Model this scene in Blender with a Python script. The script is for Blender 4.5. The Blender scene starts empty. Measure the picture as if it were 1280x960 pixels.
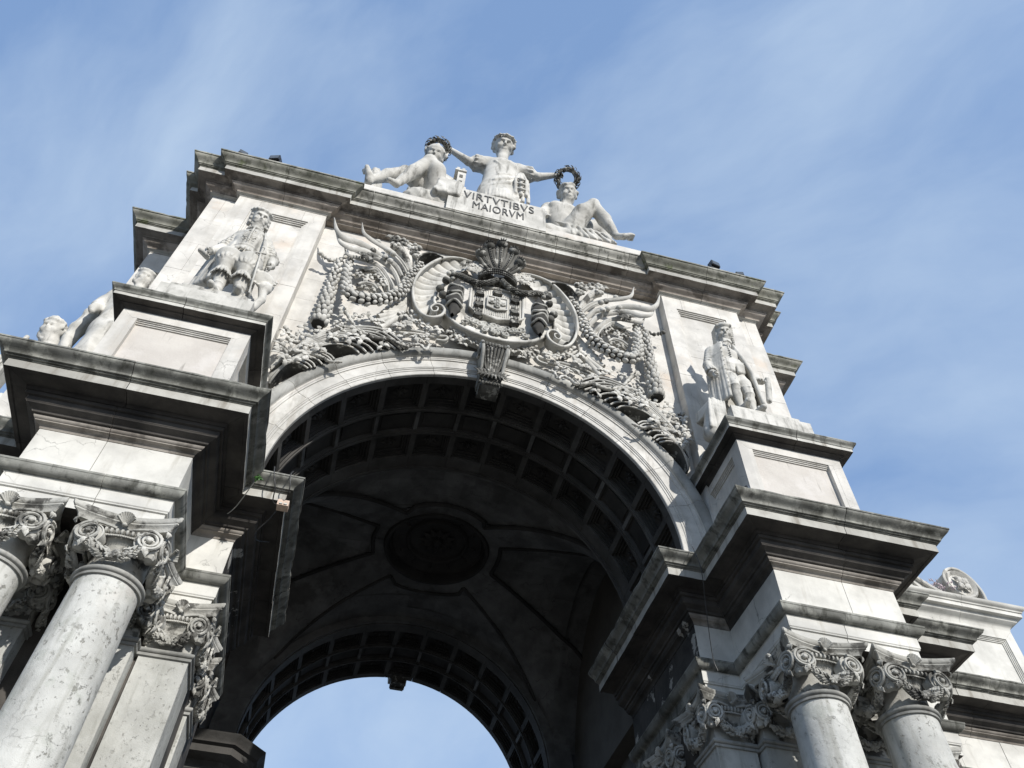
import bpy, math, random
import numpy as np
from mathutils import Vector, Matrix
random.seed(7)
D = bpy.data
SC = bpy.context.scene
COL = SC.collection
pi = math.pi

# ---------------------------------------------------------------- camera
cam_d = D.cameras.new("camera"); cam = D.objects.new("camera", cam_d); COL.objects.link(cam)
SC.camera = cam
cam_d.sensor_width = 36.0; cam_d.lens = 28.892; cam_d.clip_end = 3000; cam_d.clip_start = 0.1
_y, _p, _r = [math.radians(a) for a in (12.994, 52.2345, 1.79987)]
fwd = Vector((math.sin(_y)*math.cos(_p), math.cos(_y)*math.cos(_p), math.sin(_p)))
rt = Vector((math.cos(_y), -math.sin(_y), 0)); up = rt.cross(fwd)
r2 = rt*math.cos(_r)+up*math.sin(_r); u2 = -rt*math.sin(_r)+up*math.cos(_r)
cam.matrix_world = Matrix(((r2.x, u2.x, -fwd.x, -2.3843), (r2.y, u2.y, -fwd.y, -13.0508), (r2.z, u2.z, -fwd.z, 1.6), (0, 0, 0, 1)))
SC.render.resolution_x = 1024; SC.render.resolution_y = 768

# ---------------------------------------------------------------- sun, sky, exposure
SUN = Vector((0.37, -1.0, 0.55)).normalized()
sl = D.lights.new("sun", 'SUN'); so = D.objects.new("sun", sl); COL.objects.link(so)
sl.energy = 5.0; sl.angle = math.radians(0.5); sl.color = (1.0, 0.96, 0.905)
so.rotation_euler = SUN.to_track_quat('Z', 'Y').to_euler(); so.location = (20, -50, 40)
W = D.worlds.new("World"); SC.world = W; W.use_nodes = True
nt = W.node_tree; nt.nodes.clear()
def N(t, **k):
    n = nt.nodes.new(t)
    for a, b in k.items(): setattr(n, a, b)
    return n
sky = N('ShaderNodeTexSky'); sky.sky_type = 'NISHITA'; sky.sun_disc = False
sky.sun_elevation = math.asin(SUN.z); sky.sun_rotation = math.atan2(SUN.x, SUN.y)
sky.air_density = 1.0; sky.dust_density = 0.6; sky.ozone_density = 2.2
tc = N('ShaderNodeTexCoord')
mp = N('ShaderNodeMapping'); mp.inputs['Scale'].default_value = (1.0, 1.0, 1.5); mp.inputs['Rotation'].default_value = (0.3, 0.5, 0.9); mp.inputs['Location'].default_value = (5, 1, 3)
nt.links.new(tc.outputs['Generated'], mp.inputs['Vector'])
w1 = N('ShaderNodeTexNoise'); w1.inputs['Scale'].default_value = 1.5; w1.inputs['Detail'].default_value = 4; w1.inputs['Roughness'].default_value = 0.5
nt.links.new(mp.outputs[0], w1.inputs['Vector'])
vm = N('ShaderNodeVectorMath', operation='MULTIPLY_ADD')
vm.inputs[1].default_value = (0.35, 0.35, 0.35)
nt.links.new(w1.outputs['Color'], vm.inputs[0]); nt.links.new(mp.outputs[0], vm.inputs[2])
mp2 = N('ShaderNodeMapping'); mp2.inputs['Scale'].default_value = (1.0, 2.6, 1.0); mp2.inputs['Rotation'].default_value = (0.0, 0.4, 0.5)
nt.links.new(vm.outputs[0], mp2.inputs['Vector'])
w2 = N('ShaderNodeTexNoise'); w2.inputs['Scale'].default_value = 1.9; w2.inputs['Detail'].default_value = 9; w2.inputs['Roughness'].default_value = 0.56
nt.links.new(mp2.outputs[0], w2.inputs['Vector'])
cr = N('ShaderNodeValToRGB')
cr.color_ramp.elements[0].position = 0.34; cr.color_ramp.elements[0].color = (0, 0, 0, 1)
cr.color_ramp.elements[1].position = 0.76; cr.color_ramp.elements[1].color = (1, 1, 1, 1)
nt.links.new(w2.outputs['Fac'], cr.inputs['Fac'])
hz = N('ShaderNodeMix', data_type='RGBA'); hz.inputs['Factor'].default_value = 0.5
nt.links.new(sky.outputs[0], hz.inputs['A']); hz.inputs['B'].default_value = (2.2, 4.0, 7.7, 1)
mul = N('ShaderNodeMath', operation='MULTIPLY_ADD'); mul.inputs[1].default_value = 0.52; mul.inputs[2].default_value = 0.10
nt.links.new(cr.outputs['Color'], mul.inputs[0])
mx = N('ShaderNodeMix', data_type='RGBA')
nt.links.new(mul.outputs[0], mx.inputs['Factor'])
nt.links.new(hz.outputs['Result'], mx.inputs['A'])
mx.inputs['B'].default_value = (5.3, 6.4, 7.6, 1)
bg = N('ShaderNodeBackground'); bg.inputs['Strength'].default_value = 0.125
nt.links.new(mx.outputs['Result'], bg.inputs['Color'])
wo = N('ShaderNodeOutputWorld'); nt.links.new(bg.outputs[0], wo.inputs['Surface'])
SC.view_settings.view_transform = 'Standard'; SC.view_settings.look = 'None'
SC.view_settings.exposure = 0.0; SC.view_settings.gamma = 1.0; SC.view_settings.use_curve_mapping = False

# ---------------------------------------------------------------- materials
def stone(name, base, dark=None, var=0.10, streak=0.0, streak_col=(0.10, 0.095, 0.08), streak_lo=0.50, streak_hi=0.68,
          patch=0.0, patch_col=(0.10, 0.09, 0.07), patch_scale=0.9, patch_lo=0.5, patch_hi=0.62, pit=0.0, pit_scale=9.0, rough=0.85, bump=0.25, grain=60.0, vein=0.0, tint=0.0, tint_col=(0.5, 0.33, 0.2)):
    m = D.materials.new(name); m.use_nodes = True
    t = m.node_tree; n = t.nodes; L = t.links; n.clear()
    def A(ty, **k):
        q = n.new(ty)
        for a, b in k.items(): setattr(q, a, b)
        return q
    out = A('ShaderNodeOutputMaterial'); bs = A('ShaderNodeBsdfPrincipled')
    L.new(bs.outputs[0], out.inputs[0]); bs.inputs['Roughness'].default_value = rough
    bs.inputs['Specular IOR Level'].default_value = 0.25
    geo = A('ShaderNodeNewGeometry'); oi = A('ShaderNodeObjectInfo')
    def noise(scale, detail=4, ro=0.55, sc=(1, 1, 1), off=0.0):
        mpn = A('ShaderNodeMapping'); mpn.inputs['Scale'].default_value = sc; mpn.inputs['Location'].default_value = (off, off*1.7, off*.6)
        L.new(geo.outputs['Position'], mpn.inputs['Vector'])
        z = A('ShaderNodeTexNoise'); z.inputs['Scale'].default_value = scale; z.inputs['Detail'].default_value = detail; z.inputs['Roughness'].default_value = ro
        L.new(mpn.outputs[0], z.inputs['Vector']); return z.outputs['Fac']
    def ramp(v, lo, hi):
        r = A('ShaderNodeMapRange'); r.interpolation_type = 'SMOOTHSTEP'
        r.inputs['From Min'].default_value = lo; r.inputs['From Max'].default_value = hi
        L.new(v, r.inputs['Value']); return r.outputs[0]
    def math_(op, a, b):
        q = A('ShaderNodeMath', operation=op)
        for i, x in enumerate((a, b)):
            if isinstance(x, (int, float)): q.inputs[i].default_value = x
            else: L.new(x, q.inputs[i])
        return q.outputs[0]
    def mixc(f, a, b):
        q = A('ShaderNodeMix', data_type='RGBA')
        for s, x in (('Factor', f), ('A', a), ('B', b)):
            if isinstance(x, (int, float)): q.inputs[s].default_value = x
            elif isinstance(x, tuple): q.inputs[s].default_value = x+(1,) if len(x) == 3 else x
            else: L.new(x, q.inputs[s])
        return q.outputs['Result']
    dk = dark or tuple(c*(0.72) for c in base)
    c = mixc(ramp(noise(1.3, 6, 0.6), 0.3, 0.7), dk, base)
    c = mixc(math_('MULTIPLY', ramp(noise(grain/6, 5, 0.65), 0.55, 0.8), 0.35), c, tuple(x*0.62 for x in base))
    # each stone has a tone of its own
    rv = math_('MULTIPLY_ADD', oi.outputs['Random'], 2*var); 
    rv.node.inputs[2].default_value = 1-var
    hv = A('ShaderNodeHueSaturation'); L.new(c, hv.inputs['Color']); L.new(rv, hv.inputs['Value']); c = hv.outputs[0]
    if tint: c = mixc(math_('MULTIPLY', ramp(noise(0.8, 5, 0.6, off=31), 0.55, 0.75), tint), c, tint_col)
    if patch: c = mixc(math_('MULTIPLY', ramp(noise(patch_scale, 7, 0.65, off=11), patch_lo, patch_hi), patch), c, patch_col)
    if streak: c = mixc(math_('MULTIPLY', ramp(noise(2.2, 6, 0.6, sc=(2.2, 2.2, 0.28), off=5), streak_lo, streak_hi), streak), c, streak_col)
    h = noise(grain, 4, 0.6)
    if vein:
        vo = A('ShaderNodeTexVoronoi', feature='DISTANCE_TO_EDGE'); vo.inputs['Scale'].default_value = 1.1
        ms = A('ShaderNodeVectorMath', operation='MULTIPLY_ADD'); ms.inputs[1].default_value = (0.5, 0.5, 0.5)
        zn = A('ShaderNodeTexNoise'); zn.inputs['Scale'].default_value = 3; zn.inputs['Detail'].default_value = 5
        L.new(geo.outputs['Position'], zn.inputs['Vector']); L.new(zn.outputs['Color'], ms.inputs[0]); L.new(geo.outputs['Position'], ms.inputs[2])
        L.new(ms.outputs[0], vo.inputs['Vector'])
        f = math_('SUBTRACT', 1.0, ramp(vo.outputs['Distance'], 0.0, 0.012))
        f = math_('MULTIPLY', f, ramp(noise(1.1, 3, 0.5, off=3), 0.5, 0.6))
        c = mixc(math_('MULTIPLY', f, vein), c, tuple(x*0.25 for x in base))
    if pit:
        p1 = ramp(noise(pit_scale, 5, 0.75, sc=(1, 1, 0.8), off=2), 0.575, 0.63)
        p2 = ramp(noise(pit_scale*0.45, 6, 0.7, off=9), 0.60, 0.66)
        pp = math_('MULTIPLY', math_('MAXIMUM', p1, math_('MULTIPLY', p2, 0.6)), ramp(noise(1.3, 4, 0.6, off=17), 0.36, 0.62))
        c = mixc(math_('MULTIPLY', pp, pit), c, (0.17, 0.165, 0.14))
        h = math_('SUBTRACT', h, math_('MULTIPLY', pp, 2.2))
    bp = A('ShaderNodeBump'); bp.inputs['Strength'].default_value = bump; bp.inputs['Distance'].default_value = 0.02
    h2 = math_('ADD', math_('MULTIPLY', h, 0.5), math_('MULTIPLY', noise(6, 6, 0.6), 1.0))
    L.new(h2, bp.inputs['Height']); L.new(bp.outputs[0], bs.inputs['Normal'])
    L.new(c, bs.inputs['Base Color'])
    return m
M = {}
M['ashlar'] = stone('limestone_ashlar', (0.635, 0.615, 0.57), var=0.06, streak=0.22, streak_col=(0.34, 0.31, 0.26), patch=0.25, patch_col=(0.45, 0.39, 0.31), patch_lo=0.58, patch_hi=0.75, vein=0.5, tint=0.38, tint_col=(0.58, 0.43, 0.30))
M['frieze'] = stone('limestone_frieze', (0.63, 0.62, 0.575), var=0.05, streak=0.55, streak_col=(0.30, 0.28, 0.23), streak_lo=0.56, streak_hi=0.78, vein=0.6)
M['weathered'] = stone('weathered_limestone', (0.27, 0.27, 0.245), dark=(0.11, 0.11, 0.096), var=0.2, streak=0.85, streak_col=(0.06, 0.06, 0.05), patch=0.5, patch_col=(0.42, 0.42, 0.37), patch_scale=2.2, grain=80, bump=0.5)
M['mossy'] = stone('mossy_limestone', (0.34, 0.335, 0.29), dark=(0.15, 0.15, 0.12), var=0.12, streak=0.75, streak_col=(0.065, 0.068, 0.05), patch=0.8, patch_col=(0.085, 0.10, 0.045), patch_scale=1.6, patch_lo=0.56, patch_hi=0.66, grain=80, bump=0.5)
M['fascia'] = stone('cornice_fascia_stone', (0.50, 0.495, 0.455), dark=(0.33, 0.32, 0.29), var=0.14, streak=0.75, streak_col=(0.17, 0.15, 0.12), streak_lo=0.52, streak_hi=0.72)
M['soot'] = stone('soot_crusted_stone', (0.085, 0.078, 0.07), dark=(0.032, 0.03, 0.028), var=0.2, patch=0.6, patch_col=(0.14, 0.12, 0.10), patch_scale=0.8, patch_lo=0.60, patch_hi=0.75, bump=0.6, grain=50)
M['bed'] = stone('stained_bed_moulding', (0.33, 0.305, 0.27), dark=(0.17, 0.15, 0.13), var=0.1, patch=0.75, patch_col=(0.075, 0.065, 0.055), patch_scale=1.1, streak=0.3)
M['arch'] = stone('archivolt_stone', (0.59, 0.575, 0.535), var=0.06, streak=0.35, streak_col=(0.25, 0.22, 0.18), patch=0.5, patch_col=(0.33, 0.32, 0.29), patch_scale=1.5, vein=0.5)
M['roll'] = stone('archivolt_roll_stone', (0.33, 0.33, 0.31), dark=(0.20, 0.20, 0.185), var=0.1, streak=0.5, patch=0.4, patch_col=(0.48, 0.47, 0.43))
M['column'] = stone('pitted_column_stone', (0.56, 0.56, 0.525), var=0.04, pit=0.75, pit_scale=9.5, patch=0.6, streak=0.5, streak_col=(0.24, 0.235, 0.2), vein=0.4, patch_col=(0.40, 0.41, 0.37), patch_scale=2.6, patch_lo=0.55, patch_hi=0.62, tint=0.12, grain=90, bump=0.6)
M['pilaster'] = stone('pitted_pilaster_stone', (0.50, 0.50, 0.465), var=0.05, pit=0.7, pit_scale=11, streak=0.5, streak_col=(0.2, 0.2, 0.17), patch=0.4, patch_col=(0.3, 0.3, 0.27), grain=90, bump=0.6)
M['reliefclean'] = stone('mantle_relief_stone', (0.62, 0.605, 0.56), dark=(0.40, 0.39, 0.355), var=0.10, patch=0.6, patch_col=(0.10, 0.097, 0.085), patch_scale=1.6, patch_lo=0.56, patch_hi=0.68, streak=0.5, streak_col=(0.16, 0.155, 0.135), streak_lo=0.55, streak_hi=0.72, grain=40, bump=0.4)
M['carved'] = stone('carved_limestone', (0.56, 0.55, 0.505), dark=(0.30, 0.295, 0.265), var=0.12, patch=0.85, patch_col=(0.055, 0.053, 0.047), patch_scale=2.6, patch_lo=0.51, patch_hi=0.61, grain=40, bump=0.6)
M['carvedark'] = stone('blackened_and_shaded_carving', (0.16, 0.156, 0.14), dark=(0.05, 0.049, 0.044), var=0.18, patch=0.8, patch_col=(0.45, 0.44, 0.40), patch_scale=5.0, patch_lo=0.55, patch_hi=0.62, grain=40, bump=0.6)  # blackened carvings; on the palm leaf sides it paints in shade
M['nearblack'] = stone('near_black_carved_stone', (0.06, 0.058, 0.052), dark=(0.03, 0.029, 0.027), var=0.15, patch=0.6, patch_col=(0.25, 0.24, 0.215), patch_scale=3.0, patch_lo=0.58, patch_hi=0.68, grain=40, bump=0.6)
M['relief'] = stone('spandrel_relief_stone', (0.60, 0.585, 0.54), dark=(0.36, 0.35, 0.315), var=0.16, patch=0.88, patch_col=(0.05, 0.048, 0.042), patch_scale=2.0, patch_lo=0.51, patch_hi=0.60, grain=40, bump=0.6)
M['marble'] = stone('statue_marble', (0.61, 0.595, 0.55), dark=(0.40, 0.39, 0.355), var=0.02, streak=0.75, streak_col=(0.13, 0.127, 0.112), streak_lo=0.52, streak_hi=0.70, patch=0.45, patch_col=(0.22, 0.215, 0.19), patch_scale=2.6, patch_lo=0.54, patch_hi=0.68, grain=26, bump=0.45)
M['pinkpanel'] = stone('rose_limestone_panel', (0.55, 0.52, 0.475), dark=(0.48, 0.45, 0.41), var=0.04, patch=0.6, patch_col=(0.62, 0.59, 0.56), patch_scale=0.9, patch_lo=0.5, patch_hi=0.7, grain=110, bump=0.5, streak=0.6, streak_col=(0.14, 0.13, 0.115), streak_lo=0.57, streak_hi=0.70)
M['attic'] = stone('washed_attic_cornice', (0.40, 0.39, 0.345), dark=(0.22, 0.215, 0.19), var=0.2, streak=0.8, streak_col=(0.085, 0.085, 0.07), streak_lo=0.5, streak_hi=0.66, patch=0.4, patch_col=(0.55, 0.54, 0.49), patch_scale=1.6, grain=80, bump=0.5)
M['atticbed'] = stone('stained_attic_bed', (0.47, 0.42, 0.365), dark=(0.27, 0.235, 0.20), var=0.12, patch=0.8, patch_col=(0.13, 0.11, 0.09), patch_scale=0.9, patch_lo=0.52, patch_hi=0.62, streak=0.3)
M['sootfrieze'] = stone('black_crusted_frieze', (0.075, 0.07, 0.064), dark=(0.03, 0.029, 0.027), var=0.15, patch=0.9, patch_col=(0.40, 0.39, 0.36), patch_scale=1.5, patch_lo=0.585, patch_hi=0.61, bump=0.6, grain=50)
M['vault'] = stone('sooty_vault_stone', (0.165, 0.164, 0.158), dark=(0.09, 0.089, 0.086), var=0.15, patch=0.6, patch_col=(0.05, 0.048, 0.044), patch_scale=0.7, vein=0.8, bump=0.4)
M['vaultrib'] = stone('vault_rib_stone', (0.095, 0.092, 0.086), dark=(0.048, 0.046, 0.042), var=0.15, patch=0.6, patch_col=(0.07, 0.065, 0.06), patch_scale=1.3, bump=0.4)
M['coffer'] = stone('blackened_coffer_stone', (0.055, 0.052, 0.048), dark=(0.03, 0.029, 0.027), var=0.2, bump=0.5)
M['core'] = stone('joint_mortar', (0.12, 0.11, 0.095), var=0.0, bump=0.3)
M['ground'] = stone('plaza_paving', (0.13, 0.125, 0.115), var=0.0, bump=0.3, grain=20)
M['roofing'] = stone('roof_stone', (0.4, 0.39, 0.36), var=0.0)
def plain(name, col, rough=0.5, metal=0.0):
    m = D.materials.new(name); m.use_nodes = True; t = m.node_tree
    b = t.nodes['Principled BSDF']; b.inputs['Roughness'].default_value = rough; b.inputs['Metallic'].default_value = metal
    z = t.nodes.new('ShaderNodeTexNoise'); z.inputs['Scale'].default_value = 12; z.inputs['Detail'].default_value = 4
    g = t.nodes.new('ShaderNodeNewGeometry'); t.links.new(g.outputs['Position'], z.inputs['Vector'])
    x = t.nodes.new('ShaderNodeMix'); x.data_type = 'RGBA'; x.inputs['A'].default_value = tuple(c*0.65 for c in col)+(1,); x.inputs['B'].default_value = tuple(min(1, c*1.3) for c in col)+(1,)
    t.links.new(z.outputs['Fac'], x.inputs['Factor']); t.links.new(x.outputs['Result'], b.inputs['Base Color'])
    return m
M['black'] = plain('black_paint', (0.02, 0.02, 0.022), 0.4)
M['glass'] = plain('lamp_glass', (0.08, 0.09, 0.1), 0.1)
M['letters'] = plain('dark_lead_letters', (0.06, 0.058, 0.05), 0.5)
M['cable'] = plain('dark_cable', (0.03, 0.03, 0.03), 0.5)
M['rope'] = plain('pale_cable', (0.5, 0.5, 0.46), 0.6)
M['beige'] = plain('beige_plastic', (0.55, 0.42, 0.33), 0.4)
M['leafgreen'] = plain('leaf_green', (0.06, 0.16, 0.035), 0.5)
M['blossom'] = plain('pale_blossom', (0.42, 0.34, 0.36), 0.6)

# ---------------------------------------------------------------- mesh helpers
class G:
    def __init__(s): s.v = []; s.f = []; s.mi = []
    def add(s, vs, fs, mi=0):
        b = len(s.v); s.v += [tuple(map(float, v)) for v in vs]; s.f += [tuple(i+b for i in f) for f in fs]; s.mi += [mi]*len(fs)
    def box(s, x0, x1, y0, y1, z0, z1, mi=0):
        s.add([(x, y, z) for z in (z0, z1) for y in (y0, y1) for x in (x0, x1)],
              [(0, 2, 3, 1), (4, 5, 7, 6), (0, 1, 5, 4), (2, 6, 7, 3), (0, 4, 6, 2), (1, 3, 7, 5)], mi)
    def build(s, name, mats, parent=None, smooth=False, **tags):
        me = D.meshes.new(name); me.from_pydata(s.v, [], s.f)
        if not isinstance(mats, (list, tuple)): mats = [mats]
        for m in mats: me.materials.append(m)
        if len(mats) > 1: me.polygons.foreach_set('material_index', s.mi)
        if smooth is True: me.polygons.foreach_set('use_smooth', [True]*len(me.polygons))
        elif smooth:
            me.polygons.foreach_set('use_smooth', [True]*len(me.polygons))
            me.set_sharp_from_angle(angle=math.radians(smooth))
        me.update()
        o = D.objects.new(name, me); COL.objects.link(o)
        if parent: o.parent = parent
        for k, v in tags.items(): o[k] = v
        return o
def empty(name, loc=(0, 0, 0), **tags):
    o = D.objects.new(name, None); COL.objects.link(o); o.location = loc; o.empty_display_size = 0.3
    for k, v in tags.items(): o[k] = v
    return o
def mirror(o, parent=None):
    "copy of a part (and its sub-parts) mirrored across the arch axis"
    c = o.copy(); COL.objects.link(c); c.parent = parent if parent is not None else o.parent
    if parent is None or o.parent is ARCH:
        c.scale.x = -c.scale.x; c.location.x = -c.location.x; c.rotation_euler = (o.rotation_euler.x, -o.rotation_euler.y, -o.rotation_euler.z)
    for ch in list(o.children):
        if ch is not c: mirror_child(ch, c)
    return c
def mirror_child(ch, par):
    c = ch.copy(); COL.objects.link(c); c.parent = par
    for g in list(ch.children): mirror_child(g, c)
def face_flip(g): g.f = [tuple(reversed(f)) for f in g.f]

ARCH = empty('triumphal_arch', label='white limestone triumphal arch with coffered vault, paired columns and crowning statues', category='arch')
ARCH.location = (0, 0, 0)

def offset_path(path, o):
    "offset an open polyline to its right by o with mitred corners"
    n = len(path); out = []
    dirs = []
    for i in range(n-1):
        d = Vector((path[i+1][0]-path[i][0], path[i+1][1]-path[i][1])); dirs.append(d.normalized())
    for i in range(n):
        if i == 0: nn = Vector((dirs[0].y, -dirs[0].x)); out.append((path[0][0]+nn.x*o, path[0][1]+nn.y*o)); continue
        if i == n-1: nn = Vector((dirs[-1].y, -dirs[-1].x)); out.append((path[-1][0]+nn.x*o, path[-1][1]+nn.y*o)); continue
        a, b = dirs[i-1], dirs[i]; na = Vector((a.y, -a.x)); nb = Vector((b.y, -b.x))
        m = na+nb; m = m/(1+na.dot(nb)) if (1+na.dot(nb)) > 1e-6 else na
        out.append((path[i][0]+m.x*o, path[i][1]+m.y*o))
    return out
def sweep(name, profile, path, mats, mis, block=1.5, parent=None, gap=0.012, mir=True, jit=0.003, smooth=32, seed=0, chip=False, over=None):
    """profile [(offset, z)] from bottom to top along a plan path, cut into single stones.
       mis = material index for each profile span"""
    rnd = random.Random(seed+len(path)*13)
    offs = [offset_path(path, o) for o, z in profile]
    n = len(path); P = len(profile); objs = []
    for s in range(n-1):
        d = Vector((path[s+1][0]-path[s][0], path[s+1][1]-path[s][1])); Lh = d.length
        k = max(1, round(Lh/block)); cuts = [0.0]+[(i+rnd.uniform(-0.16, 0.16))/k for i in range(1, k)]+[1.0]
        for i in range(k):
            g = G(); j = rnd.uniform(-jit, jit)*(2.5 if chip else 1)
            t0, t1 = cuts[i], cuts[i+1]
            g0 = gap/Lh*0.5 if i > 0 else 0.0; g1 = gap/Lh*0.5 if i < k-1 else 0.0
            nn = Vector((d.y, -d.x)).normalized()*j
            ta, tb = t0+g0, t1-g1; ns = max(1, int((tb-ta)*Lh/.14)) if chip else 1
            rows = []
            for st in range(ns+1):
                t = ta+(tb-ta)*st/ns; row = []
                for q in range(P):
                    a = offs[q][s]; b = offs[q][s+1]
                    o_ = profile[q][0]
                    bx = path[s][0]+d.x*t+nn.x+d.y/Lh*o_; by = path[s][1]+d.y*t+nn.y-d.x/Lh*o_
                    # mitre: clamp to the corner planes
                    la = ((a[0]-path[s][0])*d.x+(a[1]-path[s][1])*d.y)/Lh/Lh; lb = ((b[0]-path[s][0])*d.x+(b[1]-path[s][1])*d.y)/Lh/Lh
                    if t <= 0: tt = la
                    elif t >= 1: tt = lb
                    else: tt = min(max(t, min(la, lb)+.001), max(la, lb)-.001) if la < lb else t
                    if i == 0 and t0 == 0: tt = la+(tb-la)*st/ns if ns > 1 or st == 0 else tt
                    if i == k-1 and t1 == 1: tt = (ta if i > 0 else la)+(lb-(ta if i > 0 else la))*st/ns
                    if k > 1 and i == 0: tt = la+(tb-la)*st/ns
                    jz = jo = 0.0
                    if chip and 1 <= q < P-1 and 0 < st < ns:
                        jo = rnd.uniform(-.004, .003); jz = rnd.uniform(-.003, .003)
                    row.append([path[s][0]+d.x*tt+nn.x+d.y/Lh*(o_+jo), path[s][1]+d.y*tt+nn.y-d.x/Lh*(o_+jo), profile[q][1]+jz])
                if chip and 0 < st < ns and rnd.random() < .07:
                    q0 = P-2; dd = rnd.uniform(.01, .03)
                    for q in (q0, q0-1): row[q][0] -= d.y/Lh*dd; row[q][1] += d.x/Lh*dd; row[q][2] -= dd*.5*(q == q0)
                rows.append(row)
            vs = [tuple(v) for row in rows for v in row]
            g2 = G(); g2.v = vs
            for st in range(ns):
                A_, B_ = st*P, (st+1)*P
                g2.f += [(A_+q, B_+q, B_+q+1, A_+q+1) for q in range(P-1)]+[(A_+P-1, B_+P-1, B_, A_)]
                g2.mi += list(mis[:P-1])+[mis[-1]]
            g2.f += [tuple(range(P)), tuple(range((ns+1)*P-1, ns*P-1, -1))]; g2.mi += [0, 0]
            o = g2.build(name, (over or {}).get(s, mats), parent or ARCH, smooth=smooth); objs.append(o)
            if mir: objs.append(mirror(o))
    return objs
def cyma(o0, z0, o1, z1, n=6, flip=False):
    "S curve from (o0,z0) to (o1,z1)"
    r = []
    for i in range(1, n+1):
        t = i/n
        s = t-math.sin(2*pi*t)/(2*pi)*0.85
        if flip: r.append((o0+(o1-o0)*t, z0+(z1-z0)*s))
        else: r.append((o0+(o1-o0)*s, z0+(z1-z0)*t))
    return r
def quarter(o0, z0, o1, z1, n=5, convex=True):
    r = []
    for i in range(1, n+1):
        a = i/n*pi/2
        if convex: r.append((o0+(o1-o0)*math.sin(a), z0+(z1-z0)*(1-math.cos(a))))
        else: r.append((o0+(o1-o0)*(1-math.cos(a)), z0+(z1-z0)*math.sin(a)))
    return r

# ---------------------------------------------------------------- ground
g = G(); g.box(-400, 400, -400, 400, -1, 0); g.build('ground', M['ground'], kind='structure')

# ---------------------------------------------------------------- main entablature
PATH = [(4.79, 4.07), (4.79, .236), (5.611, .236), (5.611, -1.864), (8.218, -1.864), (8.218, .13), (8.98, .13), (8.98, .92), (10.88, .92), (10.88, 2.57), (19.5, 2.57)]
# architrave 10.70 - 11.40
prof = [(-.25, 10.70), (0, 10.70), (0, 10.90), (.03, 10.91), (.03, 10.93), (.045, 10.95), (.045, 11.16)]
mi = [0]*6
p2 = [(.06, 11.17), (.06, 11.19)]+quarter(.07, 11.19, .19, 11.32, 4)+[(.20, 11.33), (.20, 11.37), (.02, 11.40), (-.25, 11.40)]
prof += p2; mis = [2]+[0]*(len(prof)-2)
mis = [2, 0, 0, 0, 0, 0, 0, 1]+[1]*6+[0, 0]
mis = (mis+[0]*40)[:len(prof)]
sweep('architrave_stone', prof, PATH, [M['frieze'], M['weathered'], M['soot']], mis, 1.7, seed=1, over={0: [M['weathered'], M['weathered'], M['soot']]})
# frieze 11.4 - 12.29
sweep('frieze_stone', [(-.25, 11.405), (0, 11.405), (0, 12.285), (-.25, 12.285)], PATH, [M['frieze']], [0]*4, 1.35, seed=2, over={0: [M['sootfrieze']]})
# bed moulding 12.29 - 12.60, then soffit step and corona
prof = [(-.25, 12.29), (.012, 12.29)]+quarter(.012, 12.30, .10, 12.38, 4, False)+[(.115, 12.385), (.115, 12.405)]+quarter(.115, 12.41, .16, 12.46, 3)+[(.16, 12.48), (.20, 12.485)]
prof += cyma(.20, 12.50, .34, 12.60, 4)+[(.345, 12.60), (.345, 12.70), (.40, 12.71), (.40, 12.78), (-.25, 12.78)]
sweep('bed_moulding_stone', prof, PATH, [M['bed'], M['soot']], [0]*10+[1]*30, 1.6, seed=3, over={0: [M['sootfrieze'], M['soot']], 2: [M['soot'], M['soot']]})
prof = [(-.25, 12.785), (.42, 12.785), (.44, 12.86), (.70, 12.875), (.72, 12.855), (.79, 12.855), (.79, 13.045), (.81, 13.05), (.81, 13.07), (.85, 13.075), (.85, 13.095), (.89, 13.10), (.89, 13.12)]
c = cyma(.89, 13.12, 1.045, 13.295, 7)
prof += c+[(1.06, 13.30), (1.06, 13.335), (-.25, 13.36)]
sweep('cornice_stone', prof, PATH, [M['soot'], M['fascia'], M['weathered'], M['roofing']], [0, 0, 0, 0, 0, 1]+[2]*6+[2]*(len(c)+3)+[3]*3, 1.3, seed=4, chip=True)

# attic cornice
AP = [(5.55, .1), (5.55, -.259), (8.233, -.259), (8.233, -.013), (9.033, -.013), (9.033, .76), (9.27, .76), (9.27, 2.5), (10.97, 2.5), (10.97, 14.8)]
pb = [(-.3, 25.05), (.012, 25.05)]+quarter(.012, 25.05, .10, 25.11, 3, False)+[(.11, 25.115), (.11, 25.14)]+cyma(.12, 25.14, .30, 25.29, 6)+[(.32, 25.30), (.32, 25.36), (-.3, 25.36)]
pc = [(-.3, 25.365), (.34, 25.365), (.36, 25.42), (.53, 25.45), (.55, 25.435), (.60, 25.435), (.60, 25.66), (.62, 25.665), (.62, 25.69), (.66, 25.70), (.66, 25.73), (.69, 25.74)]
cc = cyma(.69, 25.75, .87, 26.02, 8)
pc += cc+[(.90, 26.03), (.90, 26.09), (-.3, 26.12)]
AM = [M['bed'], M['fascia'], M['mossy'], M['roofing']]
ami = [0, 0, 0, 0, 0, 1]+[2]*5+[2]*(len(cc)+3)+[3]*3
sweep('attic_bed_moulding_stone', pb, AP, [M['atticbed'], M['fascia']], [0, 1, 1, 1, 1, 0]+[0]*20, 1.5, seed=5)
sweep('attic_cornice_stone', pc, AP, AM, ami, 1.3, seed=6, chip=True)
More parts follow.
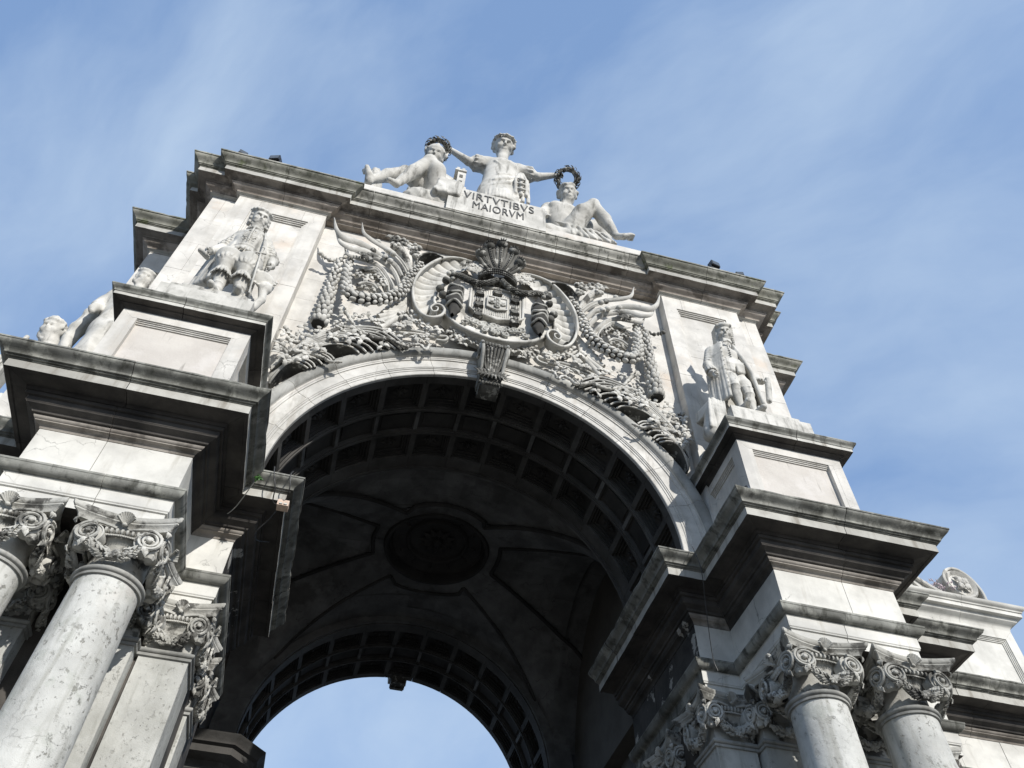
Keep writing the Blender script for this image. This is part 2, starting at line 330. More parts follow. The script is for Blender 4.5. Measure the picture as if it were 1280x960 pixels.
# centre section over the arch
sweep('attic_bed_moulding_stone', [(-.45, 25.05), (-.2, 25.05)]+pb[1:-1]+[(-.45, 25.36)], [(-5.55, -.08), (5.55, -.08)], [M['atticbed'], M['fascia']], [0]*30, 1.7, mir=False, seed=7)
AMC = [M['bed'], M['fascia'], M['attic'], M['roofing']]
sweep('attic_cornice_stone', [(-.45, 25.365)]+pc[1:-1]+[(-.45, 26.12)], [(-5.55, -.08), (5.55, -.08)], AMC, ami, 1.3, mir=False, seed=8, chip=True)

# pedestals under the two front statues
PP = [(5.604, .1), (5.604, -1.911), (8.237, -1.911), (8.237, .1)]
prof = [(-.3, 16.10), (.0, 16.10)]+quarter(.005, 16.10, .09, 16.17, 3, False)+[(.10, 16.175), (.10, 16.20), (.24, 16.215), (.26, 16.21), (.26, 16.30), (.28, 16.31), (.28, 16.33)]+cyma(.28, 16.33, .355, 16.43, 5)+[(.36, 16.435), (.36, 16.47), (-.3, 16.50)]
sweep('pedestal_cornice_stone', prof, PP, [M['soot'], M['fascia'], M['weathered'], M['roofing']], [0]*8+[1]*2+[2]*9+[3]*2, 1.2, seed=9, chip=True)
# pedestal die: corner posts, rails and recessed panels
def frame_panel(name, face, a0, a1, z0, z1, w, panel_mat, frame_mat, fixed, rec=0.10, parent=None, mir=True, base=True):
    """framed panel on a vertical face. face 'front': plane y=fixed facing -y, a = x.  face 'left': plane x=fixed facing -x, a = y. face 'right': facing +x"""
    def T(a, dpt, z):
        if face == 'front': return (a, fixed+dpt, z)
        if face == 'left': return (fixed+dpt, a, z)
        return (fixed-dpt, a, z)
    def slab(g, a0, a1, z0, z1, d0, d1, mi=0):
        g.add([T(a0, d0, z0), T(a1, d0, z0), T(a1, d0, z1), T(a0, d0, z1), T(a0, d1, z0), T(a1, d1, z0), T(a1, d1, z1), T(a0, d1, z1)],
              [(0, 1, 2, 3), (7, 6, 5, 4), (0, 4, 5, 1), (1, 5, 6, 2), (2, 6, 7, 3), (3, 7, 4, 0)], mi)
    out = []
    # four frame stones with mitred corners
    A0, A1, Z0, Z1 = a0+w, a1-w, z0+w, z1-w
    for q in ([(a0, z0), (a1, z0), (A1, Z0), (A0, Z0)], [(a1, z0), (a1, z1), (A1, Z1), (A1, Z0)], [(a1, z1), (a0, z1), (A0, Z1), (A1, Z1)], [(a0, z1), (a0, z0), (A0, Z0), (A0, Z1)]):
        g = G(); cx = sum(p[0] for p in q)/4; cz = sum(p[1] for p in q)/4
        q = [(cx+(a-cx)*0.998, cz+(z-cz)*0.998) for a, z in q]
        g.add([T(a, 0, z) for a, z in q]+[T(a, .35, z) for a, z in q], [(0, 1, 2, 3), (7, 6, 5, 4), (0, 4, 5, 1), (1, 5, 6, 2), (2, 6, 7, 3), (3, 7, 4, 0)])
        out.append(g.build('frame_stone', frame_mat, parent or ARCH))
    # stepped moulding
    g = G(); st = [(0, .0, .028), (.028, .0, .05), (.05, .0, .075), (.075, 0, rec)]
    for k, (i0, _, dd) in enumerate(((0.002, 0, .03), (.03, 0, .055), (.065, 0, .08))):
        i1 = (.03, .065, .10)[k]
        slab(g, A0+i0, A1-i0, Z1-i1, Z1-i0, dd, dd+.2); slab(g, A0+i0, A1-i0, Z0+i0, Z0+i1, dd, dd+.2)
        slab(g, A0+i0, A0+i1, Z0+i1, Z1-i1, dd, dd+.2); slab(g, A1-i1, A1-i0, Z0+i1, Z1-i1, dd, dd+.2)
    out.append(g.build('panel_moulding', frame_mat, parent or ARCH))
    g = G(); slab(g, A0+.05, A1-.05, Z0+.05, Z1-.05, rec+.01, rec+.15)
    out.append(g.build(name, panel_mat, parent or ARCH))
    if mir:
        for o in list(out): mirror(o)
    return out
frame_panel('panel', 'front', 5.604, 8.237, 13.75, 16.098, .235, M['pinkpanel'], M['ashlar'], -1.911)
frame_panel('panel', 'left', -1.907, .1, 13.75, 16.098, .235, M['ashlar'], M['ashlar'], 5.604)
frame_panel('panel', 'right', -1.907, .1, 13.75, 16.098, .235, M['ashlar'], M['ashlar'], 8.237)
g = G(); g.box(5.80, 8.04, -1.7, .5, 13.3, 16.3); g.box(5.56, 8.28, -1.95, .0, 13.36, 13.72); o = g.build('pedestal_core', M['fascia'], ARCH); mirror(o)

# ---------------------------------------------------------------- attic walls in ashlar
def block(name, mat, x0, x1, y0, y1, z0, z1, mir=True, parent=None):
    g = G(); g.box(x0, x1, y0, y1, z0, z1); o = g.build(name, mat, parent or ARCH)
    if mir: mirror(o)
    return o
def ashlar_x(x0, x1, yf, z0, z1, course, lens, mat, th=.3, mir=True, skip=None, gap=.007, seed=0, circle=None, name='ashlar_stone'):
    rnd = random.Random(seed)
    nz = max(1, round((z1-z0)/course)); zs = [z0+(z1-z0)*i/nz for i in range(nz+1)]
    for i in range(nz):
        k = max(1, round((x1-x0)/lens)); off = 0.5 if i % 2 else 0.0
        xs = [x0]+[x0+(x1-x0)*(j-off+rnd.uniform(-.1, .1))/k for j in range(1, k+(1 if off else 0))]+[x1]
        for a, b in zip(xs[:-1], xs[1:]):
            jy = rnd.uniform(-.003, .003)
            za, zb = zs[i]+gap/2, zs[i+1]-gap/2; xa, xb = a+gap/2, b-gap/2
            if skip and not (xb <= skip[0] or xa >= skip[1] or zb <= skip[2] or za >= skip[3]):
                # stone cut round the recessed panel
                parts = []
                if za < skip[2]: parts.append((xa, xb, za, skip[2]))
                if zb > skip[3]: parts.append((xa, xb, skip[3], zb))
                m0, m1 = max(za, skip[2]), min(zb, skip[3])
                if xa < skip[0]: parts.append((xa, skip[0], m0, m1))
                if xb > skip[1]: parts.append((skip[1], xb, m0, m1))
                g = G()
                for (p, q, r, s) in parts: g.box(p, q, yf+jy, yf+th, r, s)
                if parts:
                    o = g.build(name, mat, ARCH)
                    if mir: mirror(o)
                continue
            if circle:
                cz, R = circle
                def low(x): return cz+math.sqrt(max(0, R*R-x*x)) if abs(x) < R else -1e9
                N_ = 30; pts = []
                xx = [xa+(xb-xa)*t/N_ for t in range(N_+1)]
                lo = [max(za, low(x)) for x in xx]
                if min(lo) >= zb: continue
                lo = [min(l, zb-.001) for l in lo]
                g = G(); n_ = N_+1
                g.v = [(x, yf+jy, l) for x, l in zip(xx, lo)]+[(x, yf+jy, zb) for x in xx]+[(x, yf+th, l) for x, l in zip(xx, lo)]+[(x, yf+th, zb) for x in xx]
                for t in range(N_):
                    if lo[t] > zb-.01 or lo[t+1] > zb-.01: continue
                    g.f += [(t, t+1, n_+t+1, n_+t), (t, 2*n_+t, 2*n_+t+1, t+1), (n_+t, n_+t+1, 3*n_+t+1, 3*n_+t)]
                g.f += [(0, n_, 3*n_, 2*n_), (N_, 2*n_+N_, 3*n_+N_, n_+N_)]
                g.mi = [0]*len(g.f)
                o = g.build(name, mat, ARCH)
                if mir: mirror(o)
                continue
            block(name, mat, xa, xb, yf+jy, yf+th, za, zb, mir)
# attic pier with tall recessed panel
SK = (6.0, 7.72, 17.4, 24.42)
ashlar_x(5.55, 8.233, -.259, 13.6, 25.04, 1.42, 1.5, M['ashlar'], .3, skip=SK, seed=11)
frame_g = G()
for k, (a, d_) in enumerate(((0, .04), (.05, .08), (.10, .12))):
    b_ = a+.05
    x0, x1, z0, z1 = SK[0]+a, SK[1]-a, SK[2]+a, SK[3]-a
    frame_g.box(x0, x1, -.259+d_, .1, z1-.05, z1); frame_g.box(x0, x1, -.259+d_, .1, z0, z0+.05)
    frame_g.box(x0, x0+.05, -.259+d_, .1, z0+.05, z1-.05); frame_g.box(x1-.05, x1, -.259+d_, .1, z0+.05, z1-.05)
mirror(frame_g.build('niche_moulding', M['ashlar'], ARCH))
ashlar_x(SK[0]+.12, SK[1]-.12, -.259+.17, SK[2]+.1, SK[3]-.12, 2.3, 2.0, M['ashlar'], .2, seed=12)
ashlar_x(8.24, 9.033, -.013, 13.6, 25.04, 1.42, 1.5, M['ashlar'], .3, seed=13)
ashlar_x(9.04, 9.27, .76, 13.6, 25.04, 1.42, 1.5, M['ashlar'], .3, seed=14)
ashlar_x(9.28, 10.97, 2.5, 13.6, 25.04, 1.42, 1.5, M['ashlar'], .3, seed=16, skip=(9.95, 10.65, 17.5, 24.0))
block('niche_panel', M['ashlar'], 9.93, 10.67, 2.62, 2.8, 17.4, 24.1)
# side returns of the piers
for (x, y0, y1, s) in ((5.55, -.259, .12, 1), (8.233, -.259, -.01, -1), (9.033, -.013, .77, -1), (9.27, .76, 2.5, -1), (10.97, 2.5, 14.8, -1)):
    for i in range(8):
        za = 13.6+1.43*i; zb = za+1.423
        if s > 0: block('return_stone', M['ashlar'], x+.002, x+.04, y0+.003, y1, za, zb)
        elif y1-y0 < 3: block('return_stone', M['ashlar'], x-.04, x-.002, y0+.003, y1, za, zb)
        else:
            for k in range(8): block('return_stone', M['ashlar'], x-.04, x-.002, y0+(y1-y0)*k/8+.003, y0+(y1-y0)*(k+1)/8-.003, za, zb)
# wall over the arch: coursed stones cut to the circle
ZC = 14.097; RI = 4.772
ashlar_x(-5.55, 5.55, .10, 13.4, 25.04, 1.05, 1.75, M['ashlar'], .35, mir=False, seed=17, circle=(ZC, 5.6))
# masses behind the facing (keep daylight out of the vault)
g = G()
g.box(5.6, 8.2, .02, 14.6, 13.4, 26.0); g.box(8.0, 9.0, .3, 14.6, 13.4, 26.0); g.box(8.9, 9.55, 2.45, 14.6, 13.4, 26.0); g.box(9.5, 10.9, 2.75, 14.6, 13.4, 26.0)
mirror(g.build('masonry_core', M['core'], ARCH))
g = G(); g.box(-5.7, 5.7, .30, 14.4, 19.72, 26.05); g.build('masonry_core', M['core'], ARCH)
# blocking courses on top
for (x0, x1) in ((5.25, 8.2),):
    k = 3
    for i in range(k):
        a = x0+(x1-x0)*i/k; b = x0+(x1-x0)*(i+1)/k
        block('blocking_stone', M['ashlar'], a+.004, b-.004, -.62, .5, 26.10, 26.98)
        block('blocking_cap_stone', M['fascia'], a+.004, b-.004, -.68, .55, 26.985, 27.10)
for i in range(7):
    a = -5.2+10.4*i/7; b = -5.2+10.4*(i+1)/7
    block('blocking_stone', M['ashlar'], a+.004, b-.004, -.55, .6, 26.10, 26.55, mir=False)

# ---------------------------------------------------------------- wings beside the arch
WY = 2.6
block('parapet_base', M['frieze'], 11.0, 15.86, WY-.04, WY+.5, 13.36, 13.62)
frame_panel('panel', 'front', 11.0, 13.4, 13.63, 15.9, .30, M['frieze'], M['frieze'], WY)
frame_panel('panel', 'front', 13.41, 15.86, 13.63, 15.9, .30, M['frieze'], M['frieze'], WY)
prof = [(-.3, 15.9), (.0, 15.9), (.02, 15.98)]+cyma(.03, 15.98, .20, 16.14, 5)+[(.21, 16.15), (.21, 16.20), (.33, 16.21), (.33, 16.33), (.36, 16.34)]+cyma(.36, 16.35, .46, 16.46, 4)+[(.47, 16.5), (-.3, 16.52)]
sweep('parapet_cornice_stone', prof, [(10.98, WY), (15.86, WY), (15.86, 7)], [M['frieze'], M['fascia']], [0]*3+[0]*20, 1.5, seed=21)
block('masonry_core', M['core'], 11.0, 15.8, WY+.3, 8, 13.3, 16.45)
block('wing_wall', M['frieze'], 10.9, 19.5, 2.72, 8, 0, 13.3)
for i in range(9):
    for j in range(4):
        xa = 10.9+8.6*i/9
        block('ashlar_stone', M['ashlar'], xa+.004, xa+8.6/9-.004, 2.575, 2.74, 7.0+.92*j+.004, 7.0+.92*(j+1)-.004)

# ---------------------------------------------------------------- piers below the entablature
def pier(x0, x1, y0, y1, z1=10.69, z0=0.0): 
    block('pier_core', M['core'], x0, x1, y0, y1, z0, z1)
block('masonry_core', M['soot'], 4.86, 8.9, .32, 4.0, 0, 13.3)
block('masonry_core', M['soot'], 6.1, 10.8, 1.0, 14.0, 0, 13.3)
block('masonry_core', M['soot'], 5.68, 8.14, -1.78, 1.0, 10.72, 13.3)

# ---------------------------------------------------------------- archivolt, coffered barrels, vault
def arc_block(g, y0, y1, t0, t1, r0, r1, n=None, mi=0, stilt=True):
    "curved block between two radii; angles in degrees from the crown; below the springing it runs straight down"
    n = n or max(1, int(abs(t1-t0)/4)+1)
    ts = [t0+(t1-t0)*i/n for i in range(n+1)]
    def P(r, t):
        a = math.radians(t)
        return (r*math.sin(a), ZC+r*math.cos(a))
    vs = []
    for t in ts:
        for (r, y) in ((r0, y0), (r0, y1), (r1, y1), (r1, y0)):
            x, z = P(r, t); vs.append((x, y, z))
    fs = []
    for i in range(n):
        for k in range(4):
            a = i*4+k; b = i*4+(k+1) % 4
            fs.append((a, b, b+4, a+4))
    fs += [(3, 2, 1, 0), (4*n, 4*n+1, 4*n+2, 4*n+3)]
    g.add(vs, fs, mi)
def arc_profile(name, prof, t0, t1, mats, mis, n=6, parent=None, smooth=30):
    "profile [(r, y)] turned about the arch axis"
    ts = [t0+(t1-t0)*i/n for i in range(n+1)]; P = len(prof)
    g = G()
    for t in ts:
        a = math.radians(t)
        for r, y in prof: g.v.append((r*math.sin(a), y, ZC+r*math.cos(a)))
    for i in range(n):
        for q in range(P):
            q2 = (q+1) % P
            g.f.append((i*P+q, (i+1)*P+q, (i+1)*P+q2, i*P+q2)); g.mi.append(mis[q])
    g.f += [tuple(range(P)), tuple(range((n+1)*P-1, n*P-1, -1))]; g.mi += [0, 0]
    return g.build(name, mats, parent or ARCH, smooth=smooth)
AVP = [(4.772, .118), (4.772, .045), (4.785, .03), (4.90, .03), (4.905, .012), (4.95, .012), (4.96, -.01), (4.985, -.01), (5.0, -.03), (5.02, -.03), (5.03, .0), (5.30, .0), (5.305, -.03), (5.34, -.03), (5.36, -.05), (5.40, -.05), (5.405, -.09)]
q_ = []
for i in range(1, 8):
    a = i/8*pi; q_.append((5.565-.15*math.cos(a), -.10-.085*math.sin(a)))
AVP += q_+[(5.72, -.09), (5.735, -.04), (5.735, .118)]
AVM = [0]*16+[1]*(len(AVP)-16)
JO = [0, 17.6, 31.8, 45.7, 59.5, 73.5, 90]
for s in (1, -1):
    for a, b in zip(JO[:-1], JO[1:]):
        a2 = max(a, 3.0)
        t0, t1 = (a2+.06, b-.06) if s > 0 else (-b+.06, -a2-.06)
        arc_profile('voussoir', AVP, t0, t1, [M['arch'], M['roll']], AVM)
# stilted feet of the archivolt
for s in (1, -1):
    g = G(); P = len(AVP)
    g.v = [(s*r, y, ZC-.003) for r, y in AVP]+[(s*r, y, 13.30) for r, y in AVP]
    for q in range(P): 
        q2 = (q+1) % P
        g.f.append((q, P+q, P+q2, q2) if s > 0 else (q2, P+q2, P+q, q)); g.mi.append(AVM[q])
    g.build('voussoir', [M['arch'], M['roll']], ARCH, smooth=30)

rosv = random.Random(5)
def rosette(g, th, y, r, size, seed):
    "four-petalled carved boss on the coffer ground (facing the axis)"
    rnd = random.Random(seed)
    a = math.radians(th); c = Vector((r*math.sin(a), y, ZC+r*math.cos(a)))
    inn = Vector((-math.sin(a), 0, -math.cos(a))); tx = Vector((math.cos(a), 0, -math.sin(a))); ty = Vector((0, 1, 0))
    for k in range(8):
        b = k*pi/4+rnd.uniform(-.1, .1); L = size*(1 if k % 2 == 0 else .72)
        u = tx*math.cos(b)+ty*math.sin(b)*.8; v = inn.cross(u)
        pts = [c, c+u*L*.5+v*L*.22+inn*.05, c+u*L+inn*.03, c+u*L*.5-v*L*.22+inn*.05, c+u*L*.55+inn*.11]
        g.add(pts, [(0, 1, 4), (1, 2, 4), (2, 3, 4), (3, 0, 4)], 0)
    lathe_at(g, c, inn, [(0, .13), (.04, .12), (.07, .08), (.075, 0)], 8)
def lathe_at(g, c, ax, prof, n=12, mi=0):
    "small turned boss: prof [(radius, height)]"
    ax = ax.normalized(); u = ax.orthogonal().normalized(); v = ax.cross(u)
    vs = []; m = len(prof)
    for r, h in prof:
        for k in range(n):
            b = 2*pi*k/n; vs.append(c+ax*h+u*r*math.cos(b)+v*r*math.sin(b))
    fs = []
    for i in range(m-1):
        for k in range(n): fs.append((i*n+k, i*n+(k+1) % n, (i+1)*n+(k+1) % n, (i+1)*n+k))
    g.add(vs, fs, mi)
def barrel(flip):
    "coffered barrel; flip=True is the rear one"
    def Y(y): return 14.57-y if flip else y
    def yy(a, b): a, b = Y(a), Y(b); return (min(a, b), max(a, b))
    ribs = [-89, -75, -61.2, -47.4, -33.4, -19.5, -6, 6, 19.5, 33.4, 47.4, 61.2, 75, 89]
    W_ = 0.95
    R1 = 5.55
    def build(name, mat, *args, **k):
        g = G(); arc_block(g, *args, **k); return g.build(name, mat, ARCH, smooth=25)
    edges = [-101]+[r for r in ribs]+[101]
    for (a, b, mat, rr) in ((.12, .36, 'vaultrib', 0), (1.20, 1.36, 'vaultrib', 0), (2.03, 2.19, 'vaultrib', .0), (3.02, 3.42, 'vaultrib', 0)):
        y0, y1 = yy(a, b)
        for i in range(len(ribs)-1):
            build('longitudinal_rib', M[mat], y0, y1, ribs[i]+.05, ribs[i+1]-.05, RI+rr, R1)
    # raised fillet lines along the band edges
    for (a, b) in ((1.24, 1.30), (2.09, 2.15), (3.42, 3.50)):
        y0, y1 = yy(a, b); build('band_fillet', M['vaultrib'], y0, y1, -90, 90, RI-.035, RI+.02)
    # last step toward the crossing
    y0, y1 = yy(3.42, 3.60); build('barrel_edge', M['vault'], y0, y1, -95, 95, RI-.0, R1)
    for r in ribs:
        for (a, b) in ((.36, 1.20), (2.19, 3.02)):
            y0, y1 = yy(a, b)
            build('cross_rib', M['vaultrib'], y0+.002, y1-.002, r-W_, r+W_, RI, R1, n=1)
    for i in range(len(ribs)-1):
        t0, t1 = ribs[i]+W_, ribs[i+1]-W_
        for row, (a, b) in enumerate(((.36, 1.20), (2.19, 3.02))):
            y0, y1 = yy(a, b)
            g = G()
            arc_block(g, y0, y1, t0, t1, 5.03, R1, mi=0)
            for (q, rr) in ((.0, 4.83), (.05, 4.90), (.10, 4.96)):
                dt = math.degrees(q/5.0); w = .05; dw = math.degrees(w/5.0)
                arc_block(g, y0+q, y0+q+w, t0+dt, t1-dt, rr, 5.2, mi=1); arc_block(g, y1-q-w, y1-q, t0+dt, t1-dt, rr, 5.2, mi=1)
                arc_block(g, y0+q+w, y1-q-w, t0+dt, t0+dt+dw, rr, 5.2, n=1, mi=1); arc_block(g, y0+q+w, y1-q-w, t1-dt-dw, t1-dt, rr, 5.2, n=1, mi=1)
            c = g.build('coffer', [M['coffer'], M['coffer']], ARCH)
            g = G(); rosette(g, (t0+t1)/2, (y0+y1)/2, 5.03, .27, i*7+row); g.build('rosette', M['coffer'], c)
        y0, y1 = yy(1.36, 2.03)
        g = G(); arc_block(g, y0, y1, ribs[i]+W_*.7, ribs[i+1]-W_*.7, RI+.12, R1); arc_block(g, y0+.12, y1-.12, ribs[i]+2.2, ribs[i+1]-2.2, RI+.085, R1)
        g.build('band_panel', M['coffer'], ARCH)
        build('band_stop', M['vault'], y0, y1, ribs[i]-W_*.7+.03, ribs[i]+W_*.7-.03, RI+.03, R1, n=1)
    # straight jambs between cornice and springing
    for s in (1, -1):
        y0, y1 = yy(.12, 3.6)
        g = G(); x0, x1 = sorted((s*RI, s*5.55)); g.box(x0, x1, y0, y1, 13.3, ZC-.0); g.build('stilt_stone', M['vaultrib'], ARCH)
barrel(False); barrel(True)

# crossing vault: two barrels meeting, with broad flat bands on the diagonals and a round medallion
YC = 7.285; HY = 3.75; HX = 6.05
def vault_z(x, y, band=True):
    b1 = math.sqrt(max(0.02, 5.02**2-x*x*0.965)); v = (y-YC)/HY
    b2 = 5.02*math.sqrt(max(0.0, 1-(v*0.985)**2))
    z1, z2 = b1, b2
    z = max(z1, z2)
    if abs(x) > 4.9: z = z2
    k = 0.9
    zs = math.log(math.exp(z1*3)+math.exp(z2*3))/3-0.10 if abs(x) < 5.0 else z2
    return ZC+min(zs, 5.02)
def field_id(x, y):
    "0 = band, 1..4 = the four sunk fields"
    ax, ay = abs(x), abs(y-YC)
    # front/rear field: beyond a concave line, inside the diagonals through (1.22,1.52)
    if ay > 1.52 and ax < 1.22+(ay-1.52)*1.42 and math.hypot(x, y-YC) > 2.12: return 1 if y < YC else 2
    if ax > 1.93 and ay < .64+(ax-1.93)*.52 and math.hypot(x, y-YC) > 2.12: return 3 if x < 0 else 4
    return 0
nx, ny = 116, 84
gv = {k: G() for k in (0, 1, 2, 3, 4)}
xs = np.linspace(-HX, HX, nx+1); ys = np.linspace(3.55, 11.02, ny+1)
for k in (1, 2, 3, 4):
    pass
def add_cell(g, i, j, dz):
    q = [(xs[i], ys[j]), (xs[i], ys[j+1]), (xs[i+1], ys[j+1]), (xs[i+1], ys[j])]
    g.add([(x, y, vault_z(x, y)+dz) for x, y in q], [(0, 1, 2, 3)])
ids = np.zeros((nx, ny), int)
for i in range(nx):
    for j in range(ny):
        ids[i, j] = field_id((xs[i]+xs[i+1])/2, (ys[j]+ys[j+1])/2)
groups_ = {}
for i in range(nx):
    for j in range(ny):
        x, y = (xs[i]+xs[i+1])/2, (ys[j]+ys[j+1])/2
        if math.hypot(x, y-YC) < 1.60: continue
        f_ = field_id(x, y)
        if f_ in (1, 2): key = (f_, (i+(3 if (j//7) % 2 else 0))//9, j//7)
        elif f_ in (3, 4): key = (f_, i//7, (j+(4 if (i//7) % 2 else 0))//9)
        else: key = (0, x > 0, y > YC, int(math.hypot(x, y-YC)/1.15))
        groups_.setdefault(key, []).append((i, j))
rv_ = random.Random(77)
for key, cells in groups_.items():
    g0 = G(); dz = rv_.uniform(-.012, .012); vid = {}
    for i, j in cells:
        q = []
        for a, b in ((i, j), (i, j+1), (i+1, j+1), (i+1, j)):
            if (a, b) not in vid: vid[(a, b)] = len(g0.v); g0.v.append((float(xs[a]), float(ys[b]), float(vault_z(xs[a], ys[b])+dz+(.07 if key[0] else 0))))
            q.append(vid[(a, b)])
        g0.f.append(tuple(q)); g0.mi.append(0)
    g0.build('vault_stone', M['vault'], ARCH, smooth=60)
g0 = G()
for i in range(0, nx, 4):
    for j in range(0, ny, 4):
        q = [(xs[i], ys[j]), (xs[i], ys[j+4]), (xs[i+4], ys[j+4]), (xs[i+4], ys[j])]
        if all(math.hypot(x, y-YC) < 3.0 for x, y in q): continue
        g0.add([(x, y, vault_z(x, y)+.35) for x, y in q], [(0, 1, 2, 3)])
g0.build('vault_shell', M['core'], ARCH)
# mouldings framing the fields
def tube(g, pts, r, n=8, mi=0, cap=True, flat=None):
    "tube along pts; r number or list"
    pts = [Vector(p) for p in pts]; m = len(pts)
    if isinstance(r, (int, float)): r = [r]*m
    tang = []
    for i in range(m):
        a = pts[max(0, i-1)]; b = pts[min(m-1, i+1)]; d = (b-a); tang.append(d.normalized() if d.length > 1e-9 else Vector((0, 0, 1)))
    u = tang[0].orthogonal().normalized(); vs = []
    for i in range(m):
        t = tang[i]; u = (u-t*u.dot(t)); u = u.normalized() if u.length > 1e-6 else t.orthogonal().normalized()
        v = t.cross(u)
        for k in range(n):
            a = 2*pi*k/n; vs.append(pts[i]+u*(r[i]*math.cos(a))+v*(r[i]*math.sin(a)))
    fs = []
    for i in range(m-1):
        for k in range(n): fs.append((i*n+k, i*n+(k+1) % n, (i+1)*n+(k+1) % n, (i+1)*n+k))
    if cap: fs += [tuple(reversed(range(n))), tuple(range((m-1)*n, m*n))]
    g.add(vs, fs, mi)
def catmull(pts, k=6):
    P = [Vector(p) for p in pts]; out = []
    P = [P[0]*2-P[1]]+P+[P[-1]*2-P[-2]]
    for i in range(1, len(P)-2):
        for j in range(k):
            t = j/k
            out.append(0.5*((2*P[i])+(P[i+1]-P[i-1])*t+(2*P[i-1]-5*P[i]+4*P[i+1]-P[i+2])*t*t+(3*P[i]-P[i-1]-3*P[i+1]+P[i+2])*t**3))
    out.append(P[-2]); return out
def field_line(pl):
    out = []
    for (x0, y0), (x1, y1) in zip(pl[:-1], pl[1:]):
        for k in range(10):
            t = k/10; out.append((x0+(x1-x0)*t, y0+(y1-y0)*t))
    out.append(pl[-1]); return out
arcf = [(2.14*math.sin(math.radians(a)), -2.14*math.cos(math.radians(a))) for a in range(-34, 35, 6)]
arcs = [(-2.03*math.cos(math.radians(a)), 2.03*math.sin(math.radians(a))) for a in range(-18, 19, 6)]
front = [(-4.3, -3.7)]+[(-1.22, -1.52)]+[(x, y*1.0) for x, y in arcf if abs(x) < 1.15]+[(1.22, -1.52), (4.3, -3.7)]
left = [(-6.0, -2.76), (-1.95, -.65)]+[(x, y) for x, y in arcs if abs(y) < .6]+[(-1.95, .65), (-6.0, 2.76)]
left.sort(key=lambda p: 0)
for pl, s in ((front, (1, 1)), (front, (1, -1)), (left, (1, 1)), (left, (-1, 1))):
    pts = field_line([(x*s[0], y*s[1]) for x, y in pl])
    g = G()
    tube(g, [(x, YC+y, vault_z(x, YC+y)-.01) for x, y in pts], .065, 6)
    tube(g, [(x*1.02, YC+y*1.02, vault_z(x, YC+y)-.0) for x, y in pts], .035, 5)
    g.build('field_moulding', M['coffer'], ARCH, smooth=50)
# medallion
g = G()
def ring_lathe(g, prof, n=48, mi=0):
    "prof [(radius, z)] about the medallion axis, looking down"
    vs = [(r*math.cos(2*pi*k/n), YC+r*math.sin(2*pi*k/n), z) for r, z in prof for k in range(n)]
    g.add(vs, [(i*n+k, i*n+(k+1) % n, (i+1)*n+(k+1) % n, (i+1)*n+k) for i in range(len(prof)-1) for k in range(n)], mi)
zt = ZC+4.93
ring_lathe(g, [(1.70, zt+.1), (1.66, zt-.02), (1.58, zt-.03), (1.56, zt-.01), (1.53, zt+.05), (1.53, zt+.30), (1.47, zt+.32), (1.43, zt+.28), (1.4, zt+.32), (1.02, zt+.42), (1.0, zt+.34), (.95, zt+.30), (.90, zt+.34), (.88, zt+.45), (.3, zt+.5), (.02, zt+.5)])
med = g.build('medallion', M['coffer'], ARCH, smooth=40)
g = G()
for k in range(12):
    a = 2*pi*k/12
    for rr, L in ((.12, .5), (1.05, .33)):
        c = Vector((math.cos(a)*rr, YC+math.sin(a)*rr, zt+.40)); u = Vector((math.cos(a), math.sin(a), 0)); v = Vector((-u.y, u.x, 0)); dn = Vector((0, 0, -1))
        g.add([c, c+u*L*.5+v*L*.25, c+u*L, c+u*L*.5-v*L*.25, c+u*L*.5+dn*.12], [(0, 1, 4), (1, 2, 4), (2, 3, 4), (3, 0, 4)])
lathe_at(g, Vector((0, YC, zt+.42)), Vector((0, 0, -1)), [(.16, 0), (.15, .1), (.08, .18), (0.001, .2)], 12)
g.build('rosette', M['coffer'], med, kind='stuff')
g = G()
g.box(-7, 7, 3.3, 11.3, 19.75, 20.0); g.build('masonry_core', M['core'], ARCH)
# side walls of the crossing with blind arch
for s in (1, -1):
    for j in range(16):
        for i in range(5):
            ya = 3.9+6.8*i/5+(0.5 if j % 2 else 0)*.6; 
            if ya > 10.6: continue
            g = G(); x0, x1 = sorted((s*6.05, s*6.3)); g.box(x0, x1, ya+.004, min(ya+6.8/5, 10.7)-.004, 5+.85*j+.003, 5+.85*(j+1)-.003)
            g.build('ashlar_stone', M['vault'], ARCH)
    g = G(); x0, x1 = sorted((s*6.28, s*6.6)); g.box(x0, x1, 3.4, 11.2, 0, 19.9); g.build('masonry_core', M['core'], ARCH)
    # blind arch moulding
    pts = [(s*6.0, YC+3.0*math.sin(math.radians(a)), 13.9+3.6*math.cos(math.radians(a))) for a in range(-90, 91, 9)]
    g = G(); tube(g, [(pts[0][0], pts[0][1], 9)]+pts+[(pts[-1][0], pts[-1][1], 9)], .13, 8); g.build('blind_arch_moulding', M['vaultrib'], ARCH, smooth=50)

# rear entablature of the piers (visible through the arch)
RP = [(4.79, 14.3), (4.79, 10.665), (4.943, 10.5), (6.3, 10.5)]
RP = list(reversed(RP))
RP = [(6.3, 10.5), (4.943, 10.5), (4.79, 10.665), (4.79, 14.3)]
RP = [(x, y) for x, y in reversed(RP)]
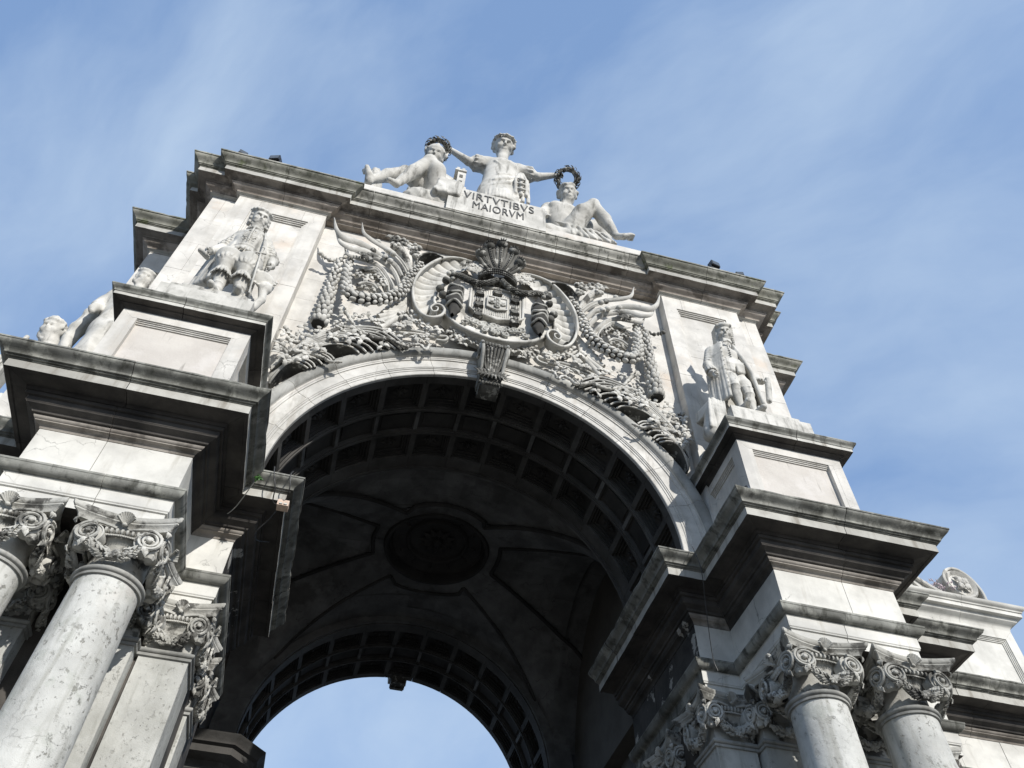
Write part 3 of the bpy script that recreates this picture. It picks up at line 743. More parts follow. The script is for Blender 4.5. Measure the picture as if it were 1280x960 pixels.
# path must have the opening on its right: walk with y decreasing on the +x side
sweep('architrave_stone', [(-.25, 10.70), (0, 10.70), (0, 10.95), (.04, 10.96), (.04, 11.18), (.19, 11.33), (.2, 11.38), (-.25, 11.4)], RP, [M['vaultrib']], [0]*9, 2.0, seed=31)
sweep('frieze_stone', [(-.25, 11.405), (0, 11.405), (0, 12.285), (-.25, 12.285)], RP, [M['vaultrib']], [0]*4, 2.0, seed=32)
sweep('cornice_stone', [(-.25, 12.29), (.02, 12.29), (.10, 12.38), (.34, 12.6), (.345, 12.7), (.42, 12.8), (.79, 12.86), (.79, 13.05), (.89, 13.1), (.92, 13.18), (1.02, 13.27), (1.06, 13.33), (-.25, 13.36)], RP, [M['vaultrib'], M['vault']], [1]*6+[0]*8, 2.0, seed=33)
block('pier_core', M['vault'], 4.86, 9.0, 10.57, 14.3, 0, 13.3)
# front piers also need their chamfered inner corner
def wallpoly(name, mat, pl, z0, z1, mir=True, parent=None):
    g = G(); n = len(pl)
    g.v = [(x, y, z0) for x, y in pl]+[(x, y, z1) for x, y in pl]
    g.f = [(i, (i+1) % n, n+(i+1) % n, n+i) for i in range(n)]+[tuple(reversed(range(n))), tuple(range(n, 2*n))]; g.mi = [0]*(n+2)
    o = g.build(name, mat, parent or ARCH)
    if mir: mirror(o)
    return o
# ---------------------------------------------------------------- capitals and columns
def spiral(c, u, v, R, turns=2.4, n=46, sgn=1, a0=0.5*pi, rmin=.045):
    pts = []
    for i in range(n):
        t = i/(n-1); a = a0+sgn*t*turns*2*pi; r = R*(1-t)**0.85+rmin*t
        pts.append(c+u*(r*math.cos(a))+v*(r*math.sin(a)))
    return pts
def leaf(g, base, d, nrm, L, Wd, curl=.3, lobes=3, mi=0, th=.012):
    "lobed leaf: base point, direction, surface normal"
    d = d.normalized(); nrm = (nrm-d*nrm.dot(d)); nrm = nrm.normalized() if nrm.length > 1e-6 else d.orthogonal().normalized()
    s = d.cross(nrm); m = 2*lobes+1
    left_, right_, mid = [], [], []
    for i in range(m+1):
        t = i/m; w = Wd*math.sin(pi*min(1, t*.92+.06))**.7*(1.0 if i % 2 else .62)
        if i == 0: w = Wd*.12
        if i == m: w = Wd*.05
        h = curl*L*math.sin(t*pi)-curl*L*.6*t*t
        p = base+d*(L*t)+nrm*h
        mid.append(p+nrm*(Wd*.22)); left_.append(p+s*w); right_.append(p-s*w)
    b = len(g.v); k = m+1
    vs = left_+mid+right_; fs = []
    for i in range(m):
        fs += [(i, i+1, k+i+1, k+i), (k+i, k+i+1, 2*k+i+1, 2*k+i)]
    vs2 = [p-nrm*th for p in left_]+[p-nrm*(th+Wd*.22) for p in mid]+[p-nrm*th for p in right_]
    n0 = len(vs)
    fs2 = [tuple(n0+q for q in reversed(f)) for f in fs]
    rim = [(i+1, i, n0+i, n0+i+1) for i in range(m)]+[(2*k+i, 2*k+i+1, n0+2*k+i+1, n0+2*k+i) for i in range(m)]
    g.add(vs+vs2, fs+fs2+rim, mi)
def blob(g, c, rx, ry, rz, ax=None, n=8, m=5, mi=0):
    "ellipsoid; ax = 3 axes"
    if ax is None: ax = (Vector((1, 0, 0)), Vector((0, 1, 0)), Vector((0, 0, 1)))
    vs = [c+ax[2]*rz]; 
    for i in range(1, m):
        a = pi*i/m
        for k in range(n):
            b = 2*pi*k/n; vs.append(c+ax[0]*(rx*math.sin(a)*math.cos(b))+ax[1]*(ry*math.sin(a)*math.sin(b))+ax[2]*(rz*math.cos(a)))
    vs.append(c-ax[2]*rz); fs = [(0, 1+k, 1+(k+1) % n) for k in range(n)]
    for i in range(m-2):
        for k in range(n): fs.append((1+i*n+k, 1+(i+1)*n+k, 1+(i+1)*n+(k+1) % n, 1+i*n+(k+1) % n))
    e = len(vs)-1
    fs += [(e, 1+(m-2)*n+(k+1) % n, 1+(m-2)*n+k) for k in range(n)]
    g.add(vs, fs, mi)
def rotz(p, a): return Vector((p[0]*math.cos(a)-p[1]*math.sin(a), p[0]*math.sin(a)+p[1]*math.cos(a), p[2]))
def capital_mesh(square=False, seed=0):
    "angular Ionic capital with garlands, centred on the origin, z 0 (astragal) .. 1.0 (top of abacus); radius units of the r=.5 column"
    rnd = random.Random(seed)
    g = G()
    # bell
    n = 32; prof = [(.47, -.02), (.455, .05), (.45, .35), (.47, .45), (.54, .56), (.56, .60), (.52, .66), (.50, .80)]
    if square:
        for (r, z), (r_, z_) in zip(prof[:-1], prof[1:]):
            a, b = r*1.0, r_*1.0
            g.add([(-a, -a, z), (a, -a, z), (a, a, z), (-a, a, z), (-b, -b, z_), (b, -b, z_), (b, b, z_), (-b, b, z_)], [(0, 1, 5, 4), (1, 2, 6, 5), (2, 3, 7, 6), (3, 0, 4, 7)])
    else:
        g.add([(r*math.cos(2*pi*k/n), r*math.sin(2*pi*k/n), z) for r, z in prof for k in range(n)],
              [(i*n+k, i*n+(k+1) % n, (i+1)*n+(k+1) % n, (i+1)*n+k) for i in range(len(prof)-1) for k in range(n)])
    # abacus: concave sides, cut corners
    def abplan(s, dp):
        out = []
        for q in range(4):
            for k in range(-8, 9):
                t = k/8; x = .80*t*s; y = -(.62+.20*(abs(t)**1.7))*s
                out.append(rotz((x, y, 0), q*pi/2))
        return out
    layers = [(.88, .745), (.90, .80), (.93, .83), (.985, .86), (.985, .885), (1.0, .89), (1.03, .93), (1.04, .985), (.9, .99)]
    pl = [[Vector((p.x*1, p.y*1, z)) for p in abplan(s, 0)] for s, z in layers]
    m = len(pl[0]); vs = [p for L in pl for p in L]
    fs = [(i*m+k, i*m+(k+1) % m, (i+1)*m+(k+1) % m, (i+1)*m+k) for i in range(len(pl)-1) for k in range(m)]+[tuple(reversed(range(m))), tuple(range((len(pl)-1)*m, len(pl)*m))]
    g.add(vs, fs)
    for q in range(4):
        A = q*pi/2
        R_ = lambda p: rotz(p, A)
        for s in (-1, 1):
            # spiral volute, its face turned toward the corner
            yaw = s*math.radians(9)
            u = R_((math.cos(yaw)*s, math.sin(yaw)*s, 0)); w = Vector((0, 0, 1)); nn = R_((math.sin(yaw)*1, -math.cos(yaw), 0))
            c = R_((s*.455, -.645, .50))
            c = c+nn*.0
            tube(g, spiral(c+nn*.055, u, w, .20, 2.3, 44, sgn=-1, a0=.62*pi), [.033-.018*i/43 for i in range(44)], 6)
            lathe_at(g, c-nn*.04, nn, [(.222, -.16), (.222, .035), (.20, .045), (.195, .03), (.12, .045), (.02, .05)], 26)
            lathe_at(g, c, nn, [(.045, .03), (.045, .09), (.03, .105), (.001, .108)], 10)
            # beads round the eye and pearl at the rim
            for k in range(5):
                b = k*.35+.2; blob(g, c+nn*.05+u*(.215*math.cos(b))+w*(.215*math.sin(b)), .018, .014, .014, n=5, m=4)
            # scroll stem rising over the echinus
            tube(g, catmull([c+nn*.05+w*.205+u*.02, R_((s*.36, -.67, .735)), R_((s*.20, -.645, .72)), R_((s*.10, -.63, .70))], 5), .03, 6)
            # leaf spray under the volute, hanging ends of the garland
            for k in range(1):
                leaf(g, c+w*(-.16-.04*k)+nn*.05-u*.05*k, Vector((0, 0, -1))+u*(.25-.3*k), nn, .17, .05, .15, 2)
            leaf(g, R_((s*.68, -.70, .74)), R_((s*.2, -.2, -1)), R_((s*.7, -.7, 0)), .12, .045, .3, 2)
        # corner body joining two volutes
        cc = R_((.60, -.60, .5))
        dg = R_((.707, -.707, 0)); 
        for k in range(5):
            zz = .30+.1*k; rr = .12*math.sin(pi*(k+1)/6)+.04
            blob(g, R_((.53, -.53, zz)), rr, rr, .09, n=8, m=4)
        # egg and dart between the volutes
        for k in range(-3, 4):
            blob(g, R_((k*.082, -.60, .655)), .036, .06, .06, n=6, m=5)
            blob(g, R_((k*.082+.041, -.59, .655)), .012, .05, .06, n=4, m=4)
        tube(g, [R_((.30, -.57, .585)), R_((0, -.605, .585)), R_((-.30, -.57, .585))], .016, 5)
        for k in range(-8, 9): blob(g, R_((k*.036, -.61+.04*(k/8)**2, .565)), .014, .014, .014, n=5, m=3)
        # shell at the middle of the abacus
        for k in range(-4, 5):
            a = k*.30; d = R_((math.sin(a), -.35, math.cos(a)))
            tube(g, [R_((0, -.66, .76)), R_((math.sin(a)*.07, -.72, .77+math.cos(a)*.08)), R_((math.sin(a)*.14, -.78, .79+math.cos(a)*.17))], [.015, .026, .03], 5)
        blob(g, R_((0, -.68, .76)), .05, .04, .04)
        # swag of leaves and fruit from eye to eye
        pts = catmull([R_((-.42, -.67, .36)), R_((-.24, -.60, .22)), R_((0, -.575, .15)), R_((.24, -.60, .22)), R_((.42, -.67, .36))], 7)
        for i, p in enumerate(pts):
            t = i/(len(pts)-1); fat = .045+.045*math.sin(pi*t)
            blob(g, p, fat*.8, fat*.8, fat*.8, n=7, m=4)
            tg = (pts[min(i+1, len(pts)-1)]-pts[max(i-1, 0)]).normalized(); out = R_((0, -1, 0))
            for k in range(3):
                a = rnd.uniform(-1.5, 1.5); side = (out*math.cos(a)+tg.cross(out)*math.sin(a)).normalized()
                leaf(g, p+side*fat*.5, tg*(1 if t < .5 else -1)*-.6+side*.7, side, fat*1.5, fat*.5, .2, 2)
        blob(g, R_((0, -.66, .12)), .055, .04, .055, n=8, m=5)
        for k in range(6):
            a = k*pi/3; blob(g, R_((math.cos(a)*.06, -.675, .12+math.sin(a)*.06)), .03, .02, .03, n=6, m=4)
        # bow at the garland ends
        for s in (-1, 1):
            leaf(g, R_((s*.43, -.70, .36)), R_((s*.3, -.1, -1)), R_((0, -1, .1)), .16, .045, .25, 2)
    return g
def astragal(g, r, z, square=False, w=1.0):
    prof = [(r*.98, z-.14), (r+.035, z-.135), (r+.04, z-.095), (r+.015, z-.09)]
    for i in range(7):
        a = -pi/2+pi*i/6; prof.append((r+.03+.045*math.cos(a), z-.035+.045*math.sin(a)))
    prof += [(r-.02, z+.012)]
    return prof
CAPZ = 9.76
capg = capital_mesh(False, 3); CAP_ME = capg.build('capital', M['carved'], ARCH, smooth=38); 
capq = capital_mesh(True, 4); CAPQ_ME = capq.build('capital', M['carved'], ARCH, smooth=38)
cap_me, capq_me = CAP_ME.data, CAPQ_ME.data
D.objects.remove(CAP_ME); D.objects.remove(CAPQ_ME)
def make_column(x, y, r=.5, zb=0.0):
    n = 40; g = G()
    prof = []
    for i in range(15):
        t = i/14; z = zb+.6+(9.62-zb-.6)*t; prof.append((r*(1.13-.13*t**1.6), z))
    prof = [(r*1.45, zb), (r*1.45, zb+.2), (r*1.3, zb+.22), (r*1.38, zb+.34), (r*1.2, zb+.45), (r*1.15, zb+.58)]+prof
    sh = G()
    m = len(prof)
    vs = [(x+q*math.cos(2*pi*k/n), y+q*math.sin(2*pi*k/n), z) for q, z in prof for k in range(n)]
    sh.add(vs, [(i*n+k, i*n+(k+1) % n, (i+1)*n+(k+1) % n, (i+1)*n+k) for i in range(m-1) for k in range(n)])
    c = sh.build('column', M['column'], ARCH, smooth=40)
    ng = G(); pr = astragal(None, r, CAPZ)
    ng.add([(x+q*math.cos(2*pi*k/n), y+q*math.sin(2*pi*k/n), z) for q, z in pr for k in range(n)], [(i*n+k, i*n+(k+1) % n, (i+1)*n+(k+1) % n, (i+1)*n+k) for i in range(len(pr)-1) for k in range(n)])
    ng.build('necking_ring', M['roll'], c, smooth=40)
    o = D.objects.new('capital', cap_me); COL.objects.link(o); o.parent = c; o.location = (x, y, CAPZ+.01); o.scale = (1, 1, .925)
    return c
for X in (6.093, 7.866):
    for s in (1, -1): make_column(s*X, -1.293)
def make_pilaster(x0, x1, y0, y1, cap=True, capscale=None, mat='pilaster'):
    "square pilaster, mirrored on both sides of the arch"
    for s in (1, -1):
        g = G(); a, b = sorted((s*x0, s*x1)); g.box(a, b, y0, y1, 0, 6.35); g.box(a, b, y0, y1, 6.36, 9.62)
        p = g.build('pilaster', M[mat], ARCH)
        g = G(); cx, cy = (a+b)/2, (y0+y1)/2; hx, hy = (b-a)/2, (y1-y0)/2
        pr = [(.0, 9.61), (.035, 9.615), (.04, 9.66), (.015, 9.665)]+[(.03+.04*math.cos(-pi/2+pi*i/6), 9.715+.042*math.sin(-pi/2+pi*i/6)) for i in range(7)]+[(-.03, 9.77)]
        vs = []
        for o_, z in pr: vs += [(cx-hx-o_, cy-hy-o_, z), (cx+hx+o_, cy-hy-o_, z), (cx+hx+o_, cy+hy+o_, z), (cx-hx-o_, cy+hy+o_, z)]
        g.add(vs, [(i*4+k, i*4+(k+1) % 4, i*4+4+(k+1) % 4, i*4+4+k) for i in range(len(pr)-1) for k in range(4)]); g.build('necking_ring', M['roll'], p)
        if cap:
            o = D.objects.new('capital', capq_me); COL.objects.link(o); o.parent = p; o.location = (cx, cy, 9.76); sc = (x1-x0)/2/.49; o.scale = (sc, sc, .94)
        else:
            g = G(); g.box(a+.03, b-.03, y0+.03, y1, 9.765, 10.7); g.build('neck', M['frieze'], p)
make_pilaster(4.79, 5.611, .236, 1.057)
make_pilaster(4.79, 5.611, 1.95, 2.77)
make_pilaster(5.68, 6.52, .0, .84, cap=True)
make_pilaster(7.44, 8.28, .0, .84, cap=True)
make_pilaster(8.98, 10.88-.5, .92, 1.8+.5, cap=False)
make_pilaster(9.50, 10.32, .90, 1.72)
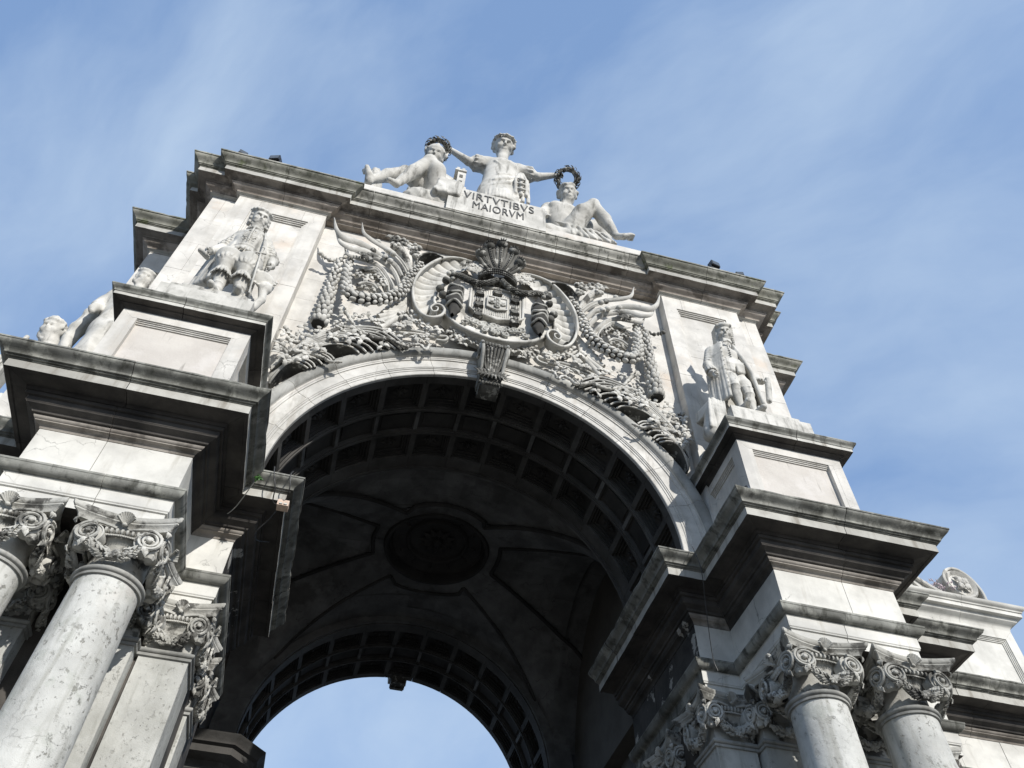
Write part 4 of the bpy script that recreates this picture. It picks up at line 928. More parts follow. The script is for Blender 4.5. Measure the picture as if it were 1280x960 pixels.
ORN = {'quills':[[(-5.2,-0.75,24.14),(-4.99,-0.8,23.44),(-4.71,-0.72,23.23),(-4.33,-0.62,23.35),(-3.96,-0.52,23.34),(-3.63,-0.42,23.24),(-3.3,-0.36,23.14),(-3.06,-0.28,23.02),(-2.85,-0.18,22.7)],[(-5.01,-0.6,23.52),(-4.77,-0.68,22.96),(-4.46,-0.62,22.91),(-4.1,-0.54,23.08),(-3.76,-0.44,23.09),(-3.46,-0.38,22.97),(-3.19,-0.32,22.78),(-2.98,-0.26,22.45),(-2.86,-0.18,22.18)],[(-4.39,-0.65,24.42),(-4.24,-0.68,23.85),(-3.97,-0.58,23.73),(-3.7,-0.5,23.68),(-3.44,-0.42,23.64),(-3.17,-0.34,23.54),(-2.92,-0.26,23.36),(-2.68,-0.16,23.04)],[(-4.65,-0.5,22.98),(-4.49,-0.52,22.66),(-4.2,-0.46,22.72),(-3.79,-0.42,22.74),(-3.46,-0.38,22.55),(-3.24,-0.34,22.26),(-3.04,-0.28,21.94),(-2.97,-0.2,21.77)],[(-4.21,-0.3,22.52),(-3.96,-0.38,22.38),(-3.63,-0.38,22.48),(-3.42,-0.34,22.29),(-3.22,-0.3,21.99),(-3.1,-0.22,21.62)],[(-3.81,-0.42,23.84),(-3.57,-0.36,23.75),(-3.32,-0.32,23.56),(-3.08,-0.28,23.38),(-2.85,-0.2,23.14),(-2.75,-0.14,22.99)]],'knobs':[(-3.25,-0.5,23.28),(-3.28,-0.5,22.84),(-3.78,-0.5,23.77),(-3.42,-0.5,23.41),(-3.84,-0.5,23.21),(-3.45,-0.5,23.0)],'buds':[[(-3.91,-0.55,23.37),(-3.56,-0.55,23.05)],[(-3.63,-0.5,22.8),(-3.33,-0.5,22.53)],[(-3.89,-0.5,23.72),(-3.62,-0.5,23.54)],[(-3.91,-0.4,22.78),(-3.59,-0.4,22.63)]],'stalks':[[(-2.62,-0.15,23.08),(-2.78,-0.22,23.5),(-2.95,-0.28,23.8),(-3.18,-0.35,24.08)],[(-2.54,-0.15,23.3),(-2.57,-0.2,23.63),(-2.61,-0.25,23.9),(-2.7,-0.3,24.08)],[(-2.62,-0.15,23.08),(-2.92,-0.2,23.65),(-3.16,-0.25,24.02),(-3.34,-0.3,24.16)]],'tufts':[(-3.28,-0.36,24.34),(-3.44,-0.36,24.39),(-3.12,-0.36,24.29),(-3.27,-0.36,24.02),(-2.71,-0.36,24.03),(-2.89,-0.36,24.2),(-2.6,-0.36,24.15),(-2.65,-0.36,23.75)],'darkleaf':[(-4.08,-0.5,22.71),(-3.89,-0.5,22.56),(-3.81,-0.5,22.8)],'rings':[[(-4.15,-0.3,22.2),(-3.95,-0.3,22.41),(-3.69,-0.3,22.41),(-3.4,-0.3,22.25),(-3.19,-0.3,21.78)],[(-4.0,-0.35,21.46),(-3.83,-0.35,21.62),(-3.58,-0.35,21.64),(-3.41,-0.35,21.45)]],'ringleaf':[(-4.01,-0.25,22.07),(-3.84,-0.25,21.92),(-3.72,-0.25,22.08),(-3.51,-0.25,22.23),(-3.38,-0.25,21.78),(-3.79,-0.25,21.44),(-3.56,-0.25,21.43),(-3.33,-0.25,22.03)],'festoon':[(-4.42,-0.25,22.8),(-4.39,-0.3,22.26),(-4.34,-0.35,21.7),(-4.26,-0.42,21.13),(-4.11,-0.5,20.65),(-3.89,-0.55,20.45),(-3.62,-0.55,20.47),(-3.31,-0.52,20.64),(-3.02,-0.48,20.93),(-2.78,-0.42,21.39),(-2.67,-0.35,21.98),(-2.62,-0.3,22.54),(-2.5,-0.22,23.2),(-2.35,-0.15,23.69)],'pendant':[(-4.7,-0.25,22.56),(-4.67,-0.27,21.74),(-4.65,-0.28,20.97),(-4.63,-0.3,20.33),(-4.62,-0.34,19.92),(-4.63,-0.34,19.44),(-4.63,-0.34,19.18)],'curl':[(-5.26,-0.35,22.62),(-5.18,-0.32,22.56),(-5.08,-0.3,22.53),(-4.9,-0.28,22.48),(-4.72,-0.25,22.67),(-4.59,-0.22,22.95),(-4.59,-0.2,23.11)],'rim':[(-0.83,-0.12,24.57),(-1.16,-0.16,24.55),(-1.54,-0.2,24.39),(-1.84,-0.25,24.07),(-2.12,-0.3,23.54),(-2.34,-0.34,22.95),(-2.45,-0.38,22.31),(-2.44,-0.4,21.62),(-2.31,-0.42,21.0),(-2.1,-0.45,20.58),(-1.84,-0.48,20.44),(-1.58,-0.5,20.57),(-1.48,-0.52,20.83),(-1.57,-0.54,21.02),(-1.75,-0.56,21.02),(-1.87,-0.57,20.8),(-1.8,-0.58,20.61),(-1.69,-0.59,20.67),(-1.68,-0.6,20.81),(-1.75,-0.6,20.83)],'inner':[(-0.76,-0.2,24.21),(-1.0,-0.2,23.92),(-1.2,-0.2,23.64),(-1.37,-0.2,23.38),(-1.53,-0.2,23.07),(-1.62,-0.2,22.74),(-1.72,-0.2,22.42),(-1.78,-0.2,22.11),(-1.8,-0.2,21.77),(-1.81,-0.2,21.55)],'outer':[(-0.93,-0.15,24.51),(-1.22,-0.15,24.56),(-1.54,-0.15,24.48),(-1.84,-0.15,24.24),(-2.11,-0.15,23.8),(-2.34,-0.15,23.27),(-2.46,-0.15,22.69),(-2.44,-0.15,22.01),(-2.31,-0.15,21.42),(-2.04,-0.15,21.01)],'hoop':[(-2.52,-0.3,23.42),(-2.51,-0.3,23.7),(-2.41,-0.3,24.0),(-2.21,-0.3,24.2),(-2.0,-0.3,24.22),(-1.76,-0.3,24.11)],'tassel':[(-1.23,-0.55,22.63),(-1.25,-0.55,22.22),(-1.25,-0.55,21.89),(-1.26,-0.55,21.56),(-1.25,-0.55,21.25),(-1.21,-0.55,20.95),(-1.26,-0.55,20.67)],'balls':[(-1.7,-0.5,21.96),(-1.59,-0.5,21.67),(-1.54,-0.5,22.46),(-1.6,-0.5,22.49)],'bar':[(-1.48,-0.5,22.86),(-1.31,-0.52,22.88),(-1.12,-0.54,22.84),(-0.88,-0.56,22.68),(-0.57,-0.58,22.61),(-0.28,-0.6,22.77),(-0.06,-0.62,23.0)],'crownbase':[(-0.63,-0.45,23.12),(-0.44,-0.45,23.63),(-0.04,-0.45,24.11),(0.38,-0.45,23.87),(0.52,-0.45,23.45)],'plumes':[[(-0.18,-0.4,23.71),(-0.46,-0.47,24.0),(-0.7,-0.55,24.33)],[(-0.12,-0.4,23.79),(-0.32,-0.5,24.28),(-0.47,-0.6,24.9)],[(-0.04,-0.4,23.86),(-0.07,-0.53,24.41),(-0.06,-0.65,25.08)],[(0.04,-0.4,23.83),(0.2,-0.5,24.26),(0.35,-0.6,24.87)],[(0.14,-0.4,23.76),(0.37,-0.47,24.07),(0.57,-0.55,24.38)]],'crownfol':[(-1.08,-0.3,23.89),(-0.93,-0.3,24.03),(-0.77,-0.3,24.04),(-0.61,-0.3,23.92),(-0.88,-0.3,23.74),(-0.72,-0.3,23.63),(-0.51,-0.3,23.85),(0.71,-0.3,24.14),(0.87,-0.3,23.97),(0.65,-0.3,23.75),(0.81,-0.3,23.7)],'shield':[(-0.86,-0.35,22.71),(0.85,-0.35,22.73),(0.77,-0.35,21.21),(-0.74,-0.35,21.16)],'castles':[(-0.59,-0.45,22.3),(-0.6,-0.45,21.7),(-0.59,-0.45,21.19),(0.48,-0.45,22.34),(0.47,-0.45,21.73),(0.45,-0.45,21.2),(-0.04,-0.45,22.54)],'esc':[(-0.4,-0.42,22.29),(0.32,-0.42,22.26),(0.3,-0.42,21.52),(-0.39,-0.42,21.53)],'quinas':[(-0.25,-0.5,21.79),(-0.06,-0.5,22.01),(-0.05,-0.5,21.76),(-0.04,-0.5,21.53),(0.13,-0.5,21.8)],'cart':[(-1.78,-0.3,22.13),(-1.78,-0.32,21.49),(-1.61,-0.38,21.07),(-1.38,-0.42,20.78),(-1.07,-0.46,20.41),(-0.64,-0.5,20.15),(-0.11,-0.5,20.05),(0.41,-0.5,20.13),(0.87,-0.48,20.45),(1.18,-0.44,20.94),(1.39,-0.36,21.52),(1.57,-0.3,22.21)],'below':[(-0.78,-0.42,20.89),(-0.56,-0.42,20.79),(-0.34,-0.42,20.78),(-0.12,-0.42,20.71),(0.05,-0.42,20.78),(0.24,-0.42,20.73),(0.45,-0.42,20.75),(0.67,-0.42,20.83),(-0.87,-0.42,20.67),(-0.26,-0.42,20.59),(0.03,-0.42,20.52),(0.31,-0.42,20.51)],'folcenter':[(-0.96,-0.28,20.4),(-0.78,-0.28,20.29),(-0.6,-0.28,20.23),(-0.42,-0.28,20.18),(-0.24,-0.28,20.19),(-0.07,-0.28,20.19),(0.14,-0.28,20.21),(0.36,-0.28,20.26),(0.57,-0.28,20.37),(-1.13,-0.28,20.27),(-0.69,-0.28,20.02),(-0.48,-0.28,19.98),(0.86,-0.28,20.42),(1.0,-0.28,20.29),(1.18,-0.28,20.36),(-0.97,-0.28,20.03),(0.72,-0.28,20.19),(0.89,-0.28,20.13),(-1.15,-0.22,20.16),(-0.89,-0.22,20.06),(-0.77,-0.22,20.35),(-0.59,-0.22,20.22),(-0.47,-0.22,20.12),(-0.84,-0.22,19.66),(-0.67,-0.22,19.58),(-0.63,-0.22,19.88),(-0.26,-0.22,20.4),(-0.06,-0.22,20.23),(-1.22,-0.22,20.37),(-1.05,-0.22,20.34),(-1.02,-0.22,19.96),(-0.82,-0.22,19.9),(-0.67,-0.22,20.14)],'feathers':[[(-2.53,-0.12,21.72),(-2.67,-0.17,21.24),(-2.81,-0.22,21.0)],[(-2.52,-0.12,21.67),(-2.67,-0.17,21.08),(-2.93,-0.22,20.81)],[(-2.52,-0.12,21.65),(-2.7,-0.17,20.97),(-3.03,-0.22,20.65)],[(-2.52,-0.12,21.62),(-2.73,-0.17,20.85),(-3.13,-0.22,20.49)],[(-2.51,-0.12,21.6),(-2.74,-0.17,20.74),(-3.21,-0.22,20.26)],[(-2.51,-0.12,21.57),(-2.7,-0.17,20.66),(-3.22,-0.22,19.98)],[(-2.51,-0.12,21.54),(-2.65,-0.16,20.65),(-3.09,-0.2,19.82)]],'palm':[[(-5.23,-0.02,16.79),(-4.96,-0.02,17.32),(-4.75,-0.02,17.44),(-4.51,-0.02,17.42)],[(-5.26,-0.02,16.9),(-5.09,-0.02,17.15),(-4.88,-0.02,17.49),(-4.67,-0.02,17.63),(-4.47,-0.02,17.63),(-4.38,-0.02,17.54)],[(-5.28,-0.02,16.97),(-5.07,-0.02,17.28),(-4.8,-0.02,17.68),(-4.48,-0.02,17.9),(-4.23,-0.02,17.92),(-4.09,-0.02,17.85)],[(-5.3,-0.02,17.04),(-4.98,-0.02,17.39),(-4.7,-0.02,17.8),(-4.38,-0.02,18.05),(-4.14,-0.02,18.09),(-4.0,-0.02,18.0)],[(-4.91,-0.02,17.62),(-4.52,-0.02,18.09),(-4.27,-0.02,18.35),(-3.97,-0.02,18.51),(-3.65,-0.02,18.56),(-3.45,-0.02,18.46)],[(-5.04,-0.02,17.66),(-4.65,-0.02,18.13),(-4.34,-0.02,18.44),(-4.0,-0.02,18.68),(-3.64,-0.02,18.82),(-3.3,-0.02,18.79),(-3.13,-0.02,18.67)],[(-5.16,-0.02,17.65),(-4.68,-0.02,18.25),(-4.23,-0.02,18.68),(-3.92,-0.02,18.92),(-3.43,-0.02,19.11),(-3.03,-0.02,19.09),(-2.74,-0.02,18.91)],[(-5.32,-0.02,17.31),(-4.98,-0.02,17.93),(-4.6,-0.02,18.49),(-4.18,-0.02,18.92),(-3.59,-0.02,19.25),(-3.07,-0.02,19.33),(-2.44,-0.02,19.02)],[(-5.34,-0.02,17.42),(-5.0,-0.02,18.04),(-4.63,-0.02,18.61),(-4.21,-0.02,19.08),(-3.61,-0.02,19.43),(-2.97,-0.02,19.56),(-2.27,-0.02,19.13)],[(-5.37,-0.02,17.54),(-5.03,-0.02,18.14),(-4.66,-0.02,18.74),(-4.24,-0.02,19.26),(-3.64,-0.02,19.6),(-2.86,-0.02,19.74),(-2.15,-0.02,19.49),(-1.78,-0.02,19.31)],[(-5.39,-0.02,17.61),(-5.09,-0.02,18.18),(-4.77,-0.02,18.69),(-4.34,-0.02,19.24),(-3.66,-0.02,19.71),(-2.74,-0.02,19.88),(-1.96,-0.02,19.75),(-1.33,-0.02,19.47)]],'oak':[[(-4.31,-0.36,18.84),(-4.15,-0.36,19.09),(-3.98,-0.36,19.28),(-3.72,-0.36,19.3),(-3.5,-0.36,19.24),(-3.27,-0.36,19.1),(-3.01,-0.36,19.11),(-2.76,-0.36,19.21),(-2.5,-0.36,19.07),(-2.42,-0.34,19.09),(-2.29,-0.34,19.05),(-2.14,-0.34,19.19),(-1.96,-0.34,19.26),(-1.79,-0.34,19.1),(-1.71,-0.34,19.35),(-1.55,-0.34,19.37)],[(-5.13,-0.34,17.74),(-4.94,-0.34,17.87),(-4.69,-0.34,17.92),(-4.42,-0.34,17.91),(-4.23,-0.34,17.85),(-4.04,-0.34,17.78),(-3.76,-0.34,17.86)],[(-2.58,-0.2,20.76),(-2.38,-0.2,20.69),(-2.18,-0.2,20.42),(-1.99,-0.2,20.2),(-1.84,-0.2,20.11)],[(-5.26,-0.2,18.53),(-5.04,-0.2,18.43),(-4.8,-0.2,18.52),(-4.61,-0.2,18.68)],[(-4.23,-0.25,20.32),(-3.99,-0.25,20.02),(-3.83,-0.25,19.74),(-3.72,-0.25,19.55)],[(-5.41,-0.2,18.96),(-5.23,-0.2,18.72),(-5.16,-0.2,18.52)]],'ribbon':[[(-3.32,-0.2,19.61),(-3.18,-0.2,19.69),(-2.8,-0.2,19.88),(-2.33,-0.2,20.02),(-1.86,-0.2,20.06),(-1.53,-0.2,20.06),(-1.31,-0.2,20.1),(-1.26,-0.2,20.02),(-1.35,-0.2,19.89),(-1.56,-0.2,19.85)],[(-3.16,-0.16,19.61),(-2.78,-0.16,19.8),(-2.31,-0.16,19.94),(-1.85,-0.16,20.0),(-1.57,-0.16,20.01)]],'oakleaf':[(-4.15,-0.44,18.63),(-3.72,-0.44,18.95),(-3.77,-0.44,18.66),(-3.44,-0.44,18.79),(-3.14,-0.44,18.68),(-2.92,-0.44,18.72),(-4.37,-0.44,18.09),(-3.66,-0.44,18.05),(-4.65,-0.44,17.49),(-5.03,-0.44,17.35),(-2.65,-0.44,18.87),(-5.35,-0.26,18.19),(-4.65,-0.26,18.94),(-4.17,-0.26,20.13),(-3.83,-0.26,20.02),(-3.33,-0.26,19.93),(-3.69,-0.26,19.98),(-4.95,-0.26,19.05),(-5.34,-0.26,18.63),(-5.31,-0.26,17.82),(-5.06,-0.26,18.61),(-4.92,-0.26,18.66),(-4.47,-0.26,18.97),(-4.22,-0.26,19.82),(-4.13,-0.26,19.61),(-3.47,-0.26,20.12),(-3.18,-0.26,19.99),(-3.05,-0.26,19.51),(-2.8,-0.26,19.61),(-5.22,-0.26,18.02),(-5.13,-0.26,18.27),(-4.56,-0.26,19.02),(-4.7,-0.26,18.61),(-2.1,-0.28,19.57),(-1.84,-0.28,19.71),(-2.92,-0.28,18.94),(-2.45,-0.28,19.58),(-2.37,-0.28,20.28),(-2.6,-0.28,20.54),(-1.69,-0.28,20.15),(-1.5,-0.28,20.13),(-2.1,-0.28,20.38),(-2.67,-0.28,19.03),(-2.28,-0.28,20.71),(-2.43,-0.28,20.11),(-2.63,-0.28,19.98),(-1.9,-0.28,20.27),(-1.99,-0.28,20.58),(-1.54,-0.28,20.26)],'shells':[(-4.97,-0.3,19.01),(-5.32,-0.3,18.58),(-0.77,-0.25,19.37),(-3.78,-0.3,20.33)],'clamp':[]}
JT = {'glory':{'head':(-0.08,-0.1,34.41),'top':(-0.11,-0.1,35.36),'neck':(-0.12,-0.1,33.3),'shL':(-0.88,-0.1,32.04),'shR':(0.72,-0.1,32.47),'elL':(-1.49,-0.1,32.06),'haL':(-2.27,-0.1,32.68),'elR':(1.38,-0.1,32.39),'haR':(2.12,-0.1,32.82),'chest':(-0.08,-0.1,32.21),'waist':(-0.02,-0.1,31.12),'hipL':(-0.49,-0.1,30.28),'hipR':(0.37,-0.1,30.49),'hemL':(-1.11,-0.2,29.04),'hemR':(0.82,-0.2,29.23),'mid':(-0.08,-0.2,29.34),'fall1':(0.64,-0.5,30.64),'fall2':(0.53,-0.5,29.33)},'left':{'head':(-2.72,-0.3,31.22),'top':(-2.87,-0.3,32.14),'foA':(-4.87,-0.5,28.04),'heA':(-4.63,-0.5,27.72),'knA':(-3.59,-0.4,29.5),'hip':(-2.2,0.1,29.46),'knB':(-2.78,-0.6,29.75),'foB':(-3.7,-0.6,27.65),'sh':(-2.05,0.2,30.75),'sh2':(-2.5,0.3,31.51),'ha':(-1.66,0.0,29.15),'lion':(-4.73,0.4,30.34),'towB':(-1.5,-0.5,28.2),'towT':(-1.74,-0.5,30.39),'drap':(-2.24,-0.4,28.72)},'right':{'head':(2.56,-0.3,30.94),'top':(2.59,-0.3,31.68),'shL':(1.84,0.0,30.25),'shR':(2.62,0.2,31.08),'chest':(2.14,0.0,30.01),'hip':(2.4,0.1,29.35),'knA':(3.29,-0.5,29.69),'foA':(4.19,-0.5,27.87),'toe':(4.5,-0.6,27.72),'knB':(4.04,0.1,30.53),'elL':(1.52,0.0,29.54),'haL':(1.51,-0.3,28.5),'foB':(3.63,0.0,29.08)},'wr':{'cL':(-2.66,-0.3,31.64),'rL':(-2.27,-0.3,31.73),'cR':(2.43,-0.3,31.96),'rR':(2.89,-0.3,31.92)},'gama':{'head':(-6.88,-1.35,21.74),'top':(-6.98,-1.35,22.31),'neck':(-6.83,-1.35,21.25),'shL':(-7.12,-1.35,20.97),'shR':(-6.4,-1.35,20.97),'chest':(-6.82,-1.35,20.63),'belt':(-6.89,-1.35,20.21),'hipL':(-6.96,-1.35,19.84),'hipR':(-6.56,-1.35,19.83),'knL':(-6.98,-1.5,18.94),'anL':(-6.87,-1.45,18.36),'knR':(-6.48,-1.6,18.81),'anR':(-6.41,-1.6,18.09),'toL':(-6.7,-1.8,17.72),'toR':(-6.38,-1.85,17.61),'elL':(-7.39,-1.35,20.23),'haL':(-7.55,-1.35,19.37),'elR':(-6.11,-1.2,20.59),'haR':(-5.99,-1.4,19.36),'clT':(-7.33,-1.35,20.69),'clB':(-7.35,-1.3,18.65),'swT':(-6.29,-1.75,19.46),'swB':(-6.08,-1.7,17.9),'hat':(-6.08,-1.3,19.13),'hat2':(-5.83,-1.1,19.06)},'pombal':{'head':(6.62,-1.3,21.44),'top':(6.68,-1.3,22.0),'neck':(6.57,-1.3,20.94),'shL':(6.04,-1.3,20.47),'shR':(6.87,-1.3,20.73),'chest':(6.43,-1.3,20.27),'belt':(6.47,-1.3,19.83),'hipL':(6.31,-1.3,19.42),'hipR':(6.71,-1.3,19.41),'knL':(6.21,-1.5,18.58),'anL':(6.34,-1.4,18.34),'knR':(6.71,-1.5,18.68),'anR':(6.63,-1.4,18.24),'elL':(5.78,-1.3,19.66),'haL':(5.7,-1.35,18.97),'elR':(7.37,-1.1,20.48),'haR':(7.42,-1.3,19.33),'coL':(5.87,-1.2,18.32),'coR':(7.18,-1.2,18.65),'block':(5.62,-1.2,18.08),'blockb':(5.37,-1.2,17.06)},'river':{'head':(-11.65,2.2,19.82),'top':(-11.81,2.2,20.19),'beard':(-11.6,2.2,19.42),'fist':(-10.98,2.2,19.51),'knee':(-10.85,2.2,20.73),'shin':(-10.85,2.2,19.48),'thigh':(-10.72,2.2,21.28),'back':(-11.03,2.2,19.05),'elb':(-11.22,2.2,19.27)},'outer':{'head':(-10.05,1.6,22.11),'top':(-10.15,1.6,22.3)},'misc':{'t0':(-1.49,-0.6,28.19),'t1':(0.96,-0.6,28.31),'t2':(-1.97,-0.6,27.73),'t3':(1.21,-0.6,27.15),'t4':(-1.11,-0.6,27.45),'t5':(0.73,-0.6,27.38)}}

# ---------------------------------------------------------------- carved relief over the arch
V = Vector
FRONT = V((0, -1, 0)); UP = V((0, 0, 1))
rr = random.Random(21)
def both(g, name, mat, smooth=45, parent=None, **tags):
    o = g.build(name, mat, parent or ARCH, smooth=smooth, **tags)
    return o, mirror(o)
def pod(g, c, out, along, L, w, t, mi=0):
    "rounded petal lying outward: out = outward normal, along = tip direction"
    along = (along-out*along.dot(out)).normalized(); side = along.cross(out)
    blob(g, c, w, t, L, (side, out, along), 7, 5, mi)
def garland(name, path, r0, r1, mat, rows=.16, seed=0, bulge=False, tip=-1):
    rnd = random.Random(seed); g = G(); P = catmull(path, 6)
    # arc length sampling
    L = [0]
    for a, b in zip(P[:-1], P[1:]): L.append(L[-1]+(b-a).length)
    tube(g, P, [.72*(r0+(r1-r0)*l/L[-1])*(1 if not bulge else .6+.8*math.sin(pi*min(1, l/L[-1]))) for l in L], 8, 1)
    s = 0.0; row = 0
    while s < L[-1]:
        i = max(j for j in range(len(L)) if L[j] <= s); i = min(i, len(P)-2)
        f = (s-L[i])/max(1e-6, L[i+1]-L[i]); c = P[i].lerp(P[i+1], f); tg = (P[i+1]-P[i]).normalized()
        t = s/L[-1]; r = r0+(r1-r0)*t
        if bulge: r *= .65+.75*math.sin(pi*t)
        n = max(5, int(2*pi*r/(.165))); out0 = tg.orthogonal().normalized(); o2 = tg.cross(out0)
        for k in range(n):
            a = 2*pi*(k+.5*(row % 2))/n+rnd.uniform(-.12, .12)
            out = (out0*math.cos(a)+o2*math.sin(a)).normalized()
            if out.y > .45: continue
            q = rnd.uniform(.85, 1.15)
            ax = (tg*tip*.85+out*.45).normalized()
            pod(g, c+out*r*.74, (out*.85-tg*tip*.45).normalized(), ax, .098*q*(r/.2)**.5, .074*q*(r/.2)**.4, .055*q)
            if rnd.random() < .4: blob(g, c+out*r*.82+tg*.05, .022, .022, .022, n=5, m=3)
        s += rows*(.8+.35*t); row += 1
    return both(g, name, [mat, M['nearblack']], 60, kind='stuff')  # near-black core tube shows between the pods
for i, p in enumerate(ORN['quills']):
    g = G(); P = catmull(p, 5); n = len(P)
    vs = []; N8 = 10
    wmax = [.135, .125, .095, .095, .08, .06][i]
    for j, c in enumerate(P):
        t = j/(n-1); tg = (P[min(n-1, j+1)]-P[max(0, j-1)]).normalized()
        w = wmax*min(1, .10+t*3.6)*(1.0 if t < .55 else 1-.45*(t-.55)/.45)
        side = tg.cross(FRONT).normalized(); out = side.cross(tg).normalized()
        if out.y > 0: out = -out
        for k in range(N8):
            a = 2*pi*k/N8; x = math.cos(a)*w; y = math.sin(a)*w*.34
            y -= .55*(x*x)/max(w, 1e-3)      # gutter-shaped blade
            vs.append(c+side*x+out*y)
    fs = [(j*N8+k, j*N8+(k+1) % N8, (j+1)*N8+(k+1) % N8, (j+1)*N8+k) for j in range(n-1) for k in range(N8)]+[tuple(reversed(range(N8))), tuple(range((n-1)*N8, n*N8))]
    g.add(vs, fs); tube(g, [c+FRONT*.01 for c in P], [max(.012, .03*min(1, j/n*3)) for j in range(n)], 6)
    both(g, 'plume', M['reliefclean'], 50)
for i, c in enumerate(ORN['knobs']):
    g = G(); blob(g, V(c), .10, .09, .10, n=10, m=7); both(g, 'bud', M['relief'], 60)
for p in ORN['stalks']:
    g = G(); P = catmull(p, 5); tube(g, P, [.06+.07*(j/len(P)) for j in range(len(P))], 9); both(g, 'stalk', M['relief'])
for i, c in enumerate(ORN['tufts']):
    g = G(); c = V(c)
    for k in range(5):
        a = rr.uniform(0, 2*pi); blob(g, c+V((math.cos(a)*.10, -rr.uniform(0, .1), math.sin(a)*.10)), .07, .07, .07, n=7, m=5)
    for k in range(4):
        a = rr.uniform(0, 2*pi); leaf(g, c, V((math.cos(a), -.4, math.sin(a))), FRONT, .2, .06, .3, 2)
    both(g, 'blossom_cluster', M['relief'], 60)
for c in ORN['darkleaf']:
    g = G(); c = V(c)
    for k in range(6):
        a = -1.2+k*.5; leaf(g, c-UP*.1, V((math.sin(a), -.6, math.cos(a))), FRONT, .26, .055, .4, 2)
    both(g, 'leaf_cluster', M['carvedark'], 60)
for p in ORN['rings']:
    g = G(); P = catmull(p, 8); 
    for dy, r in ((0, .035), (.10, .05), (.22, .05)): tube(g, [q+V((0, dy, 0)) for q in P], r, 7)
    both(g, 'ring_band', M['relief'])
for c in ORN['ringleaf']:
    g = G(); c = V(c)
    for k in range(5):
        a = rr.uniform(0, 2*pi); leaf(g, c, V((math.cos(a), -.5, math.sin(a))), FRONT, .17, .05, .35, 2)
    blob(g, c+FRONT*.1, .04, .05, .05, n=7, m=5)
    both(g, 'leaf_cluster', M['relief'], 60)
garland('festoon', ORN['festoon'], .135, .135, M['reliefclean'], .17, 3, bulge=True)
garland('fruit_pendant', ORN['pendant'], .12, .25, M['reliefclean'], .215, 4, tip=-1)
g = G(); P = catmull(ORN['curl'], 6); tube(g, P, [.05+.02*math.sin(i*1.3) for i in range(len(P))], 8); blob(g, P[0], .09, .06, .07); both(g, 'curling_branch', M['relief'])
# scalloped mantle either side of the arms
def resample(P, n):
    L = [0]
    for a, b in zip(P[:-1], P[1:]): L.append(L[-1]+(b-a).length)
    out = []
    for i in range(n):
        s = L[-1]*i/(n-1); j = 0
        while j < len(L)-2 and L[j+1] < s: j += 1
        out.append(P[j].lerp(P[j+1], (s-L[j])/max(1e-9, L[j+1]-L[j])))
    return out
P = catmull(ORN['rim'], 6); g = G()
m_ = len(P)
tube(g, P, [.045 if j < m_*.6 else max(.02, .045-.03*(j-m_*.6)/(m_*.4)) for j in range(m_)], 8)
# the rim is a deep band standing off the wall
vs = []; 
for q in P: vs += [q+V((0, .0, 0)), q+V((0, .33 if q.y < -.35 else .2, 0))]
g.add(vs, [(2*j, 2*j+1, 2*j+3, 2*j+2) for j in range(m_-1)])
vs2 = [q+(V((0, 0, 0))) for q in vs]
both(g, 'mantle_rim', M['reliefclean'], 50)
no = 97; A_ = resample(catmull(ORN['inner'], 6), no); B_ = resample(catmull(ORN['outer'], 6), no); K = 9; g = G()
for i in range(no):
    fl = i/(no-1)*12; ph = fl % 1
    for k in range(K):
        s = k/(K-1); q = A_[i].lerp(B_[i], s)
        dep = (-.16*math.sin(pi*min(1, s*1.05))+.0)*0+(.13*math.sin(pi*s)*(.4+.6*s))
        ridge = (1-abs(2*ph-1))**.5*.10*(.25+.75*s)
        g.v.append((q.x, q.y+dep-ridge+.06, q.z))
g.f = [(i*K+k, (i+1)*K+k, (i+1)*K+k+1, i*K+k+1) for i in range(no-1) for k in range(K-1)]; g.mi = [0]*len(g.f)
both(g, 'scalloped_mantle', M['reliefclean'], 60)
g = G(); P = catmull(ORN['hoop'], 6); tube(g, P, .03, 7)
vs = []
for q in P: vs += [q, q+V((0, .38, 0))]
g.add(vs, [(2*j, 2*j+1, 2*j+3, 2*j+2) for j in range(len(P)-1)]); tube(g, [q+V((0, .36, 0)) for q in P], .03, 7)
both(g, 'hoop_band', M['carvedark'], 50)
# feather sheath and tail feathers
for p in ORN['feathers']:
    a, b, c = [V(q) for q in p]; g = G(); P = catmull([a, b, c], 8); n = len(P)
    tube(g, P, [.045+.05*math.sin(pi*j/(n-1)*.6) for j in range(n)], 8)
    both(g, 'tail_feather', M['reliefclean'], 60)
